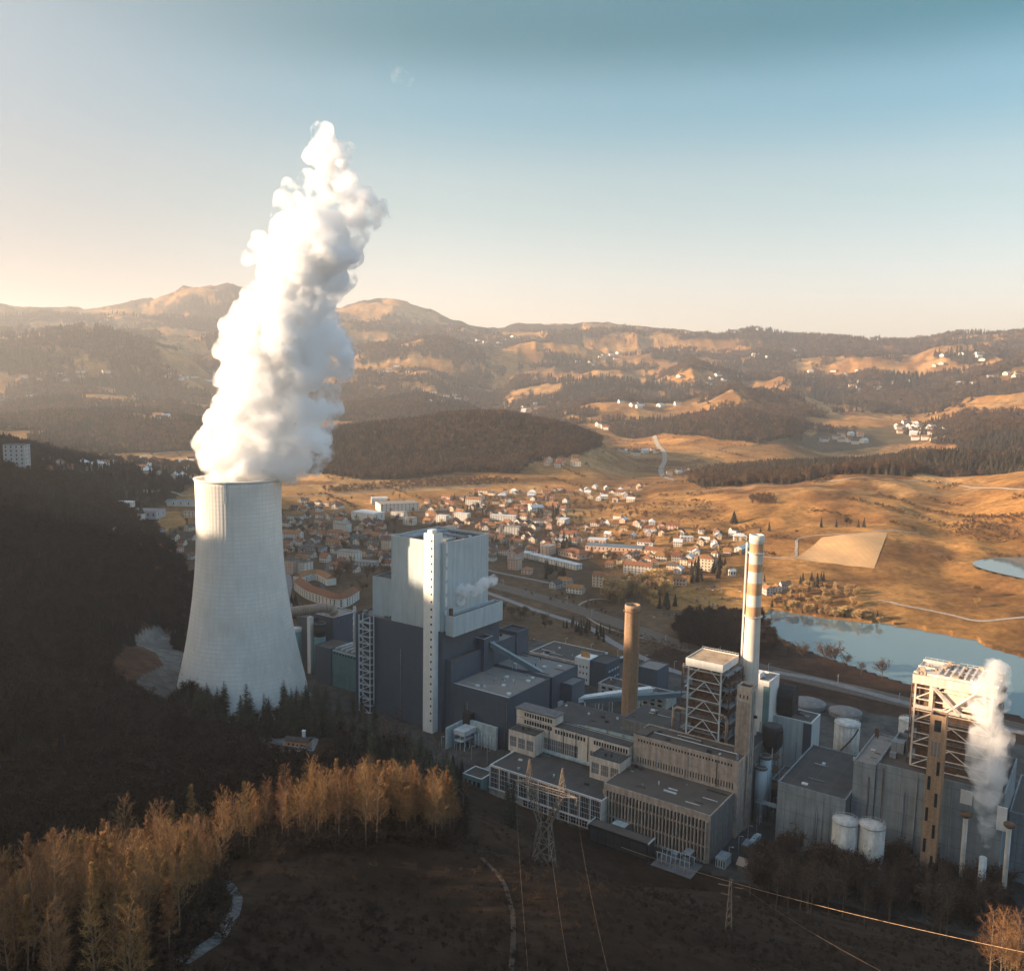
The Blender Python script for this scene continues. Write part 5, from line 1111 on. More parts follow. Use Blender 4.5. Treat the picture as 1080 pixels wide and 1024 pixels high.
def strip(name, label, P, w, m, lift=.2, step=6.0, off=0.0, parent=None, kind='structure'):
    Q = resample(P, step); T = np.gradient(Q, axis=0); T /= np.linalg.norm(T, axis=1)[:, None] + 1e-9; Nn = np.stack([-T[:, 1], T[:, 0]], -1)
    rows = []
    for e in (-1, -.33, .33, 1):
        q = Q + Nn * (off + e * w / 2); rows.append(np.concatenate([q, (height(q[:, 0], q[:, 1]) + lift)[:, None]], 1))
    V = np.stack(rows, 1); n = len(Q); i = np.arange(n * 4).reshape(n, 4)
    F = np.stack([i[:-1, :-1], i[:-1, 1:], i[1:, 1:], i[1:, :-1]], -1).reshape(-1, 4)
    me = np_mesh(name, V.reshape(-1, 3), F[:, ::-1], m); o = link(bpy.data.objects.new(name, me))
    if parent: o.parent = parent
    else: tag(o, label, 'road' if 'rail' not in name else 'railway', kind=kind)
    return o
def px(*pts): return [hit(x, y) for x, y in pts]
RAIL = px((480, 603), (520, 617), (560, 628), (600, 640), (650, 657), (700, 675), (760, 694), (830, 712), (900, 728), (960, 742), (1080, 770), (1150, 790))
strip('railway', 'brown railway line curving behind the power station', RAIL, 24, M_BALL, .35)
for k, f in enumerate((-8.2, -6.8, -2.7, -1.3, 2.7, 4.1, 8.0, 9.4)): strip('rail', 'one steel rail of the railway behind the power station', RAIL, .42, M_RAIL, .55, 6, f)
_rq = resample(RAIL, 1.0)
for k in range(40, len(_rq) - 40, 52):
    q_ = _rq[k]; tt = _rq[k + 1] - _rq[k - 1]; tt /= np.linalg.norm(tt); s_ = 1 if (k // 52) % 2 else -1; t = thing('catenary_mast', 'thin grey overhead line mast beside the railway', 'mast', (q_[0] - tt[1] * 6.0 * s_, q_[1] + tt[0] * 6.0 * s_, hz(*q_)), math.atan2(-tt[0] * s_, tt[1] * s_), 'railway masts')
    MB().tube((0, 0, -.5), (0, 0, 8.2), .16, 6, .11).build('pole', M_STEEL, t); b = MB(); b.bar((0, 0, 6.6), (3.4, 0, 7.2), .09); b.bar((0, 0, 7.9), (3.4, 0, 7.2), .06); b.build('bracket', M_STEEL, t)
strip('road', 'pale road running beside the railway past the dark halls', px((505, 622), (530, 631), (560, 642), (600, 655), (625, 664), (650, 680), (700, 704), (740, 716)), 8, M_COOL, .22)
strip('road', 'pale yard road along the railway at the right', px((815, 709), (860, 717), (900, 727), (940, 738), (990, 751), (1080, 774)), 8, M_COOL, .6)
strip('road', 'grey road between the pale tower block and the houses', px((500, 596), (517, 602), (545, 608), (575, 614), (600, 620), (618, 622)), 6, M_COOL, .22)
strip('path', 'thin curved path through the brown meadow by the railway', px((640, 632), (626, 632), (614, 636), (610, 641), (618, 650), (634, 660), (658, 668), (690, 676)), 2.6, M_PALE, .25)
strip('path', 'pale farm track bending round the ploughed field', px((800, 587), (836, 588), (840, 578), (846, 567), (900, 563), (955, 561), (970, 562)), 3.6, M_PALE, .4)
strip('path', 'pale track along the crest of the grass hill', px((720, 519), (790, 514), (870, 508), (930, 505.5), (985, 508.5), (1030, 515), (1090, 519)), 5, M_PALE, .8)
strip('path', 'pale lakeside path on the right', px((926, 633), (965, 641), (1000, 648), (1030, 655), (1060, 653), (1090, 650)), 4, M_PALE, .4)
strip('road', 'winding valley road beyond the fields', px((690, 460), (694, 470), (700, 477), (701, 486), (697, 495), (700, 503), (712, 507)), 14, M_PALE, 1.2, 14)
strip('road', 'straight pale road across the fields right of the steam', px((292, 524), (330, 523), (360, 521), (400, 518), (450, 515), (520, 512)), 9, M_PALE, .5, 10)
strip('road', 'pale road across the fields left of the cooling tower', px((30, 487), (80, 484), (150, 482), (230, 477)), 12, M_PALE, .9, 14)
strip('road', 'pale field road to the white hall left of the cooling tower', px((145, 520), (175, 518), (212, 521)), 10, M_PALE, .5, 10)
strip('road', 'grey street behind the cooling tower', px((296, 586), (301, 600), (305, 616), (303, 632), (310, 650)), 7, M_COOL, .25)
strip('road', 'grey town street running between the houses', px((360, 560), (352, 578), (345, 600), (340, 616), (352, 650), (372, 655)), 5, M_ASPH, .25)
strip('path', 'pale curved gravel track in the dark foreground meadow', px((192, 1016), (212, 1002), (234, 984), (247, 963), (250, 946), (240, 932), (226, 924)), 2.3, mat('foreground_gravel', (.12, .115, .11), .95, .35, .8), .12, 1.5)
strip('path', 'overgrown wheel track down the dark meadow', px((508, 905), (530, 930), (540, 960), (541, 1000), (536, 1040)), 1.2, mat('trodden_grass', (.085, .055, .035), .95, .3, .8), .10, 1.5)
strip('path', 'pale access road round the little orange house', px((272, 802), (286, 796), (300, 792), (315, 792), (326, 795), (331, 803), (330, 812)), 4.2, mat('forecourt_gravel', (.20, .21, .215), .95, .2, .8), .2, 2)
fc = [hit(x, y) for x, y in ((278, 782), (289, 773), (337, 777), (330, 793), (300, 791))]
bm = bmesh.new(); g = [[None] * 9 for _ in range(9)]
cs = [np.array(c[:2]) for c in (fc[0], fc[1], fc[2], fc[3])]
for i in range(9):
    for j in range(9):
        s_, t_ = i / 8, j / 8; q = (cs[0] * (1 - s_) + cs[3] * s_) * (1 - t_) + (cs[1] * (1 - s_) + cs[2] * s_) * t_; g[i][j] = bm.verts.new((q[0], q[1], hz(*q) + .16))
for i in range(8):
    for j in range(8): f_ = bm.faces.new((g[i][j], g[i + 1][j], g[i + 1][j + 1], g[i][j + 1]))
bmesh.ops.recalc_face_normals(bm, faces=bm.faces[:]); me = bpy.data.meshes.new('forecourt'); bm.to_mesh(me); bm.free(); me.materials.append(MATS['forecourt_gravel'])
tag(link(bpy.data.objects.new('forecourt', me)), 'pale gravel forecourt round the little orange house', 'forecourt', kind='structure')
# the ploughed field, a sheet of its own on the slope
c0, c1, c2, c3 = [np.array(p) for p in PLOUGH]; n = 26; V = []
for i in range(n):
    for j in range(n):
        s_, t_ = i / (n - 1), j / (n - 1); q = (c0 * (1 - s_) + c1 * s_) * (1 - t_) + (c3 * (1 - s_) + c2 * s_) * t_; V.append((q[0], q[1], hz(*q) + .45))
i = np.arange(n * n).reshape(n, n); F = np.stack([i[:-1, :-1], i[:-1, 1:], i[1:, 1:], i[1:, :-1]], -1).reshape(-1, 4)
M_PL = mat('ploughed_soil', (.50, .31, .15), .95, .12, .05, rgb2=(.40, .24, .11), grid=((7.0, 0, 0), 1.6, (.43, .26, .125)))
o = link(bpy.data.objects.new('field', np_mesh('field', V, F, M_PL))); tag(o, 'pale ploughed field on the grass slope above the lake', 'field', kind='structure')
if o.data.polygons[0].normal.z < 0: o.data.flip_normals()

# ================================================================== TOWN
M_WALLS = {'w': mat('white_render', (.66, .62, .565), .9, .06, .3, streak=.08), 'c': mat('cream_house_render', (.66, .55, .42), .9, .06, .3, streak=.08), 'p': mat('pink_render', (.60, .42, .33), .9, .06, .3), 'g': mat('grey_render', (.42, .42, .41), .9, .06, .3), 't': M_TEAL, 'o': mat('orange_render', (.62, .30, .12), .9, .06, .3)}
M_ROOFS = {'r': mat('red_brown_tiles', (.25, .105, .052), .9, .2, .6, rnd=.25), 'o': mat('orange_tiles', (.29, .135, .058), .9, .2, .6, rnd=.15), 'd': mat('dark_tiles', (.095, .075, .065), .9, .2, .6, rnd=.25), 'g': M_GROOF, 'k': M_ROOF, 'w': M_TRIM, 'b': mat('blue_grey_roof', (.13, .17, .195), .6, .1, .3)}
HPROTO = {}
def house_meshes(L, Dp, h, rh, roof, wall, rc, kind='gable', nwin=4, fl=2):
    """walls with window openings, and a roof with eaves; long side along x"""
    key = (round(L), round(Dp), round(h, 1), round(rh, 1), roof, wall, rc, kind)
    if key in HPROTO: return HPROTO[key]
    w = MB(); x, y = L / 2, Dp / 2
    w.box(-x, x, -y, y, -1.5, h)
    if kind == 'gable':
        for e in (-x, x): 
            a = [w.pt(p) for p in ((e, -y, h), (e, y, h), (e, 0, h + rh))]; w.face(a if e > 0 else a[::-1])
    w.m = 1; st = h / fl
    for q in range(fl):
        z0 = q * st + st * .32; z1 = z0 + st * .45
        for k in range(nwin):
            u = -x + (k + .5) * L / nwin; ww = min(.8, L / nwin * .28)
            w.box(u - ww, u + ww, -y - .05, -y + .02, z0, z1); w.box(u - ww, u + ww, y - .02, y + .05, z0, z1)
        for k in range(2):
            v = (k - .5) * Dp * .45
            w.box(-x - .05, -x + .02, v - .6, v + .6, z0, z1); w.box(x - .02, x + .05, v - .6, v + .6, z0, z1)
    wm = w.mesh('wall', [M_WALLS[wall], M_GLASS]); r = MB(); e = .5; t = .22
    if kind == 'gable':
        sl = rh / y; lo = h - e * sl
        for sgn in (-1, 1):
            a = [r.pt(p) for p in ((-x - e, sgn * (y + e), lo), (x + e, sgn * (y + e), lo), (x + e, 0, h + rh), (-x - e, 0, h + rh))]
            b = [r.pt(p) for p in ((-x - e, sgn * (y + e), lo + t), (x + e, sgn * (y + e), lo + t), (x + e, 0, h + rh + t), (-x - e, 0, h + rh + t))]
            if sgn < 0: r.face(a[::-1]); r.face(b)
            else: r.face(a); r.face(b[::-1])
            for k in range(4): r.face((a[k], a[(k + 1) % 4], b[(k + 1) % 4], b[k]))
        r.box(x * .35, x * .35 + .8, -.9, -.2, h + rh * .5, h + rh + .9)
    elif kind == 'hip':
        a = [r.pt(p) for p in ((-x - e, -y - e, h + .01), (x + e, -y - e, h + .01), (x + e, y + e, h + .01), (-x - e, y + e, h + .01))]; k_ = max(0, x - y); b = [r.pt((-k_, 0, h + rh)), r.pt((k_, 0, h + rh))]
        r.face(a[::-1]); r.face((a[0], a[1], b[1], b[0])); r.face((a[1], a[2], b[1])); r.face((a[2], a[3], b[0], b[1])); r.face((a[3], a[0], b[0])); r.box(-.4, .4, -.4, .4, h + rh * .6, h + rh + .9)
    else:
        r.box(-x - .25, x + .25, -y - .25, y + .25, h + .01, h + .45); r.box(-x * .4, -x * .4 + 1.5, -.8, .8, h + .46, h + 1.3)
    rm = r.mesh('roof', M_ROOFS[rc]); HPROTO[key] = (wm, rm); return HPROTO[key]
def house(p, rz, L=11, Dp=9, h=5.6, rh=3.2, wall='w', rc='r', kind='gable', label='', group=None, name='house', cat='house', nwin=4, fl=2, sc=1.0):
    wm, rm = house_meshes(L, Dp, h, rh, name, wall, rc, kind, nwin, fl)
    o = link(bpy.data.objects.new(name, wm)); r = link(bpy.data.objects.new('roof', rm)); r.parent = o
    o.location = (p[0], p[1], p[2]); o.rotation_euler = (0, 0, rz); o.scale = (sc, sc, sc); tag(o, label, cat, group); return o
rt = random.Random(21)
NAMEW = {'w': 'white', 'c': 'cream', 'p': 'pinkish', 'g': 'grey', 'o': 'orange'}; NAMER = {'r': 'red-brown', 'o': 'orange', 'd': 'dark', 'w': 'pale', 'b': 'blue'}
USED = []
def free(x, y, r):
    for (a, b, q) in USED:
        if (a - x) ** 2 + (b - y) ** 2 < (r + q) ** 2: return False
    return True
FARH = []
def cluster(n, pts, where, group, sc=1.0, base=.4, walls='wwcwp', roofs='rrod', big=.12, spread=None):
    """n houses inside a surveyed outline"""
    P = np.array([hit(x, y)[:2] for x, y in pts]); lo, hi = P.min(0), P.max(0); k = 0; tries = 0
    xs = [p[0] for p in pts]; ys = [p[1] for p in pts]
    while k < n and tries < n * 60:
        tries += 1; qx = rt.uniform(min(xs), max(xs)); qy = rt.uniform(min(ys), max(ys))
        if len(pts) > 2 and not inpoly(np.array([qx]), np.array([qy]), pts)[0]: continue
        p = hit(qx, qy)
        if math.hypot(p[0], p[1]) > 2250:
            if free(p[0], p[1], 5 * sc): USED.append((p[0], p[1], 5 * sc)); FARH.append((p, base + rt.uniform(-.6, .6), sc * rt.uniform(.8, 1.25), rt.choice('wwcw'), rt.choice('oorwd'))); k += 1
            continue
        L = rt.choice([9, 11, 13]) * (1.5 if rt.random() < big else 1)
        if not free(p[0], p[1], L * .62 * sc): continue
        USED.append((p[0], p[1], L * .62 * sc)); w = rt.choice(walls); r = rt.choice(roofs); tall = rt.random() < .3
        house(p, base + rt.choice([0, math.pi / 2]) + rt.uniform(-.25, .25), L, 8.5 if L < 15 else 10, 6.0 if tall else 4.4, rt.choice([2.8, 3.4]), w, r, 'gable' if rt.random() < .8 else 'hip',
              '%s %s house with %s roof %s' % ('tall' if tall else 'low', NAMEW[w], NAMER[r], where), group, sc=sc); k += 1
# larger buildings, one by one
def big(name, label, cat, pxy, L, Dp, h, rh, wall, rc, kind, rz, nwin=8, fl=3, group=None):
    p = hit(*pxy); USED.append((p[0], p[1], max(L, Dp) * .55)); return house(p, rz, L, Dp, h, rh, wall, rc, kind, label, group, name, cat, nwin, fl)
def ang(a, b):
    p, q = hit(*a), hit(*b); return math.atan2(q[1] - p[1], q[0] - p[0]), math.hypot(q[0] - p[0], q[1] - p[1])
big('apartment_building', 'long pink apartment house with orange hipped roof in shade left of the cooling tower', 'apartment house', (170, 589), 32, 14, 11, 5, 'p', 'o', 'hip', R(-52), 9, 4)
big('apartment_building', 'low pale house with black roof just left of the pink apartment house', 'apartment house', (155, 594), 26, 12, 7, 1, 'c', 'k', 'flat', R(-62), 6, 2)
big('factory_hall', 'long white factory hall with a blue roof and square gates touching the cooling tower edge', 'hall', (193, 533), 66, 22, 9, 1, 'w', 'b', 'flat', R(2), 5, 1)
big('factory_hall', 'wide grey flat roofed factory left of the church tower', 'hall', (137, 544), 90, 30, 9, 1, 'g', 'g', 'flat', R(-4), 12, 1)
big('factory_hall', 'long low pale store at the edge of the field behind the grey factory', 'hall', (110, 533), 80, 12, 6, 1, 'w', 'w', 'flat', R(-3), 14, 1)
big('factory_hall', 'grey block with lit edge below the white factory hall', 'hall', (203, 545), 24, 14, 9, 1, 'c', 'g', 'flat', R(0), 4, 2)
big('apartment_building', 'pink apartment block right of the cooling tower', 'apartment house', (308, 604), 14, 13, 16, 1, 'p', 'k', 'flat', R(-35), 4, 5)
big('apartment_building', 'white apartment block standing beside the pink one', 'apartment house', (322, 605), 13, 13, 15, 1, 'w', 'k', 'flat', R(-35), 4, 5)
big('apartment_building', 'white stepped apartment block among red roofs', 'apartment house', (361, 561), 24, 14, 13, 1, 'w', 'g', 'flat', R(-25), 7, 4)
big('school', 'flat grey school with brown panels between the red roofs and the pink block', 'school', (330, 582), 34, 16, 7, 1, 'g', 'k', 'flat', R(-15), 8, 2)
big('office_block', 'teal flat roofed block in the town', 'office', (377, 570), 16, 10, 8, 1, 't', 'k', 'flat', R(-20), 4, 2)
big('office_block', 'grey flat roofed block beside the teal block', 'office', (391, 575), 18, 12, 9, 1, 'g', 'k', 'flat', R(-25), 5, 3)
big('apartment_building', 'cream balconied block just left of the tall pale boiler block', 'apartment house', (409, 579), 14, 12, 13, 1, 'c', 'k', 'flat', R(-25), 4, 4)
big('retail_hall', 'sunlit white box hall with a dark gate', 'hall', (388, 548), 46, 30, 13, 1, 'w', 'w', 'flat', R(-28), 2, 1)
big('retail_hall', 'big sunlit white hall with a grey flat roof and glass side', 'hall', (419, 538), 70, 38, 14, 1, 'w', 'g', 'flat', R(22), 10, 3)
p = hit(400, 531); t = thing('arched_hall', 'sunlit white hall with rounded roof beside the big white halls', 'hall', p, R(12)); b = MB(); pr = [(-9, 0)] + [(-9 * math.cos(a), 6 + 7 * math.sin(a)) for a in np.linspace(0, math.pi, 10)] + [(9, 0)]
A_ = [b.pt((-15, q[0], q[1])) for q in pr]; B_ = [b.pt((15, q[0], q[1])) for q in pr]; b.face(A_); b.face(B_[::-1])
for k in range(len(pr) - 1): b.face((A_[k], B_[k], B_[k + 1], A_[k + 1]))
b.build('shell', M_WALLS['w'], t); b = MB(); b.box(15.0, 15.1, -3, 3, 0, 5); b.build('gate', M_GLASS, t)
a_, l_ = ang((549, 586), (611, 601))
for k in range(6):
    f = (k + .5) / 6; q = hit(549 + 62 * f, 586 + 15 * f); USED.append((q[0], q[1], 9))
    house(q, a_, l_ / 6 - 2.6, 11, 6.4, .6, 'w', 'w', 'flat', 'white flat roofed terrace house in the modern row behind the tall block', 'modern white terrace row', 'terrace_house', 'house', 3, 2)
big('sports_hall', 'wide brown roofed hall right behind the white terrace row', 'hall', (607, 587), 40, 26, 7, 4, 'p', 'r', 'hip', a_, 8, 1)
big('house', 'white house with red-brown roof and three windows left of the terrace row', 'house', (544, 576), 18, 10, 7, 3.4, 'w', 'r', 'gable', R(-2), 5, 2)
big('house', 'tall white house with hipped red-brown roof behind the terrace row', 'house', (578, 581), 17, 12, 9, 4, 'w', 'r', 'hip', R(-20), 5, 3)
big('apartment_building', 'square pink block in front of the terrace row', 'apartment house', (543, 600), 14, 12, 13, 1, 'p', 'g', 'flat', R(-25), 4, 4)
big('house', 'pink house with orange roof right of the square pink block', 'house', (556, 605), 12, 10, 6, 3, 'p', 'o', 'hip', R(-20), 3, 2)
big('house', 'white house with orange roof by the railway, right one of a pair', 'house', (607, 625), 19, 10, 6, 3.4, 'w', 'o', 'gable', R(-28), 5, 2)
big('house', 'grey house with orange roof by the railway, left one of a pair', 'house', (596, 617), 16, 10, 6, 3.4, 'g', 'o', 'gable', R(-28), 4, 2)
big('house', 'grey house with a dark roof touching the orange roofed pair by the railway', 'house', (586, 620), 13, 9, 6, 3, 'g', 'd', 'gable', R(50), 4, 2)
big('apartment_building', 'long sunlit white row with dormers above the tall pale block', 'apartment house', (531, 549), 44, 12, 9, 1, 'w', 'w', 'flat', R(-14), 10, 3)
big('school', 'wide flat grey roofed school among bare trees', 'school', (648, 580), 78, 24, 6, 1, 'p', 'b', 'flat', R(-14), 14, 1)
big('school', 'white front wing of the flat roofed school', 'school', (630, 574), 26, 18, 8, 1, 'p', 'w', 'flat', R(-14), 6, 1)
big('apartment_building', 'sunlit cream apartment house with orange roof, left one behind the pale birches', 'apartment house', (641, 619), 34, 12, 13, 4, 'c', 'o', 'gable', R(-25), 8, 4)
big('apartment_building', 'sunlit cream apartment house with orange roof, right one behind the pale birches', 'apartment house', (673, 606), 34, 12, 12, 4, 'w', 'o', 'gable', R(-18), 8, 4)
big('apartment_building', 'sunlit cream block with broad roof between dark conifers left of the striped chimney', 'apartment house', (744, 601), 24, 16, 15, 4, 'c', 'o', 'hip', R(-25), 6, 4)
big('house', 'pink house half hidden by birches', 'house', (717, 617), 14, 10, 8, 3, 'p', 'o', 'gable', R(-20), 4, 2)
big('house', 'white house with pale gable right of the birches', 'house', (716, 604), 12, 10, 6, 3, 'w', 'w', 'gable', R(60), 3, 2)
big('house', 'big sunlit white house with a hipped orange roof in the middle of town', 'house', (681, 577), 22, 14, 8, 4, 'w', 'o', 'hip', R(-20), 5, 2)
big('barn', 'long low barn with tan roof near the middle of town', 'barn', (691, 583), 26, 13, 4, 4, 'c', 'o', 'gable', R(-25), 5, 1)
big('house', 'sunlit white flat roofed villa below the lone conifer', 'house', (724, 571), 18, 10, 7, 1, 'w', 'w', 'flat', R(-5), 4, 2)
big('barn', 'long barn with a pale grey roof left of the striped chimney top', 'barn', (784, 580), 30, 11, 4, 3, 'g', 'w', 'gable', R(48), 6, 1)
big('house', 'small sunlit house alone left of the striped chimney top', 'house', (774, 562), 12, 9, 5, 3.4, 'c', 'o', 'gable', R(20), 3, 2)
big('shed', 'small white sunlit shed close to the striped chimney', 'shed', (772, 607), 7, 6, 6, 2, 'w', 'w', 'gable', R(10), 2, 1)
big('house', 'large sunlit white house beside the terraces in the field', 'house', (565, 540), 26, 14, 9, 4, 'w', 'w', 'gable', R(30), 5, 2)
big('farmhouse', 'square tan farmhouse alone in the fields beyond the town', 'farmhouse', (607, 491), 26, 18, 11, 6, 'w', 'o', 'hip', R(-4), 4, 2)
big('water_tower', 'grey square tower block at the far left edge above the dark trees', 'tower', (19, 503), 24, 20, 40, 1, 'g', 'k', 'flat', R(10), 4, 8)
# the curved terrace with an orange roof
def curved_terrace(name, label, base, w, h, rh):
    Q = resample([hit(*b) for b in base], 3.0); t = thing(name, label, 'apartment house'); T = np.gradient(Q, axis=0); T /= np.linalg.norm(T, axis=1)[:, None]; Nn = np.stack([-T[:, 1], T[:, 0]], -1); n = len(Q)
    a = MB(); r = MB(); f = MB()
    def ring(mb, offs): return [[mb.pt((*(Q[i] + Nn[i] * o_), z)) for o_, z in offs] for i in range(n)]
    A = ring(a, [(0, -1), (0, h), (w, h), (w, -1)]); B = ring(r, [(-.6, h - .1), (w / 2, h + rh), (w + .6, h - .1)])
    for i in range(n - 1):
        for k in range(3): a.face((A[i][k], A[i][k + 1], A[i + 1][k + 1], A[i + 1][k])[::-1])
        for k in range(2): r.face((B[i][k], B[i][k + 1], B[i + 1][k + 1], B[i + 1][k])[::-1])
        r.face((B[i][2], B[i][0], B[i + 1][0], B[i + 1][2])[::-1])
    a.face(A[0]); a.face(A[-1][::-1]); r.face(B[0]); r.face(B[-1][::-1])
    a.build('wall', M_WALLS['w'], t); r.build('roof', M_ROOFS['o'], t)
    for i in range(1, n - 2, 2):
        q = Q[i] - Nn[i] * .06; q2 = q + T[i] * 1.5; b = MB(); 
        for z in (1, 3.6, 6.2):
            if z + 1.9 < h: 
                v = [b.pt((*q, z)), b.pt((*q2, z)), b.pt((*q2, z + 1.9)), b.pt((*q, z + 1.9))]; b.face(v)
        b.build('window', M_GLASS, t)
    USED.extend([(q[0], q[1], w) for q in Q[::3]])
curved_terrace('apartment_terrace', 'curved white terrace with orange tiled roof at the near edge of the town', [(310, 622), (322, 631), (338, 637), (352, 641), (366, 640), (379, 632)], 13, 9.5, 4.5)
curved_terrace('apartment_terrace', 'short terrace with an orange roof behind the curved white terrace', [(318, 616), (332, 612), (345, 618)], 11, 8, 4)
# the church
p = hit(147, 558); t = thing('church', 'church with white tower, dark pointed spire and red nave roof left of the cooling tower', 'church', p, R(-25))
b = MB(); b.box(-22, 0, -6, 6, -1, 9); i_ = [b.pt(q) for q in ((-22, -6, 9), (-22, 6, 9), (-22, 0, 15))]; b.face(i_[::-1]); b.build('nave_wall', M_WALLS['w'], t)
b = MB(); i_ = [b.pt(q) for q in ((-22.5, -6.6, 8.6), (0.4, -6.6, 8.6), (.4, 0, 15.4), (-22.5, 0, 15.4), (-22.5, 6.6, 8.6), (.4, 6.6, 8.6))]; b.face((i_[0], i_[1], i_[2], i_[3])); b.face((i_[3], i_[2], i_[5], i_[4])); b.face((i_[1], i_[5], i_[2])); b.face((i_[0], i_[3], i_[4])); b.build('nave_roof', M_ROOFS['r'], t)
b = MB(); b.box(.5, 7.5, -3.5, 3.5, -1, 21); b.build('tower', M_WALLS['w'], t); b = MB(); b.lathe((4, 0, 0), [(5.2, 21.01), (2.2, 26), (1.0, 36), (.1, 42)], 8, smooth=False); b.build('spire', M_BLACK, t)
b = MB(); [b.box(3, 5, s_ * 3.5 - .05, s_ * 3.5 + .05, 15, 18.5) for s_ in (-1, 1)]; b.build('belfry_opening', M_GLASS, t); USED.append((p[0], p[1], 16))
for k in range(46):                                  # halls and blocks between the houses
    x_ = rt.uniform(300, 640); y_ = rt.uniform(522, 600); p = hit(x_, y_); L = rt.choice([18, 24, 30]); w = rt.choice('wwcgp'); r_ = rt.choice('gwkor')
    if inpoly(np.array([x_]), np.array([y_]), [(298, 535), (420, 522), (560, 520), (640, 560), (620, 600), (520, 598), (430, 560), (400, 600), (300, 600)])[0] and free(p[0], p[1], L * .6):
        USED.append((p[0], p[1], L * .6)); kd = 'flat' if r_ in 'gwk' else 'gable'; hh = rt.choice([6, 9, 12])
        house(p, rt.choice([-.4, -.3, 1.2]) + rt.uniform(-.1, .1), L, 13, hh, 4 if kd == 'gable' else 1, w, r_, kd, '%s long %s block with %s roof among the town houses' % ({6: 'low', 9: 'mid height', 12: 'tall'}[hh], NAMEW[w], {'g': 'gravel', 'w': 'pale', 'k': 'black', 'o': 'orange', 'r': 'red-brown'}[r_]), 'larger blocks among the town houses', 'town_block', 'building', L // 4, hh // 3)
# neighbourhoods
cluster(20, [(98, 562), (205, 555), (207, 600), (190, 590), (140, 575)], 'near the shaded church', 'houses round the church', 1.1, -.4, 'wcpg', 'rrd')
cluster(58, [(299, 552), (345, 540), (410, 552), (410, 600), (350, 606), (303, 585)], 'in shade right of cooling tower', 'houses right of the cooling tower', 1.1, -.4, 'wcpw', 'rrdr')
cluster(12, [(296, 530), (345, 527), (372, 536), (352, 542), (300, 540)], 'at field edge right of cooling tower', 'houses at the field edge', 1.1, -.3, 'wcw', 'rod')
cluster(86, [(436, 535), (500, 518), (600, 530), (590, 560), (520, 560), (445, 552)], 'sunlit behind the tall pale block', 'sunlit houses behind the tall block', 1.15, -.3, 'wwcp', 'oord')
cluster(34, [(515, 555), (600, 548), (618, 572), (560, 585), (517, 592)], 'just right of the tall pale block', 'houses right of the tall block', 1.1, -.35, 'wwc', 'rodr')
cluster(38, [(520, 522), (600, 515), (680, 514), (670, 530), (590, 528), (530, 534)], 'in the hamlet along the meadow', 'hamlet along the meadow', 1.2, -.2, 'wwc', 'orw')
cluster(42, [(600, 552), (660, 545), (740, 562), (790, 566), (780, 590), (715, 596), (690, 566), (640, 570)], 'below the grass hill', 'houses below the grass hill', 1.1, -.3, 'wwcp', 'oorw')
cluster(16, [(640, 584), (735, 578), (735, 600), (690, 600), (640, 600)], 'among bare trees left of striped chimney', 'houses among bare trees', 1.1, -.3, 'wcw', 'ord')
cluster(26, [(60, 492), (130, 490), (205, 484), (206, 505), (160, 505), (120, 495)], 'in the sunlit fields left of the steam', 'farmsteads in the left fields', 1.6, .1, 'wwc', 'orw')
cluster(9, [(30, 495), (100, 494), (100, 500), (34, 502)], 'near the far left field edge', 'farmsteads at far left', 1.5, .1, 'wc', 'rd')
cluster(14, [(545, 428), (580, 424), (590, 440), (560, 442)], 'in the village above the wooded knoll', 'hillside village', 2.3, .2, 'ww', 'wor')
cluster(10, [(622, 448), (660, 450), (690, 456), (640, 456)], 'along the meadow behind the wooded knoll', 'valley hamlet behind the knoll', 2.0, .1, 'wc', 'wo')
cluster(10, [(652, 474), (694, 474), (692, 480), (655, 481)], 'in the farm hamlet by the winding valley road', 'farm hamlet by the road', 1.6, .1, 'wcg', 'wob')
cluster(8, [(698, 498), (740, 496), (742, 503), (700, 504)], 'in the hamlet at the bend of the valley road', 'hamlet at the road bend', 1.4, .1, 'wc', 'or')
cluster(7, [(572, 482), (608, 486), (604, 494), (575, 492)], 'at the foot of the wooded knoll', 'houses at the knoll', 1.6, .2, 'wc', 'or')
cluster(30, [(940, 452), (965, 444), (1000, 456), (1000, 466), (960, 464)], 'in the village among the right hills', 'bright village in the right hills', 2.2, .1, 'ww', 'ww')
cluster(12, [(855, 462), (905, 458), (915, 468), (860, 474)], 'by the dark meadow in the right valley', 'houses in the right valley', 2.0, .1, 'wc', 'wr')
cluster(10, [(830, 394), (910, 390), (915, 402), (870, 404)], 'on the sunlit ridge meadow at right', 'ridge meadow houses', 3.0, .1, 'w', 'wo')
cluster(8, [(1000, 396), (1075, 394), (1075, 404), (1010, 406)], 'on the far right hillside', 'far right hillside houses', 3.0, .1, 'w', 'wo')
cluster(10, [(90, 426), (150, 424), (156, 432), (100, 432)], 'in the hazy village on the far left slope', 'hazy village at left', 3.0, .1, 'w', 'wo')
cluster(8, [(0, 420), (40, 418), (46, 426), (0, 428)], 'on the hazy meadow at the left edge', 'hazy farms at left', 2.6, .1, 'w', 'wo')
cluster(8, [(430, 418), (480, 412), (500, 424), (440, 428)], 'on the hill slope right of the steam', 'slope farms', 2.8, .1, 'w', 'wo')
cluster(5, [(806, 620), (830, 619), (832, 625), (806, 627)], 'on the lake shore by the chimney', 'lake shore houses', 1.0, .1, 'wg', 'do')

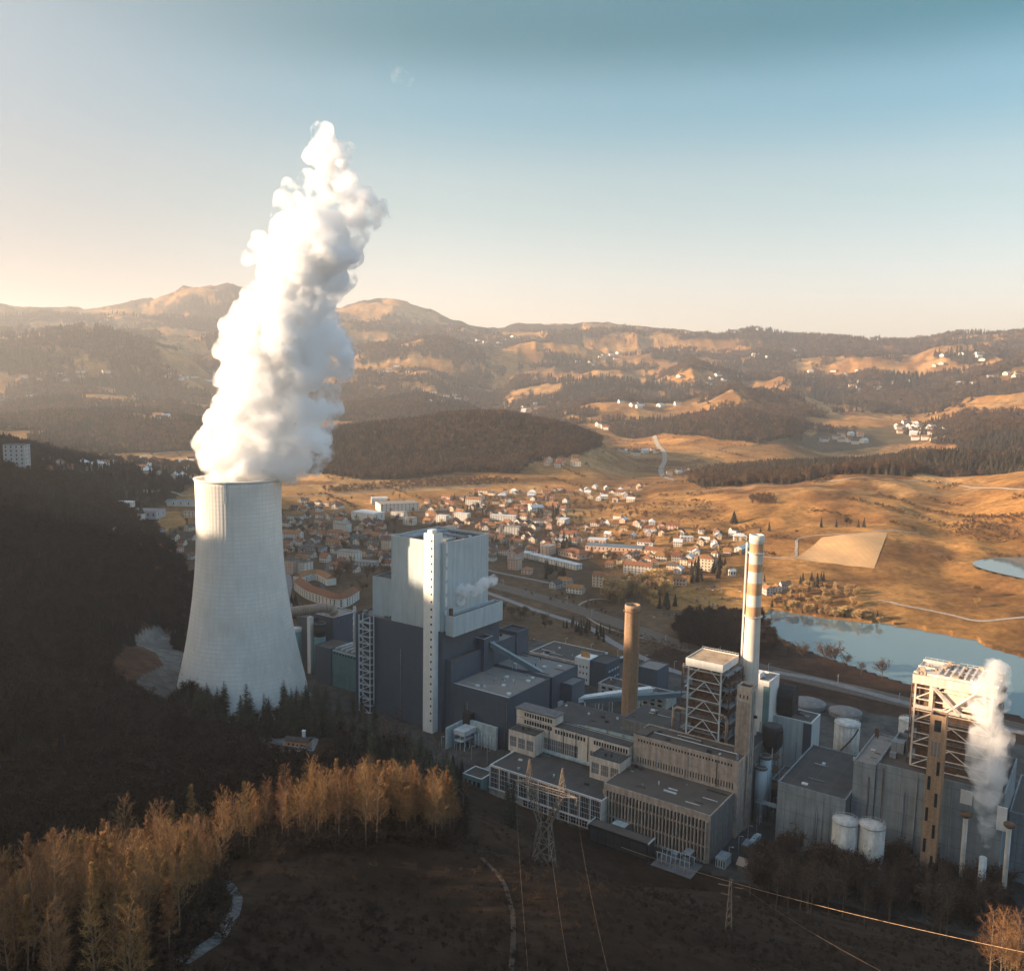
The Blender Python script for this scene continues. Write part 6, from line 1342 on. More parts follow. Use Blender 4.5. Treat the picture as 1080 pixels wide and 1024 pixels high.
for n_, q_, s_ in ((9, [(250, 430), (300, 425), (300, 436), (250, 440)], 2.4), (10, [(380, 395), (420, 385), (440, 392), (400, 402)], 3.2), (8, [(480, 360), (540, 352), (560, 360), (500, 366)], 4.2), (8, [(600, 378), (660, 372), (680, 382), (620, 388)], 3.6), (9, [(700, 400), (760, 392), (790, 400), (720, 410)], 3.0), (8, [(780, 372), (840, 366), (860, 374), (800, 380)], 4.0), (10, [(880, 402), (960, 398), (980, 410), (900, 414)], 3.0), (8, [(960, 376), (1040, 372), (1060, 382), (980, 388)], 3.6), (9, [(640, 424), (720, 416), (740, 426), (660, 434)], 2.6), (8, [(170, 388), (230, 395), (225, 404), (170, 400)], 3.2), (8, [(20, 395), (130, 392), (140, 402), (30, 404)], 3.4), (12, [(160, 436), (235, 430), (238, 445), (165, 446)], 2.4)):
    cluster(n_, q_, '', '', s_)
mb_ = MB()
for (p, rz, s, w, r) in FARH:                       # too many and too small to tell apart: one mass of distant houses
    cs, sn = math.cos(rz), math.sin(rz); L, Dp, h, rh = 5.5 * s, 4.3 * s, 5 * min(s, 2.2), 3.0 * min(s, 2.2)
    def q(x, y, z): return mb_.pt((p[0] + cs * x - sn * y, p[1] + sn * x + cs * y, p[2] + z))
    a_ = [q(-L, -Dp, -2), q(L, -Dp, -2), q(L, Dp, -2), q(-L, Dp, -2)]; b_ = [q(-L, -Dp, h), q(L, -Dp, h), q(L, Dp, h), q(-L, Dp, h)]; t_ = [q(-L, 0, h + rh), q(L, 0, h + rh)]
    mb_.m = 'wc'.index(w)
    for k in range(4): mb_.face((a_[k], a_[(k + 1) % 4], b_[(k + 1) % 4], b_[k]))
    mb_.face((b_[1], b_[2], t_[1])); mb_.face((b_[3], b_[0], t_[0])); mb_.m = 2 + 'orwd'.index(r)
    c_ = [q(-L - .5, -Dp - .6, h - .3), q(L + .5, -Dp - .6, h - .3), q(L + .5, Dp + .6, h - .3), q(-L - .5, Dp + .6, h - .3), q(-L - .5, 0, h + rh + .3), q(L + .5, 0, h + rh + .3)]
    mb_.face((c_[0], c_[1], c_[5], c_[4])); mb_.face((c_[2], c_[3], c_[4], c_[5]))
o = mb_.build('distant_houses', [M_WALLS['w'], M_WALLS['c'], M_ROOFS['o'], M_ROOFS['r'], M_ROOFS['w'], M_ROOFS['d']]); tag(o, 'tiny pale houses scattered over the distant hills and far fields', 'houses', kind='stuff')
# ================================================================== TREES AND BUSHES ONE CAN TELL APART
rf = random.Random(33)
def mix_row(spots, protos, used, group, h0, h1):
    for (x, y) in spots:
        pr, lab, hh = rf.choice(protos); s = rf.uniform(h0, h1) / hh * (min(1.0, .62 + .38 * math.hypot(x, y) / 230) if group == G_R else 1)
        place_tree(pr, used, x, y, s, rf.uniform(0, 6.28), lab, group, sz=rf.uniform(.92, 1.08))
M_BARKP = mat('pale_bark', (.21, .14, .09), .9, .25, 2.0); used = {}
G_R = 'trees along the sunlit ridge'
RP = []
for k in range(3):
    tk, T = bare_tree_meshes(40 + k, 24, .19 + .03 * k, .26, 36, 11, .03); RP.append((tree_proto('leafless_tree', 'x', 'tree', tk, T, M_BARKP, M_TWIG), 'tall leafless tree with fine golden twigs on the sunlit ridge', 24))
for k in range(3):
    tk, T = needle_tree_meshes(50 + k, 24, .34 + .05 * k, .115, 60, 10, .36); RP.append((tree_proto('larch_tree', 'x', 'tree', tk, T, M_BARKP, M_LARCH), 'tall golden brown larch with a bare lower stem on the sunlit ridge', 24))
# ridge belt: its near edge, then up to 40 m deeper
EDGE = [hit(x, y)[:2] for x, y in ((150, 1075), (176, 1020), (192, 978), (216, 940), (244, 916), (300, 896), (400, 889), (470, 884), (484, 878))]
Q = resample(EDGE, 1.0); spots = []; tries = 0
while len(spots) < 400 and tries < 30000:
    tries += 1; i = min(len(Q) - 1, int(len(Q) * rf.random())); g_ = i / len(Q); f = rf.random() ** 1.15
    dep = 44 * (1 - g_) + 34 * g_; T_ = Q[min(i + 1, len(Q) - 1)] - Q[max(i - 1, 0)]; T_ /= np.linalg.norm(T_); x = Q[i][0] - T_[1] * dep * f + rf.uniform(-2, 2); y = Q[i][1] + T_[0] * dep * f + rf.uniform(-2, 2)
    if y < 58 or hz(x, y) < 60: continue
    if all((a - x) ** 2 + (b - y) ** 2 > 5.0 for a, b in spots): spots.append((x, y))
BELT = list(spots)
mix_row(spots, RP[:3] * 2 + RP[3:], used, G_R, 14, 21)
# dark trees between the ridge and the cooling tower
SP = []
for k in range(2):
    tk, T = spruce_meshes(60 + k); SP.append((tree_proto('spruce_tree', 'x', 'tree', tk, T, M_BARK, M_SPRUCE), 'dark pointed spruce on the slope before the cooling tower', 22))
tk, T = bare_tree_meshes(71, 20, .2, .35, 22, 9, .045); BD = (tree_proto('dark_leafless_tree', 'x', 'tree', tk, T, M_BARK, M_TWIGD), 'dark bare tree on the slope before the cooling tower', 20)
spots = []
for (x, y) in [(214, 752), (226, 756), (238, 752), (252, 757), (262, 750), (274, 758), (295, 778), (284, 752), (308, 756), (322, 752), (335, 758), (346, 752), (358, 760), (372, 756), (382, 762), (395, 770), (356, 776), (368, 786), (384, 790), (398, 800), (408, 792), (416, 806), (402, 780), (425, 815), (432, 800), (418, 782), (436, 824), (446, 832), (392, 812), (376, 806), (455, 838), (466, 846), (444, 814), (540, 868), (536, 860), (488, 862), (476, 858)]:
    p = hit(x, y); spots.append((p[0], p[1]))
for k in range(120):
    x_ = rf.uniform(196, 480); y_ = 744 + max(0, x_ - 330) * .55 + rf.uniform(-2, 34); p = hit(x_, y_)
    if p[1] < 560 and math.hypot(p[0] - hx_, p[1] - hy_) > 24 and all((a - p[0]) ** 2 + (b - p[1]) ** 2 > 14 for a, b in spots) and to_uv(p)[1] < 432: spots.append((p[0], p[1]))
def sees(p): al = (p[0] - hx_) * _hv[0] + (p[1] - hy_) * _hv[1]; la = abs((p[0] - hx_) * _hv[1] - (p[1] - hy_) * _hv[0]); return -16 < al < 150 and la < 27 - .06 * al
spots = [p for p in spots if not sees(p)]
for k in range(64):
    x_ = rf.uniform(205, 350); p = hit(x_, 762 + rf.uniform(-6, 16))
    if not sees(p): o = copy_tree(SP[k % 2][0]); o.location = (p[0], p[1], p[2] - .4); s_ = rf.uniform(1.0, 1.5); o.scale = (s_ * 1.25, s_ * 1.25, s_ * .95); o.rotation_euler = (0, 0, rf.uniform(0, 6)); o['label'] = 'dark pointed spruce in the row hiding the foot of the cooling tower'; o['group'] = 'spruces at the foot of the cooling tower'
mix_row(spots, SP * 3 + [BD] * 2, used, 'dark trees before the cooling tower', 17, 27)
# lone spruce by the pylon
p = hit(541, 872); o = copy_tree(SP[0][0]); o.location = (p[0], p[1], p[2] - .3); o.scale = (1.0, 1.0, 1.15); o['label'] = 'tall dark spruce standing right beside the lattice power pylon'; o['group'] = 'trees by the pylon'
# lower right: bare trees in shade and one sunlit group
BR = [(BD[0], 'dark bare tree in shade in front of the grey halls', 20)]
spots = []
for k in range(70):
    x = rf.uniform(790, 1060); y = 912 + .16 * (x - 770) + rf.uniform(-14, 46); p = hit(x, y); spots.append((p[0], p[1]))
mix_row(spots, BR, used, 'bare trees before the grey halls', 14, 24)
LT = [(RP[0][0], 'sunlit golden bare tree at the lower right edge before the steam', 24), (RP[1][0], 'sunlit golden bare tree at the lower right edge before the steam', 24)]
spots = [(p[0], p[1]) for p in (at_y(x, y, Y) for x, y, Y in ((1050, 962, 226), (1060, 968, 222), (1072, 966, 224), (1082, 970, 220), (1066, 960, 232), (1078, 958, 234), (1092, 968, 222)))]
mix_row(spots, LT, used, 'sunlit trees at the lower right edge', 21, 24)
# undergrowth on the foreground hill
M_BUSH = mat('bracken', (.052, .030, .018), .95, .35, 1.0, rnd=.4)
p = hit(610, 958); sb = lone('bush', 'low brown bush on the dark foreground slope', fuzz_tree(77, 150, .5, .02, .03), M_BUSH, p[0], p[1], 2.0, 'bushes'); del sb['group']; sb['category'] = 'bush'
x, y, s = scatter(75, 420, R(-36), R(36), .0085, 1.2)
z = height(x, y); ok = (z > 7) & (fbm(x / 22, y / 22, 3, 99) + .3 * (_rs.rand(len(x)) - .5) > .40)
for tr in ([hit(a, b)[:2] for a, b in ((192, 1016), (234, 984), (250, 946), (240, 932))],):
    for (a, b), (c, d_) in zip(tr, tr[1:]):
        L2 = (c - a) ** 2 + (d_ - b) ** 2; t_ = np.clip(((x - a) * (c - a) + (y - b) * (d_ - b)) / L2, 0, 1); ok &= np.hypot(x - a - t_ * (c - a), y - b - t_ * (d_ - b)) > 3.5
ok &= np.hypot(x - hx_, y - hy_) > 34
x, y, z = x[ok], y[ok], z[ok]
bx = np.array([p_[0] for p_ in BELT]); by = np.array([p_[1] for p_ in BELT]); k_ = _rs.randint(len(bx), size=2600); ex = bx[k_] + _rs.randn(2600) * 3.5; ey = by[k_] + _rs.randn(2600) * 3.5; x = np.r_[x, ex]; y = np.r_[y, ey]; z = np.r_[z, height(ex, ey)]
wood('undergrowth', 'brown bracken and low scrub over the dark foreground hill', np.stack([x, y, z - .15, np.r_[.5 + 1.5 * _rs.rand(len(x) - 2600) ** 2, 2.0 + 5.0 * _rs.rand(2600)], _rs.rand(len(x)) * 6.28], -1), sb, 'undergrowth')
# town and lakeside trees, one mesh each
def small_proto(nm, T, m): return (nm, tri_mesh(nm, T, m))
M_TOWNL = mat('pale_birch_twigs', (.52, .34, .16), .95, .3, 1.2, rnd=.15); M_WILL = mat('willow_twigs', (.36, .23, .09), .95, .3, 1.2, rnd=.1)
TB = [small_proto('deciduous_tree', fuzz_tree(200 + k, 240, .30, .25), M_FARD) for k in range(3)]
TY = [small_proto('birch_tree', fuzz_tree(210 + k, 600, .24, .10, .034), M_TOWNL) for k in range(3)]
TC = [small_proto('conifer_tree', conifer_far(220 + k, 8, 9), M_FARC) for k in range(3)]
TG = [small_proto('leafless_tree', fuzz_tree(230 + k, 380, .36, .25, .008), M_TWIGD) for k in range(3)]
def tree1(proto, p, h, label, group, wide=1.0):
    nm, me = rf.choice(proto); o = link(bpy.data.objects.new(nm, me)); o.location = (p[0], p[1], p[2] - .2); o.scale = (h * wide, h * wide, h); o.rotation_euler = (0, 0, rf.uniform(0, 6.28)); return tag(o, label, 'tree', group)
def grove(n, poly, proto, h0, h1, label, group, wide=1.0, gap=3.0):
    xs = [p[0] for p in poly]; ys = [p[1] for p in poly]; k = 0; tries = 0
    while k < n and tries < n * 40:
        tries += 1; x, y = rf.uniform(min(xs), max(xs)), rf.uniform(min(ys), max(ys))
        if not inpoly(np.array([x]), np.array([y]), poly)[0]: continue
        p = hit(x, y)
        if not free(p[0], p[1], gap): continue
        USED.append((p[0], p[1], gap * .5)); tree1(proto, p, rf.uniform(h0, h1), label, group, wide); k += 1
grove(34, [(625, 632), (640, 622), (700, 616), (716, 612), (722, 630), (700, 640), (660, 640), (630, 640)], TY, 18, 25, 'tall pale birch in the sunlit row before the cream apartment houses', 'pale birches', 1.0, 1.6)
grove(22, [(586, 661), (606, 668), (640, 678), (650, 668), (600, 656)], TC, 8, 12, 'small dark conifer in the dense row beside the railway road', 'conifers beside the railway road', .8, 1.2)
grove(14, [(572, 596), (600, 604), (600, 612), (575, 612)], TC, 9, 15, 'dark conifer in the clump below the white terrace row', 'conifers below the terrace row', 1.1, 2)
grove(8, [(588, 570), (606, 566), (606, 580), (590, 580)], TC, 14, 20, 'dark conifer in the clump above the brown roofed hall', 'conifers above the brown hall', 1.1, 2)
grove(9, [(728, 600), (736, 596), (740, 612), (730, 616)], TC, 18, 26, 'tall dark conifer left of the sunlit cream block', 'conifers at the cream block', .9, 1.5)
grove(9, [(752, 598), (766, 600), (764, 610), (752, 610)], TC, 16, 22, 'tall dark conifer right of the sunlit cream block', 'conifers right of the cream block', 1.0, 1.5)
grove(6, [(694, 634), (712, 638), (712, 648), (696, 646)], TC, 13, 18, 'dark conifer at the right end of the birch row', 'conifers by the birches', 1.1, 2)
grove(46, [(296, 560), (420, 545), (415, 612), (380, 640), (320, 612), (300, 600)], TB, 9, 17, 'brown bare tree among the houses right of the cooling tower', 'town trees right of the cooling tower')
grove(12, [(355, 585), (368, 575), (375, 612), (356, 616)], TB, 14, 20, 'brown bare tree in the dense row behind the curved terrace', 'trees behind the curved terrace', .8, 2)
grove(14, [(306, 632), (318, 640), (330, 652), (310, 655)], TC, 8, 14, 'dark conifer in front of the curved white terrace', 'conifers before the curved terrace', 1, 2)
grove(40, [(430, 555), (470, 530), (600, 520), (610, 560), (560, 590), (515, 575)], TB, 8, 16, 'brown bare tree among the houses behind the tall pale block', 'town trees behind the tall block')
grove(16, [(468, 528), (505, 524), (520, 548), (480, 548)], TC, 13, 21, 'dark conifer between sunlit houses behind the tall pale block', 'town conifers')
grove(9, [(562, 540), (592, 536), (592, 548), (570, 552)], TC, 14, 22, 'dark conifer beside the large sunlit white house', 'conifers by the white house', 1, 2)
grove(40, [(600, 560), (700, 555), (790, 570), (780, 612), (720, 600), (640, 604)], TY, 8, 13, 'golden bare tree among houses below the grass hill', 'town trees below the hill')
grove(16, [(520, 640), (580, 655), (590, 668), (530, 650)], TG, 7, 12, 'dark bare tree beside the road behind the dark halls', 'roadside trees', .9, 3)
grove(18, [(550, 622), (620, 630), (640, 650), (560, 632)], TB, 3, 6, 'brown bush in the railway meadow', 'railway bushes', 1.3, 3)
grove(22, [(98, 570), (150, 562), (208, 560), (208, 640), (196, 625), (150, 605)], TB, 9, 16, 'brown bare tree in the shaded quarter near the church', 'town trees near the church')
grove(30, [(806, 622), (850, 618), (905, 622), (905, 640), (860, 640), (812, 634)], TY, 7, 12, 'golden bare tree on the lake shore meadow', 'lake shore trees', 1.1, 3)
for k in range(30):
    x_ = 812 + 118 * (k + rf.random()) / 30; p = hit(x_, 641.5 + 17 * ((x_ - 812) / 118) ** .9 - rf.uniform(0, 4)); tree1(TY if k % 4 else TC, p, rf.uniform(8, 15), 'golden bush or small tree right at the far shore line of the lake' if k % 4 else 'dark conifer right at the far shore line of the lake', 'trees at the far lake shore', 1.3 if k % 4 else .8)
grove(10, [(842, 612), (870, 612), (870, 624), (845, 624)], TC, 10, 15, 'dark conifer behind the lake shore bushes', 'lake shore conifers', 1, 2)
for x, y, h, l in [(868, 643, 15, 'big round golden willow on the lake shore'), (1030, 640, 12, 'small round bush near the lake path')]: tree1([small_proto('willow_tree', fuzz_tree(250 + x, 420, .46, .1, .014), M_WILL)], hit(x, y), h, l, 'lake shore willows', 1.05)
for i, (x, y, h) in enumerate([(830, 692, 14), (846, 698, 17), (868, 702, 20), (880, 706, 23), (892, 706, 14), (908, 712, 11), (930, 718, 18), (812, 684, 12), (1046, 738, 15)]):
    tree1(TG, hit(x, y), h, ['grey bare tree against the lake, far left of the bank row', 'slim grey bare tree against the lake, second from the left', 'grey bare tree against the lake beside the widest one', 'widest grey bare tree against the lake', 'small grey bare tree right of the widest one at the lake', 'lowest grey bare tree at the lake bank', 'round grey bare tree alone on the right of the lake bank', 'grey bare tree beside the striped chimney at the lake bank', 'grey bare tree on the lake bank right of the steam'][i], 'bare trees on the lake bank', 1.05)
for i, (x, y, h, w_) in enumerate([(811, 560, 16, .9), (802, 561, 9, .9), (882, 556, 14, .7), (905, 556, 12, 1.2), (911, 556, 15, 1.1), (897, 556, 12, 1.2), (840, 563, 7, 1.5), (806, 616, 12, 1)]):
    tree1(TB if i in (5, 6) else TC, hit(x, y), h, ['dark conifer above the striped chimney near the farm track', 'small conifer left of the one near the farm track', 'thin conifer alone at the top of the ploughed field', 'left one of two close conifers above the ploughed field', 'right one of two close conifers above the ploughed field', 'bare tree beside two close conifers above the ploughed field', 'round bush at the corner of the farm track', 'dark conifer just right of the striped chimney by the lake'][i], 'trees along the farm track', w_)
# thicket between railway and lake, hedges and scrub: masses
def mass(name, label, poly, n, h0, h1, proto, kindl):
    xs = [p[0] for p in poly]; ys = [p[1] for p in poly]; P = np.array([hit(a, b)[:2] for a, b in poly]); lo, hi = P.min(0), P.max(0)
    q = lo + (hi - lo) * _rs.rand(n * 4, 2); q = q[inpoly(q[:, 0], q[:, 1], P)][:n]; z = height(q[:, 0], q[:, 1])
    wood(name, label, np.stack([q[:, 0], q[:, 1], z - .3, h0 + (h1 - h0) * _rs.rand(len(q)), _rs.rand(len(q)) * 6.28], -1), proto, kindl)
mass('thicket', 'dark leafless thicket between the railway and the lake', [(708, 668), (726, 652), (770, 652), (800, 650), (806, 662), (820, 684), (806, 694), (760, 688), (720, 684)], 520, 9, 15, HILL_D2, 'thicket')
mass('thicket', 'bushy strip along the foot of the wooded knoll', [(340, 515), (420, 508), (520, 504), (545, 507), (545, 511), (430, 516), (345, 521)], 700, 5, 10, FAR_D, 'thicket')
mass('thicket', 'scrub on the shaded railway bank', [(640, 668), (700, 694), (800, 716), (800, 706), (720, 684), (660, 664)], 200, 2, 4, FAR_D, 'scrub')
mass('thicket', 'scrub on the sunlit meadow between town and grass hill', [(640, 540), (700, 530), (760, 530), (770, 555), (700, 550)], 170, 3, 7, FAR_D, 'scrub')
mass('thicket', 'golden scrub on the rough slope at right', [(985, 560), (1030, 545), (1085, 548), (1085, 575), (1030, 572)], 240, 3, 7, FAR_D, 'scrub')
mass('thicket', 'dark low trees on the left knee of the grass hill', [(790, 525), (815, 522), (818, 532), (792, 533)], 120, 6, 9, FAR_D, 'scrub')
mass('thicket', 'dark scrub along the foot of the shaded hill near the town', [(150, 615), (206, 605), (206, 668), (190, 676), (170, 650)], 300, 7, 12, HILL_D2, 'scrub')
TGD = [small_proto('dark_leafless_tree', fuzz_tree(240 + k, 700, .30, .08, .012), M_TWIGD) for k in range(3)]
for k in range(95):
    x_ = rf.uniform(795, 1062); y_ = 915 + .17 * (x_ - 795) + rf.uniform(-12, 34); tree1(TGD, hit(x_, y_), rf.uniform(13, 21), 'dense dark bare tree in the shaded belt before the grey halls', 'dark tree belt before the grey halls', 1.0)
for k in range(26):
    x_ = rf.uniform(860, 960); tree1(TGD, hit(x_, 925 + rf.uniform(-6, 20)), rf.uniform(17, 22), 'dense dark bare tree hiding the foot of the two white silos', 'dark trees before the white silos', 1.0)
grove(60, [(300, 535), (420, 520), (640, 520), (760, 570), (700, 600), (560, 590), (420, 560), (310, 590)], TB, 9, 16, 'bare brown garden tree between the town roofs', 'garden trees in town')
grove(80, [(300, 540), (430, 545), (520, 528), (640, 530), (770, 575), (700, 600), (560, 592), (520, 560), (420, 560), (310, 600)], TB, 10, 18, 'bare brown tree standing between houses and town blocks', 'trees between the town blocks')
x, y, s = scatter(1150, 4200, R(-32), R(32), .0016, 3.0); z = height(x, y); fo, _ = cover(x, y, z)
ca, sa = math.cos(.5), math.sin(.5); n1_ = fbm(x / 420, y / 420, 4, 51); n3_ = fbm(x / 1300, y / 1300, 3, 71); p1 = (x * ca + y * sa) / 75 + .8 * (n1_ - .5); p2 = (y * ca - x * sa) / 190 + .8 * (n3_ - .5); pr_ = _tab[np.floor(p1).astype(int) % 512, np.floor(p2).astype(int) % 512]
e1 = np.minimum(p1 - np.floor(p1), np.ceil(p1) - p1); e2 = np.minimum(p2 - np.floor(p2), np.ceil(p2) - p2)
ok = (fo < .5) & (z > -.5) & (z < 75) & (((e1 < .035) & (pr_ > .66)) | ((e2 < .016) & (pr_ < .3))) & (fbm(x / 60, y / 60, 2, 44) > .47) & ~inpoly(x, y, PLOUGH) & ~lakedist(x, y) & ~lakedist2(x, y)
wood('hedgerows', 'thin broken hedges and field trees between the meadows', np.stack([x, y, z - .2, 2.5 + 6 * _rs.rand(len(x)) ** 2, _rs.rand(len(x)) * 6.28], -1)[ok], FAR_D, 'hedges')
# parked cars
CARM = []
for i, c in enumerate([(.75, .75, .75), (.08, .08, .09), (.35, .36, .38), (.30, .06, .05), (.10, .16, .30)]):
    m = mat('car_paint_%s' % ['white', 'black', 'silver', 'red', 'blue'][i], c, .3, .03, 1.0, spec=.6)
    b = MB()
    b.prism([(-2.1, -.85), (2.1, -.85), (2.1, .85), (-2.1, .85)], .35, .85); body = b.mesh('body', m)
    b = MB(); a_ = [b.pt(q) for q in ((-1.5, -.78, .85), (.9, -.78, .85), (.9, .78, .85), (-1.5, .78, .85))]; c_ = [b.pt(q) for q in ((-1.1, -.66, 1.42), (.35, -.66, 1.42), (.35, .66, 1.42), (-1.1, .66, 1.42))]; b.face(c_)
    for k in range(4): b.face((a_[k], a_[(k + 1) % 4], c_[(k + 1) % 4], c_[k]))
    cab = b.mesh('cabin', M_GLASS); b = MB(); b.tube((0, -.1, .32), (0, .1, .32), .32, 10); wh = b.mesh('wheel', M_BLACK); CARM.append((['white', 'black', 'silver', 'red', 'blue'][i], body, cab, wh))
def car(p, rz, where, group):
    nm, bo, ca, wh = rf.choice(CARM); o = link(bpy.data.objects.new('parked_car', bo)); o.location = (p[0], p[1], p[2] + .3); o.rotation_euler = (0, 0, rz); tag(o, '%s car parked %s' % (nm, where), 'car', group)
    c = link(bpy.data.objects.new('cabin', ca)); c.parent = o
    for x_ in (-1.3, 1.3):
        for y_ in (-.8, .8): w = link(bpy.data.objects.new('wheel', wh)); w.parent = o; w.location = (x_, y_, 0)
for k in range(26):
    x, y = rf.uniform(735, 790), rf.uniform(618, 640); p = hit(x, y)
    if free(p[0], p[1], 2.6): USED.append((p[0], p[1], 2.6)); car(p, R(-20) + rf.choice([0, 1.57]), 'on the dark lot left of the striped chimney', 'cars on the dark lot')
for k in range(12):
    p = W(-470 + rf.uniform(0, 130), 660 + rf.uniform(-40, 6)); car((p[0], p[1], 0), -PA + rf.choice([0, 1.57]), 'in the yard behind the office court', 'cars behind the office court')
for k in range(14):
    p = hit(rf.uniform(700, 760), rf.uniform(662, 684)); 
for k, (x, y) in enumerate([(700, 648), (706, 650), (713, 649), (690, 651)]): car(hit(x, y), rf.uniform(0, 3), 'in the meadow right of the brick chimney top', 'cars in the meadow')

# ================================================================== FOREGROUND: orange house, pylon, wires
p = hit(315, 786); t = thing('cottage', 'small orange cottage with dark roof and white chimney in the dark wood', 'cottage', p, R(-14))
b = MB(); b.box(-7.2, 7.2, -3.4, 3.4, -1.5, 3.9); b.build('wall', M_WALLS['o'], t)
b = MB(); i_ = [b.pt(q) for q in ((-8.0, -3.9, 3.8), (8.0, -3.9, 3.8), (8.0, 0, 5.6), (-8.0, 0, 5.6), (-8.0, 4.4, 3.6), (8.0, 4.4, 3.6))]
b.face((i_[0], i_[1], i_[2], i_[3])); b.face((i_[3], i_[2], i_[5], i_[4])); b.face((i_[1], i_[5], i_[2])); b.face((i_[0], i_[3], i_[4])); b.face((i_[0], i_[4], i_[5], i_[1])); b.build('roof', M_ROOFS['d'], t)
b = MB(); b.box(2.2, 3.9, .2, 1.7, 3.6, 9.2); b.box(2.0, 4.1, 0, 1.9, 9.21, 9.6); b.build('chimney', M_WHITE, t)
b = MB(); b.box(-5.6, -4.4, -3.45, -3.38, 1.0, 2.3); w0 = b.build('window', M_GLASS, t); repeat(w0, [(3.0, 0, 0), (8.6, 0, 0)]); b = MB(); b.box(.3, 1.4, -3.46, -3.38, -.3, 2.1); b.build('door', M_BLACK, t)
M_PYL = mat('galvanised_steel', (.27, .215, .17), .55, .15, .5, metal=.2)
def pylon(name, label, base, rz, H_, sc):
    t = thing(name, label, 'pylon', base, rz); t.scale = (sc, sc, sc)
    def leg4(mb, z0, w0, z1, w1, n, bw):
        c = [(-1, -1), (1, -1), (1, 1), (-1, 1)]
        for (a, b_) in c: mb.bar((a * w0, b_ * w0 * .7, z0), (a * w1, b_ * w1 * .7, z1), bw)
        for k in range(n):
            f0, f1 = k / n, (k + 1) / n; z_0 = z0 + (z1 - z0) * f0; z_1 = z0 + (z1 - z0) * f1; a0 = w0 + (w1 - w0) * f0; a1 = w0 + (w1 - w0) * f1
            for i in range(4):
                (x0, y0), (x1, y1) = c[i], c[(i + 1) % 4]; mb.bar((x0 * a0, y0 * a0 * .7, z_0), (x1 * a1, y1 * a1 * .7, z_1), bw * .6); mb.bar((x1 * a0, y1 * a0 * .7, z_0), (x0 * a1, y0 * a1 * .7, z_1), bw * .6)
                mb.bar((x0 * a1, y0 * a1 * .7, z_1), (x1 * a1, y1 * a1 * .7, z_1), bw * .5)
    b = MB(); leg4(b, -2, 4.6, 22, 2.0, 4, .34); b.build('lower_body', M_PYL, t)
    for s in (-1, 1):
        b = MB(); n = 5
        for yy in (-1.1, 1.1):
            b.bar((s * 1.9, yy, 22), (s * 7.2, yy * .8, 34), .3); b.bar((s * .9, yy, 23.5), (s * 5.4, yy * .8, 34), .26)
            for k in range(n):
                f = k / n; g = (k + 1) / n; A = Vector((s * 1.9, yy, 22)).lerp(Vector((s * 7.2, yy * .8, 34)), f); B = Vector((s * .9, yy, 23.5)).lerp(Vector((s * 5.4, yy * .8, 34)), g); b.bar(A, B, .17); b.bar(B, Vector((s * 1.9, yy, 22)).lerp(Vector((s * 7.2, yy * .8, 34)), g), .17)
        for k in range(n + 1): A = Vector((s * 1.9, -1.1, 22)).lerp(Vector((s * 7.2, -.9, 34)), k / n); b.bar(A, (A.x, -A.y, A.z), .16)
        b.build('head_arm', M_PYL, t)
        b = MB()
        for (cx, cy) in ((-1, -1), (1, -1), (1, 1), (-1, 1)): b.bar((s * 6.3 + cx * 1.1, cy * .9, 35.6), (s * 6.3 + cx * .12, cy * .1, 43.5), .22)
        for k in range(4):
            f, g = k / 4, (k + 1) / 4
            for cy in (-1, 1): 
                a0 = 1.1 * (1 - f) + .12 * f; a1 = 1.1 * (1 - g) + .12 * g; b.bar((s * 6.3 - a0, cy * a0 * .8, 35.6 + 7.9 * f), (s * 6.3 + a1, cy * a1 * .8, 35.6 + 7.9 * g), .15); b.bar((s * 6.3 + a0, cy * a0 * .8, 35.6 + 7.9 * f), (s * 6.3 - a1, cy * a1 * .8, 35.6 + 7.9 * g), .15)
        b.build('earth_peak', M_PYL, t)
    b = MB()
    for yy in (-.9, .9):
        b.bar((-12, 0, 34.6), (-7.2, yy, 34), .24); b.bar((12, 0, 34.6), (7.2, yy, 34), .24); b.bar((-7.2, yy, 34), (7.2, yy, 34), .28); b.bar((-7.4, yy, 35.8), (7.4, yy, 35.8), .28); b.bar((-12, 0, 34.6), (-7.4, yy, 35.8), .22); b.bar((12, 0, 34.6), (7.4, yy, 35.8), .22)
        for k in range(10): x0 = -7.2 + k * 1.44; b.bar((x0, yy, 34), (x0 + 1.44, yy, 35.8), .15) if k % 2 else b.bar((x0, yy, 35.8), (x0 + 1.44, yy, 34), .15)
    for k in range(-5, 6): b.bar((k * 1.44, -.9, 34), (k * 1.44, .9, 34), .13); b.bar((k * 1.44, -.9, 35.8), (k * 1.44, .9, 35.8), .13)
    b.build('cross_arm', M_PYL, t)
    b = MB()
    for x_ in (-11.6, 0, 11.6): b.tube((x_, 0, 34.2), (x_, 0, 31.2), .16, 6)
    b.build('insulator', M_DARKC, t).name = 'insulator_set'
    return t
pb = at_y(573, 938, 285); zb = hz(pb[0], pb[1])
pyl = pylon('power_pylon', 'tall steel lattice pylon with two peaks standing before the glazed hall, top catching sunlight', (pb[0], pb[1], zb), -PA + R(4), 44, 1.0)
M_WIRE = mat('cable', (.16, .11, .075), .5, .1, 1)
def cable(a, b, sag, label, r=.026, n=26):
    a = Vector(a); b = Vector(b); mb = MB(); pts = [a.lerp(b, k / n) + Vector((0, 0, -4 * sag * (k / n) * (1 - k / n))) for k in range(n + 1)]
    mb.path(pts, r, 5); o = mb.build('power_cable', M_WIRE); tag(o, label, 'cable', 'power cables')
def loc(x_, z_): 
    c, s = math.cos(-PA + R(4)), math.sin(-PA + R(4)); return (pb[0] + c * x_, pb[1] + s * x_, zb + z_)
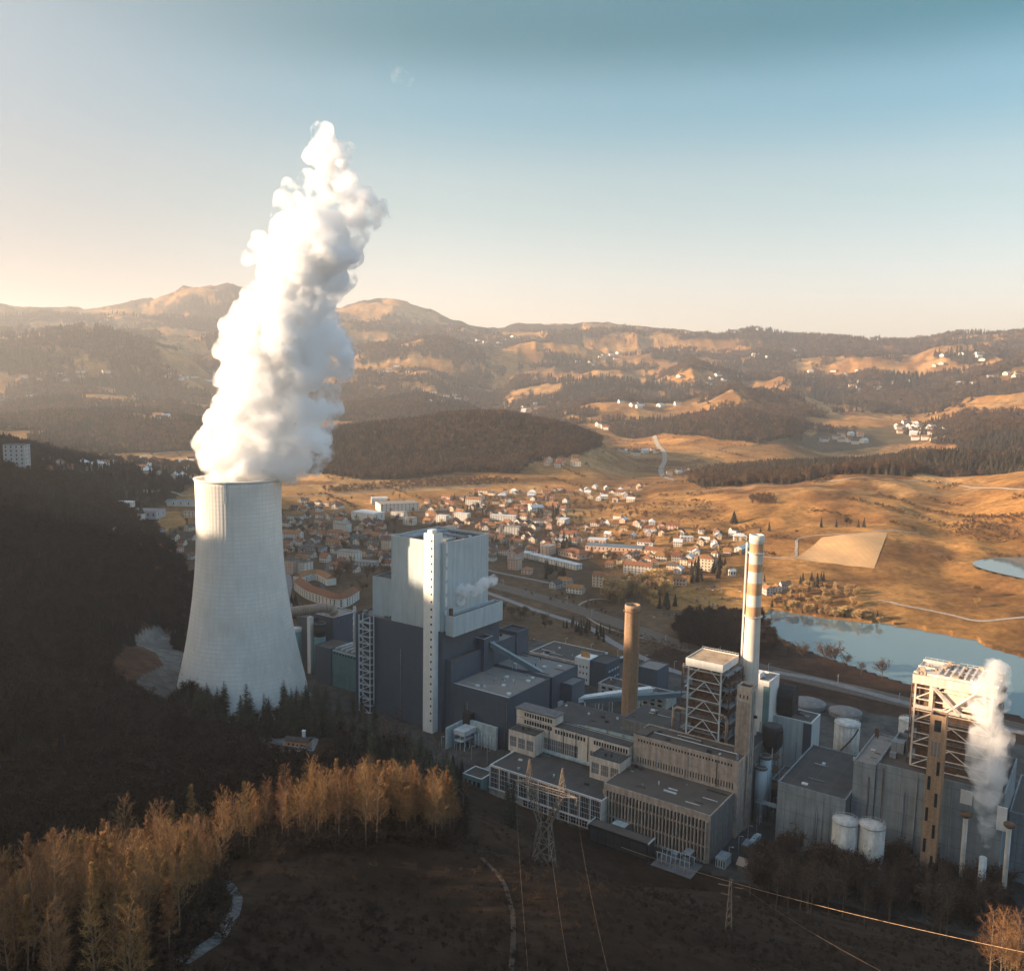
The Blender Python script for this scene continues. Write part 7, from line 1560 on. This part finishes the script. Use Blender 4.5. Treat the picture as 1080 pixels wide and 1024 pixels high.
cable(loc(11.6, 31.2), at_y(650, 1060, 120), 3, 'power cable from the right arm of the pylon down to the lower picture edge')
cable(loc(0, 31.2), at_y(606, 1060, 120), 3, 'power cable from the middle of the pylon down to the lower picture edge')
cable(loc(-11.6, 31.2), at_y(560, 1060, 120), 3, 'power cable from the left arm of the pylon down to the lower picture edge')
a0 = at_y(655, 893, 330); M_WIRE = mat('sunlit_cable', (.52, .34, .19), .5, .1, 1)  # sunlight on this cable is put into a lighter copy of the cable colour
cable(a0, at_y(1130, 1014, 175), 2.5, 'single sunlit cable sloping across the dark hillside at lower right', .06, 60)
M_WIRE = MATS['cable']
cable(at_y(770, 925, 330), at_y(1000, 1060, 150), 2.0, 'faint cable low over the dark hillside at lower right', .04, 40)
b0 = hz(*hit(772, 985)[:2])
q = hit(768, 992); t = thing('wooden_pole', 'small dark lattice mast on the slope at the lower right', 'mast', q, R(-20)); b = MB()
for sx_ in (-1, 1):
    for sy_ in (-1, 1): b.bar((sx_ * .9, sy_ * .9, -1), (sx_ * .25, sy_ * .25, 17), .16)
for k in range(8): z_ = k * 2.1; w_ = .9 - .65 * z_ / 17; b.bar((-w_, -w_, z_), (w_, -w_, z_ + 2), .09); b.bar((w_, -w_, z_), (-w_, -w_, z_ + 2), .09)
b.build('mast_body', M_BLACK, t); b = MB(); b.bar((-3.2, 0, 15), (3.2, 0, 15), .2); b.bar((-2.4, 0, 12.6), (2.4, 0, 12.6), .2); b.build('cross_arm', M_BLACK, t); t.name = 'lattice_mast'
# ================================================================== STEAM, CLOUD, HAZE
def vol_mat(name, dens, col=(1, 1, 1), nscale=.06, lo=.35, hi=.6, detail=5.0, aniso=0.0, soft=None):
    m = bpy.data.materials.new(name); m.use_nodes = True; nt = m.node_tree; nt.nodes.clear(); N = nt.nodes; L = nt.links
    out = N.new('ShaderNodeOutputMaterial'); v = N.new('ShaderNodeVolumePrincipled'); L.new(v.outputs[0], out.inputs['Volume'])
    v.inputs['Color'].default_value = (*col, 1); v.inputs['Anisotropy'].default_value = aniso
    if nscale:
        tc = N.new('ShaderNodeTexCoord'); nz = N.new('ShaderNodeTexNoise'); nz.inputs['Scale'].default_value = nscale; nz.inputs['Detail'].default_value = detail; nz.inputs['Roughness'].default_value = .6
        L.new(tc.outputs['Object'], nz.inputs[0]); mr = N.new('ShaderNodeMapRange'); mr.inputs[1].default_value = lo; mr.inputs[2].default_value = hi; mr.inputs[3].default_value = 0; mr.inputs[4].default_value = dens
        L.new(nz.outputs[0], mr.inputs[0]); L.new(mr.outputs[0], v.inputs['Density'])
    else: v.inputs['Density'].default_value = dens
    return m
def puff_mesh(name, balls, vox, amps, seed, m, origin):
    """one closed billowing surface round a set of balls: united, then pushed in and out by noise of several sizes"""
    bm = bmesh.new()
    for (x, y, z, r) in balls:
        bmesh.ops.create_icosphere(bm, subdivisions=3, radius=r, matrix=Matrix.Translation((x - origin[0], y - origin[1], z - origin[2])))
    me = bpy.data.meshes.new(name + '_tmp'); bm.to_mesh(me); bm.free()
    o = bpy.data.objects.new(name, me); COL.objects.link(o)
    rm = o.modifiers.new('r', 'REMESH'); rm.mode = 'VOXEL'; rm.voxel_size = vox; rm.use_smooth_shade = True
    for k, (sz, st) in enumerate(amps):
        tx = bpy.data.textures.new('billow%d' % k, 'CLOUDS'); tx.noise_scale = sz; tx.noise_depth = 2; tx.noise_basis = 'VORONOI_F1' if k < 2 else 'BLENDER_ORIGINAL'
        d = o.modifiers.new('d%d' % k, 'DISPLACE'); d.texture = tx; d.strength = st; d.mid_level = .45 if k < 2 else .5
    bpy.context.view_layer.update(); dg = bpy.context.evaluated_depsgraph_get()
    me2 = bpy.data.meshes.new_from_object(o.evaluated_get(dg)); o.modifiers.clear(); o.data = me2; bpy.data.meshes.remove(me)
    me2.materials.clear(); me2.materials.append(m); o.location = origin; return o
PLW = lambda y_: 1.0 if y_ > 345 else (.84 if y_ < 300 else .84 + .16 * (y_ - 300) / 45)
rs = random.Random(12)
def balls_from(lst, Y, spread):
    out = []
    for (px, py, r) in lst:
        y = Y + rs.uniform(-1, 1) * spread; p = at_y(px, py, y); out.append((p[0], p[1], p[2], r * y / FPX * 1.03))
    return out
PL = [(252, 497, 38), (300, 494, 20), (322, 488, 14), (336, 470, 14), (222, 486, 9), (246, 484, 36), (266, 486, 38), (290, 484, 28), (228, 478, 20), (255, 462, 38), (282, 462, 36), (312, 472, 22), (325, 455, 18), (338, 440, 13), (340, 425, 9), (270, 436, 40), (248, 432, 26), (295, 425, 36), (318, 430, 20),
      (262, 405, 34), (290, 398, 42), (318, 395, 30), (268, 375, 34), (300, 370, 40), (328, 372, 26), (250, 358, 20), (272, 346, 34), (305, 345, 38), (335, 348, 28), (352, 362, 20), (366, 374, 15), (280, 318, 28), (305, 310, 38), (330, 318, 28), (292, 290, 26), (320, 285, 42), (348, 292, 32), (345, 270, 36), (300, 268, 26), (325, 255, 36), (352, 250, 30), (368, 270, 18), (285, 275, 16), (275, 268, 10), (302, 240, 20), (330, 228, 22), (350, 232, 20),
      (312, 206, 12), (322, 214, 9), (342, 205, 13), (346, 190, 9), (345, 176, 14), (336, 158, 13), (352, 160, 14), (361, 172, 10), (341, 145, 9), (350, 204, 7)]
WISP = [(385, 212, 10), (400, 228, 8), (372, 230, 12), (360, 205, 9), (352, 385, 10), (362, 392, 8), (350, 415, 8), (330, 490, 9), (345, 478, 8), (340, 140, 9), (330, 165, 8), (365, 160, 8), (325, 192, 8), (300, 225, 10), (275, 255, 9), (240, 345, 8), (236, 370, 8), (232, 400, 7), (225, 440, 8), (372, 215, 11), (384, 226, 9), (396, 222, 7), (404, 216, 5), (378, 205, 8), (392, 236, 6), (368, 190, 7), (305, 196, 6), (300, 212, 8), (352, 432, 8), (345, 447, 9), (336, 462, 10), (216, 466, 10), (220, 455, 7), (268, 262, 7), (262, 272, 6), (380, 250, 8)]
M_STEAM = vol_mat('steam', .40, (1, 1, 1), .05, .34, .50, 6)
M_WISP = vol_mat('thin_steam', .24, (1, 1, 1), .075, .455, .60, 8)
o0 = at_y(253, 503, 620)
pl = puff_mesh('steam_plume', balls_from([(x_, y_, r_ * .72 * PLW(y_)) for x_, y_, r_ in PL], 616, 9), 1.6, [(24, -9), (10, -4), (4, 1.8)], 3, M_STEAM, tuple(o0))
tag(pl, 'huge white steam plume rising and leaning right above the cooling tower', 'steam plume')
w_ = puff_mesh('steam_wisp', balls_from([(x_, y_, r_ * .90 * PLW(y_) + 1.0) for x_, y_, r_ in PL] + [(x_, y_, r_ * 1.3) for x_, y_, r_ in WISP], 616, 9), 2.2, [(14, 5), (6, 3)], 4, M_WISP, tuple(o0)); w_.parent = pl; w_.location = (0, 0, 0)
Yr = W(-42, 436)[1]
PR = [(1040, 888, 6), (1041, 876, 8), (1040, 862, 10), (1040, 848, 12), (1041, 834, 15), (1042, 818, 18), (1036, 805, 17), (1047, 800, 18), (1040, 785, 20), (1034, 790, 14), (1048, 775, 16), (1060, 778, 10), (1066, 781, 6), (1036, 770, 13), (1042, 757, 15), (1036, 745, 14), (1040, 730, 16), (1046, 718, 14), (1054, 710, 12), (1058, 725, 8), (1058, 742, 7), (1044, 704, 9)]
M_STEAM2 = vol_mat('warm_steam', .20, (1, .98, .96), .10, .40, .64, 6)
p_ = at_y(1040, 890, Yr)
p2 = puff_mesh('steam_plume', balls_from(PR, Yr, 3), 1.0, [(8, 3.5), (3.5, 2.0), (1.6, 1.0)], 6, M_STEAM2, tuple(p_)); tag(p2, 'hazy beige steam plume in front of the sunlit boiler frame at far right', 'steam plume')
Ys = W(-356, 465)[1]
PS = [(475, 636, 3.2), (478, 630, 4.2), (484, 624, 6.0), (491, 622, 6.5), (498, 624, 5), (505, 620, 5), (511, 615, 5.5), (519, 612, 5), (486, 634, 4)]
M_STEAM3 = vol_mat('vent_steam', .42, (1, .99, .98), .20, .42, .60, 6)
p_ = at_y(476, 640, Ys)
p3 = puff_mesh('steam_plume', balls_from([(x_, y_, r_ * 1.25) for x_, y_, r_ in PS], Ys, 2), .8, [(4, 2.2), (2, 1.0)], 7, M_STEAM3, tuple(p_)); tag(p3, 'small white steam puff drifting along the shaded wall of the tall pale block', 'steam plume')
# the one small cloud, high above the haze
CL = [(411, 71, 6), (416, 75, 7), (422, 79, 8), (428, 83, 7), (418, 82, 5), (407, 66, 3), (433, 86, 4)]
M_CLOUD = vol_mat('thin_cloud', .0022, (1, .97, .95), .007, .52, .74, 7)
p_ = at_y(418, 78, 8500)
cl = puff_mesh('cloud', balls_from(CL, 8500, 40), 12, [(160, 60), (60, 30)], 8, M_CLOUD, tuple(p_)); tag(cl, 'tiny pale wisp of cloud alone in the blue sky', 'cloud')
# the valley air
b = MB(); b.box(-16000, 16000, -1200, 25000, -60, 1480)
hm = bpy.data.materials.new('valley_haze'); hm.use_nodes = True; nt = hm.node_tree; nt.nodes.clear()
ho = nt.nodes.new('ShaderNodeOutputMaterial'); hv = nt.nodes.new('ShaderNodeVolumePrincipled'); nt.links.new(hv.outputs[0], ho.inputs['Volume'])
hv.inputs['Color'].default_value = (.93, .935, .96, 1); hv.inputs['Density'].default_value = 5.6e-5; hv.inputs['Anisotropy'].default_value = .42
tag(b.build('haze', hm), 'thin warm haze hanging over the valley', 'haze', kind='stuff')
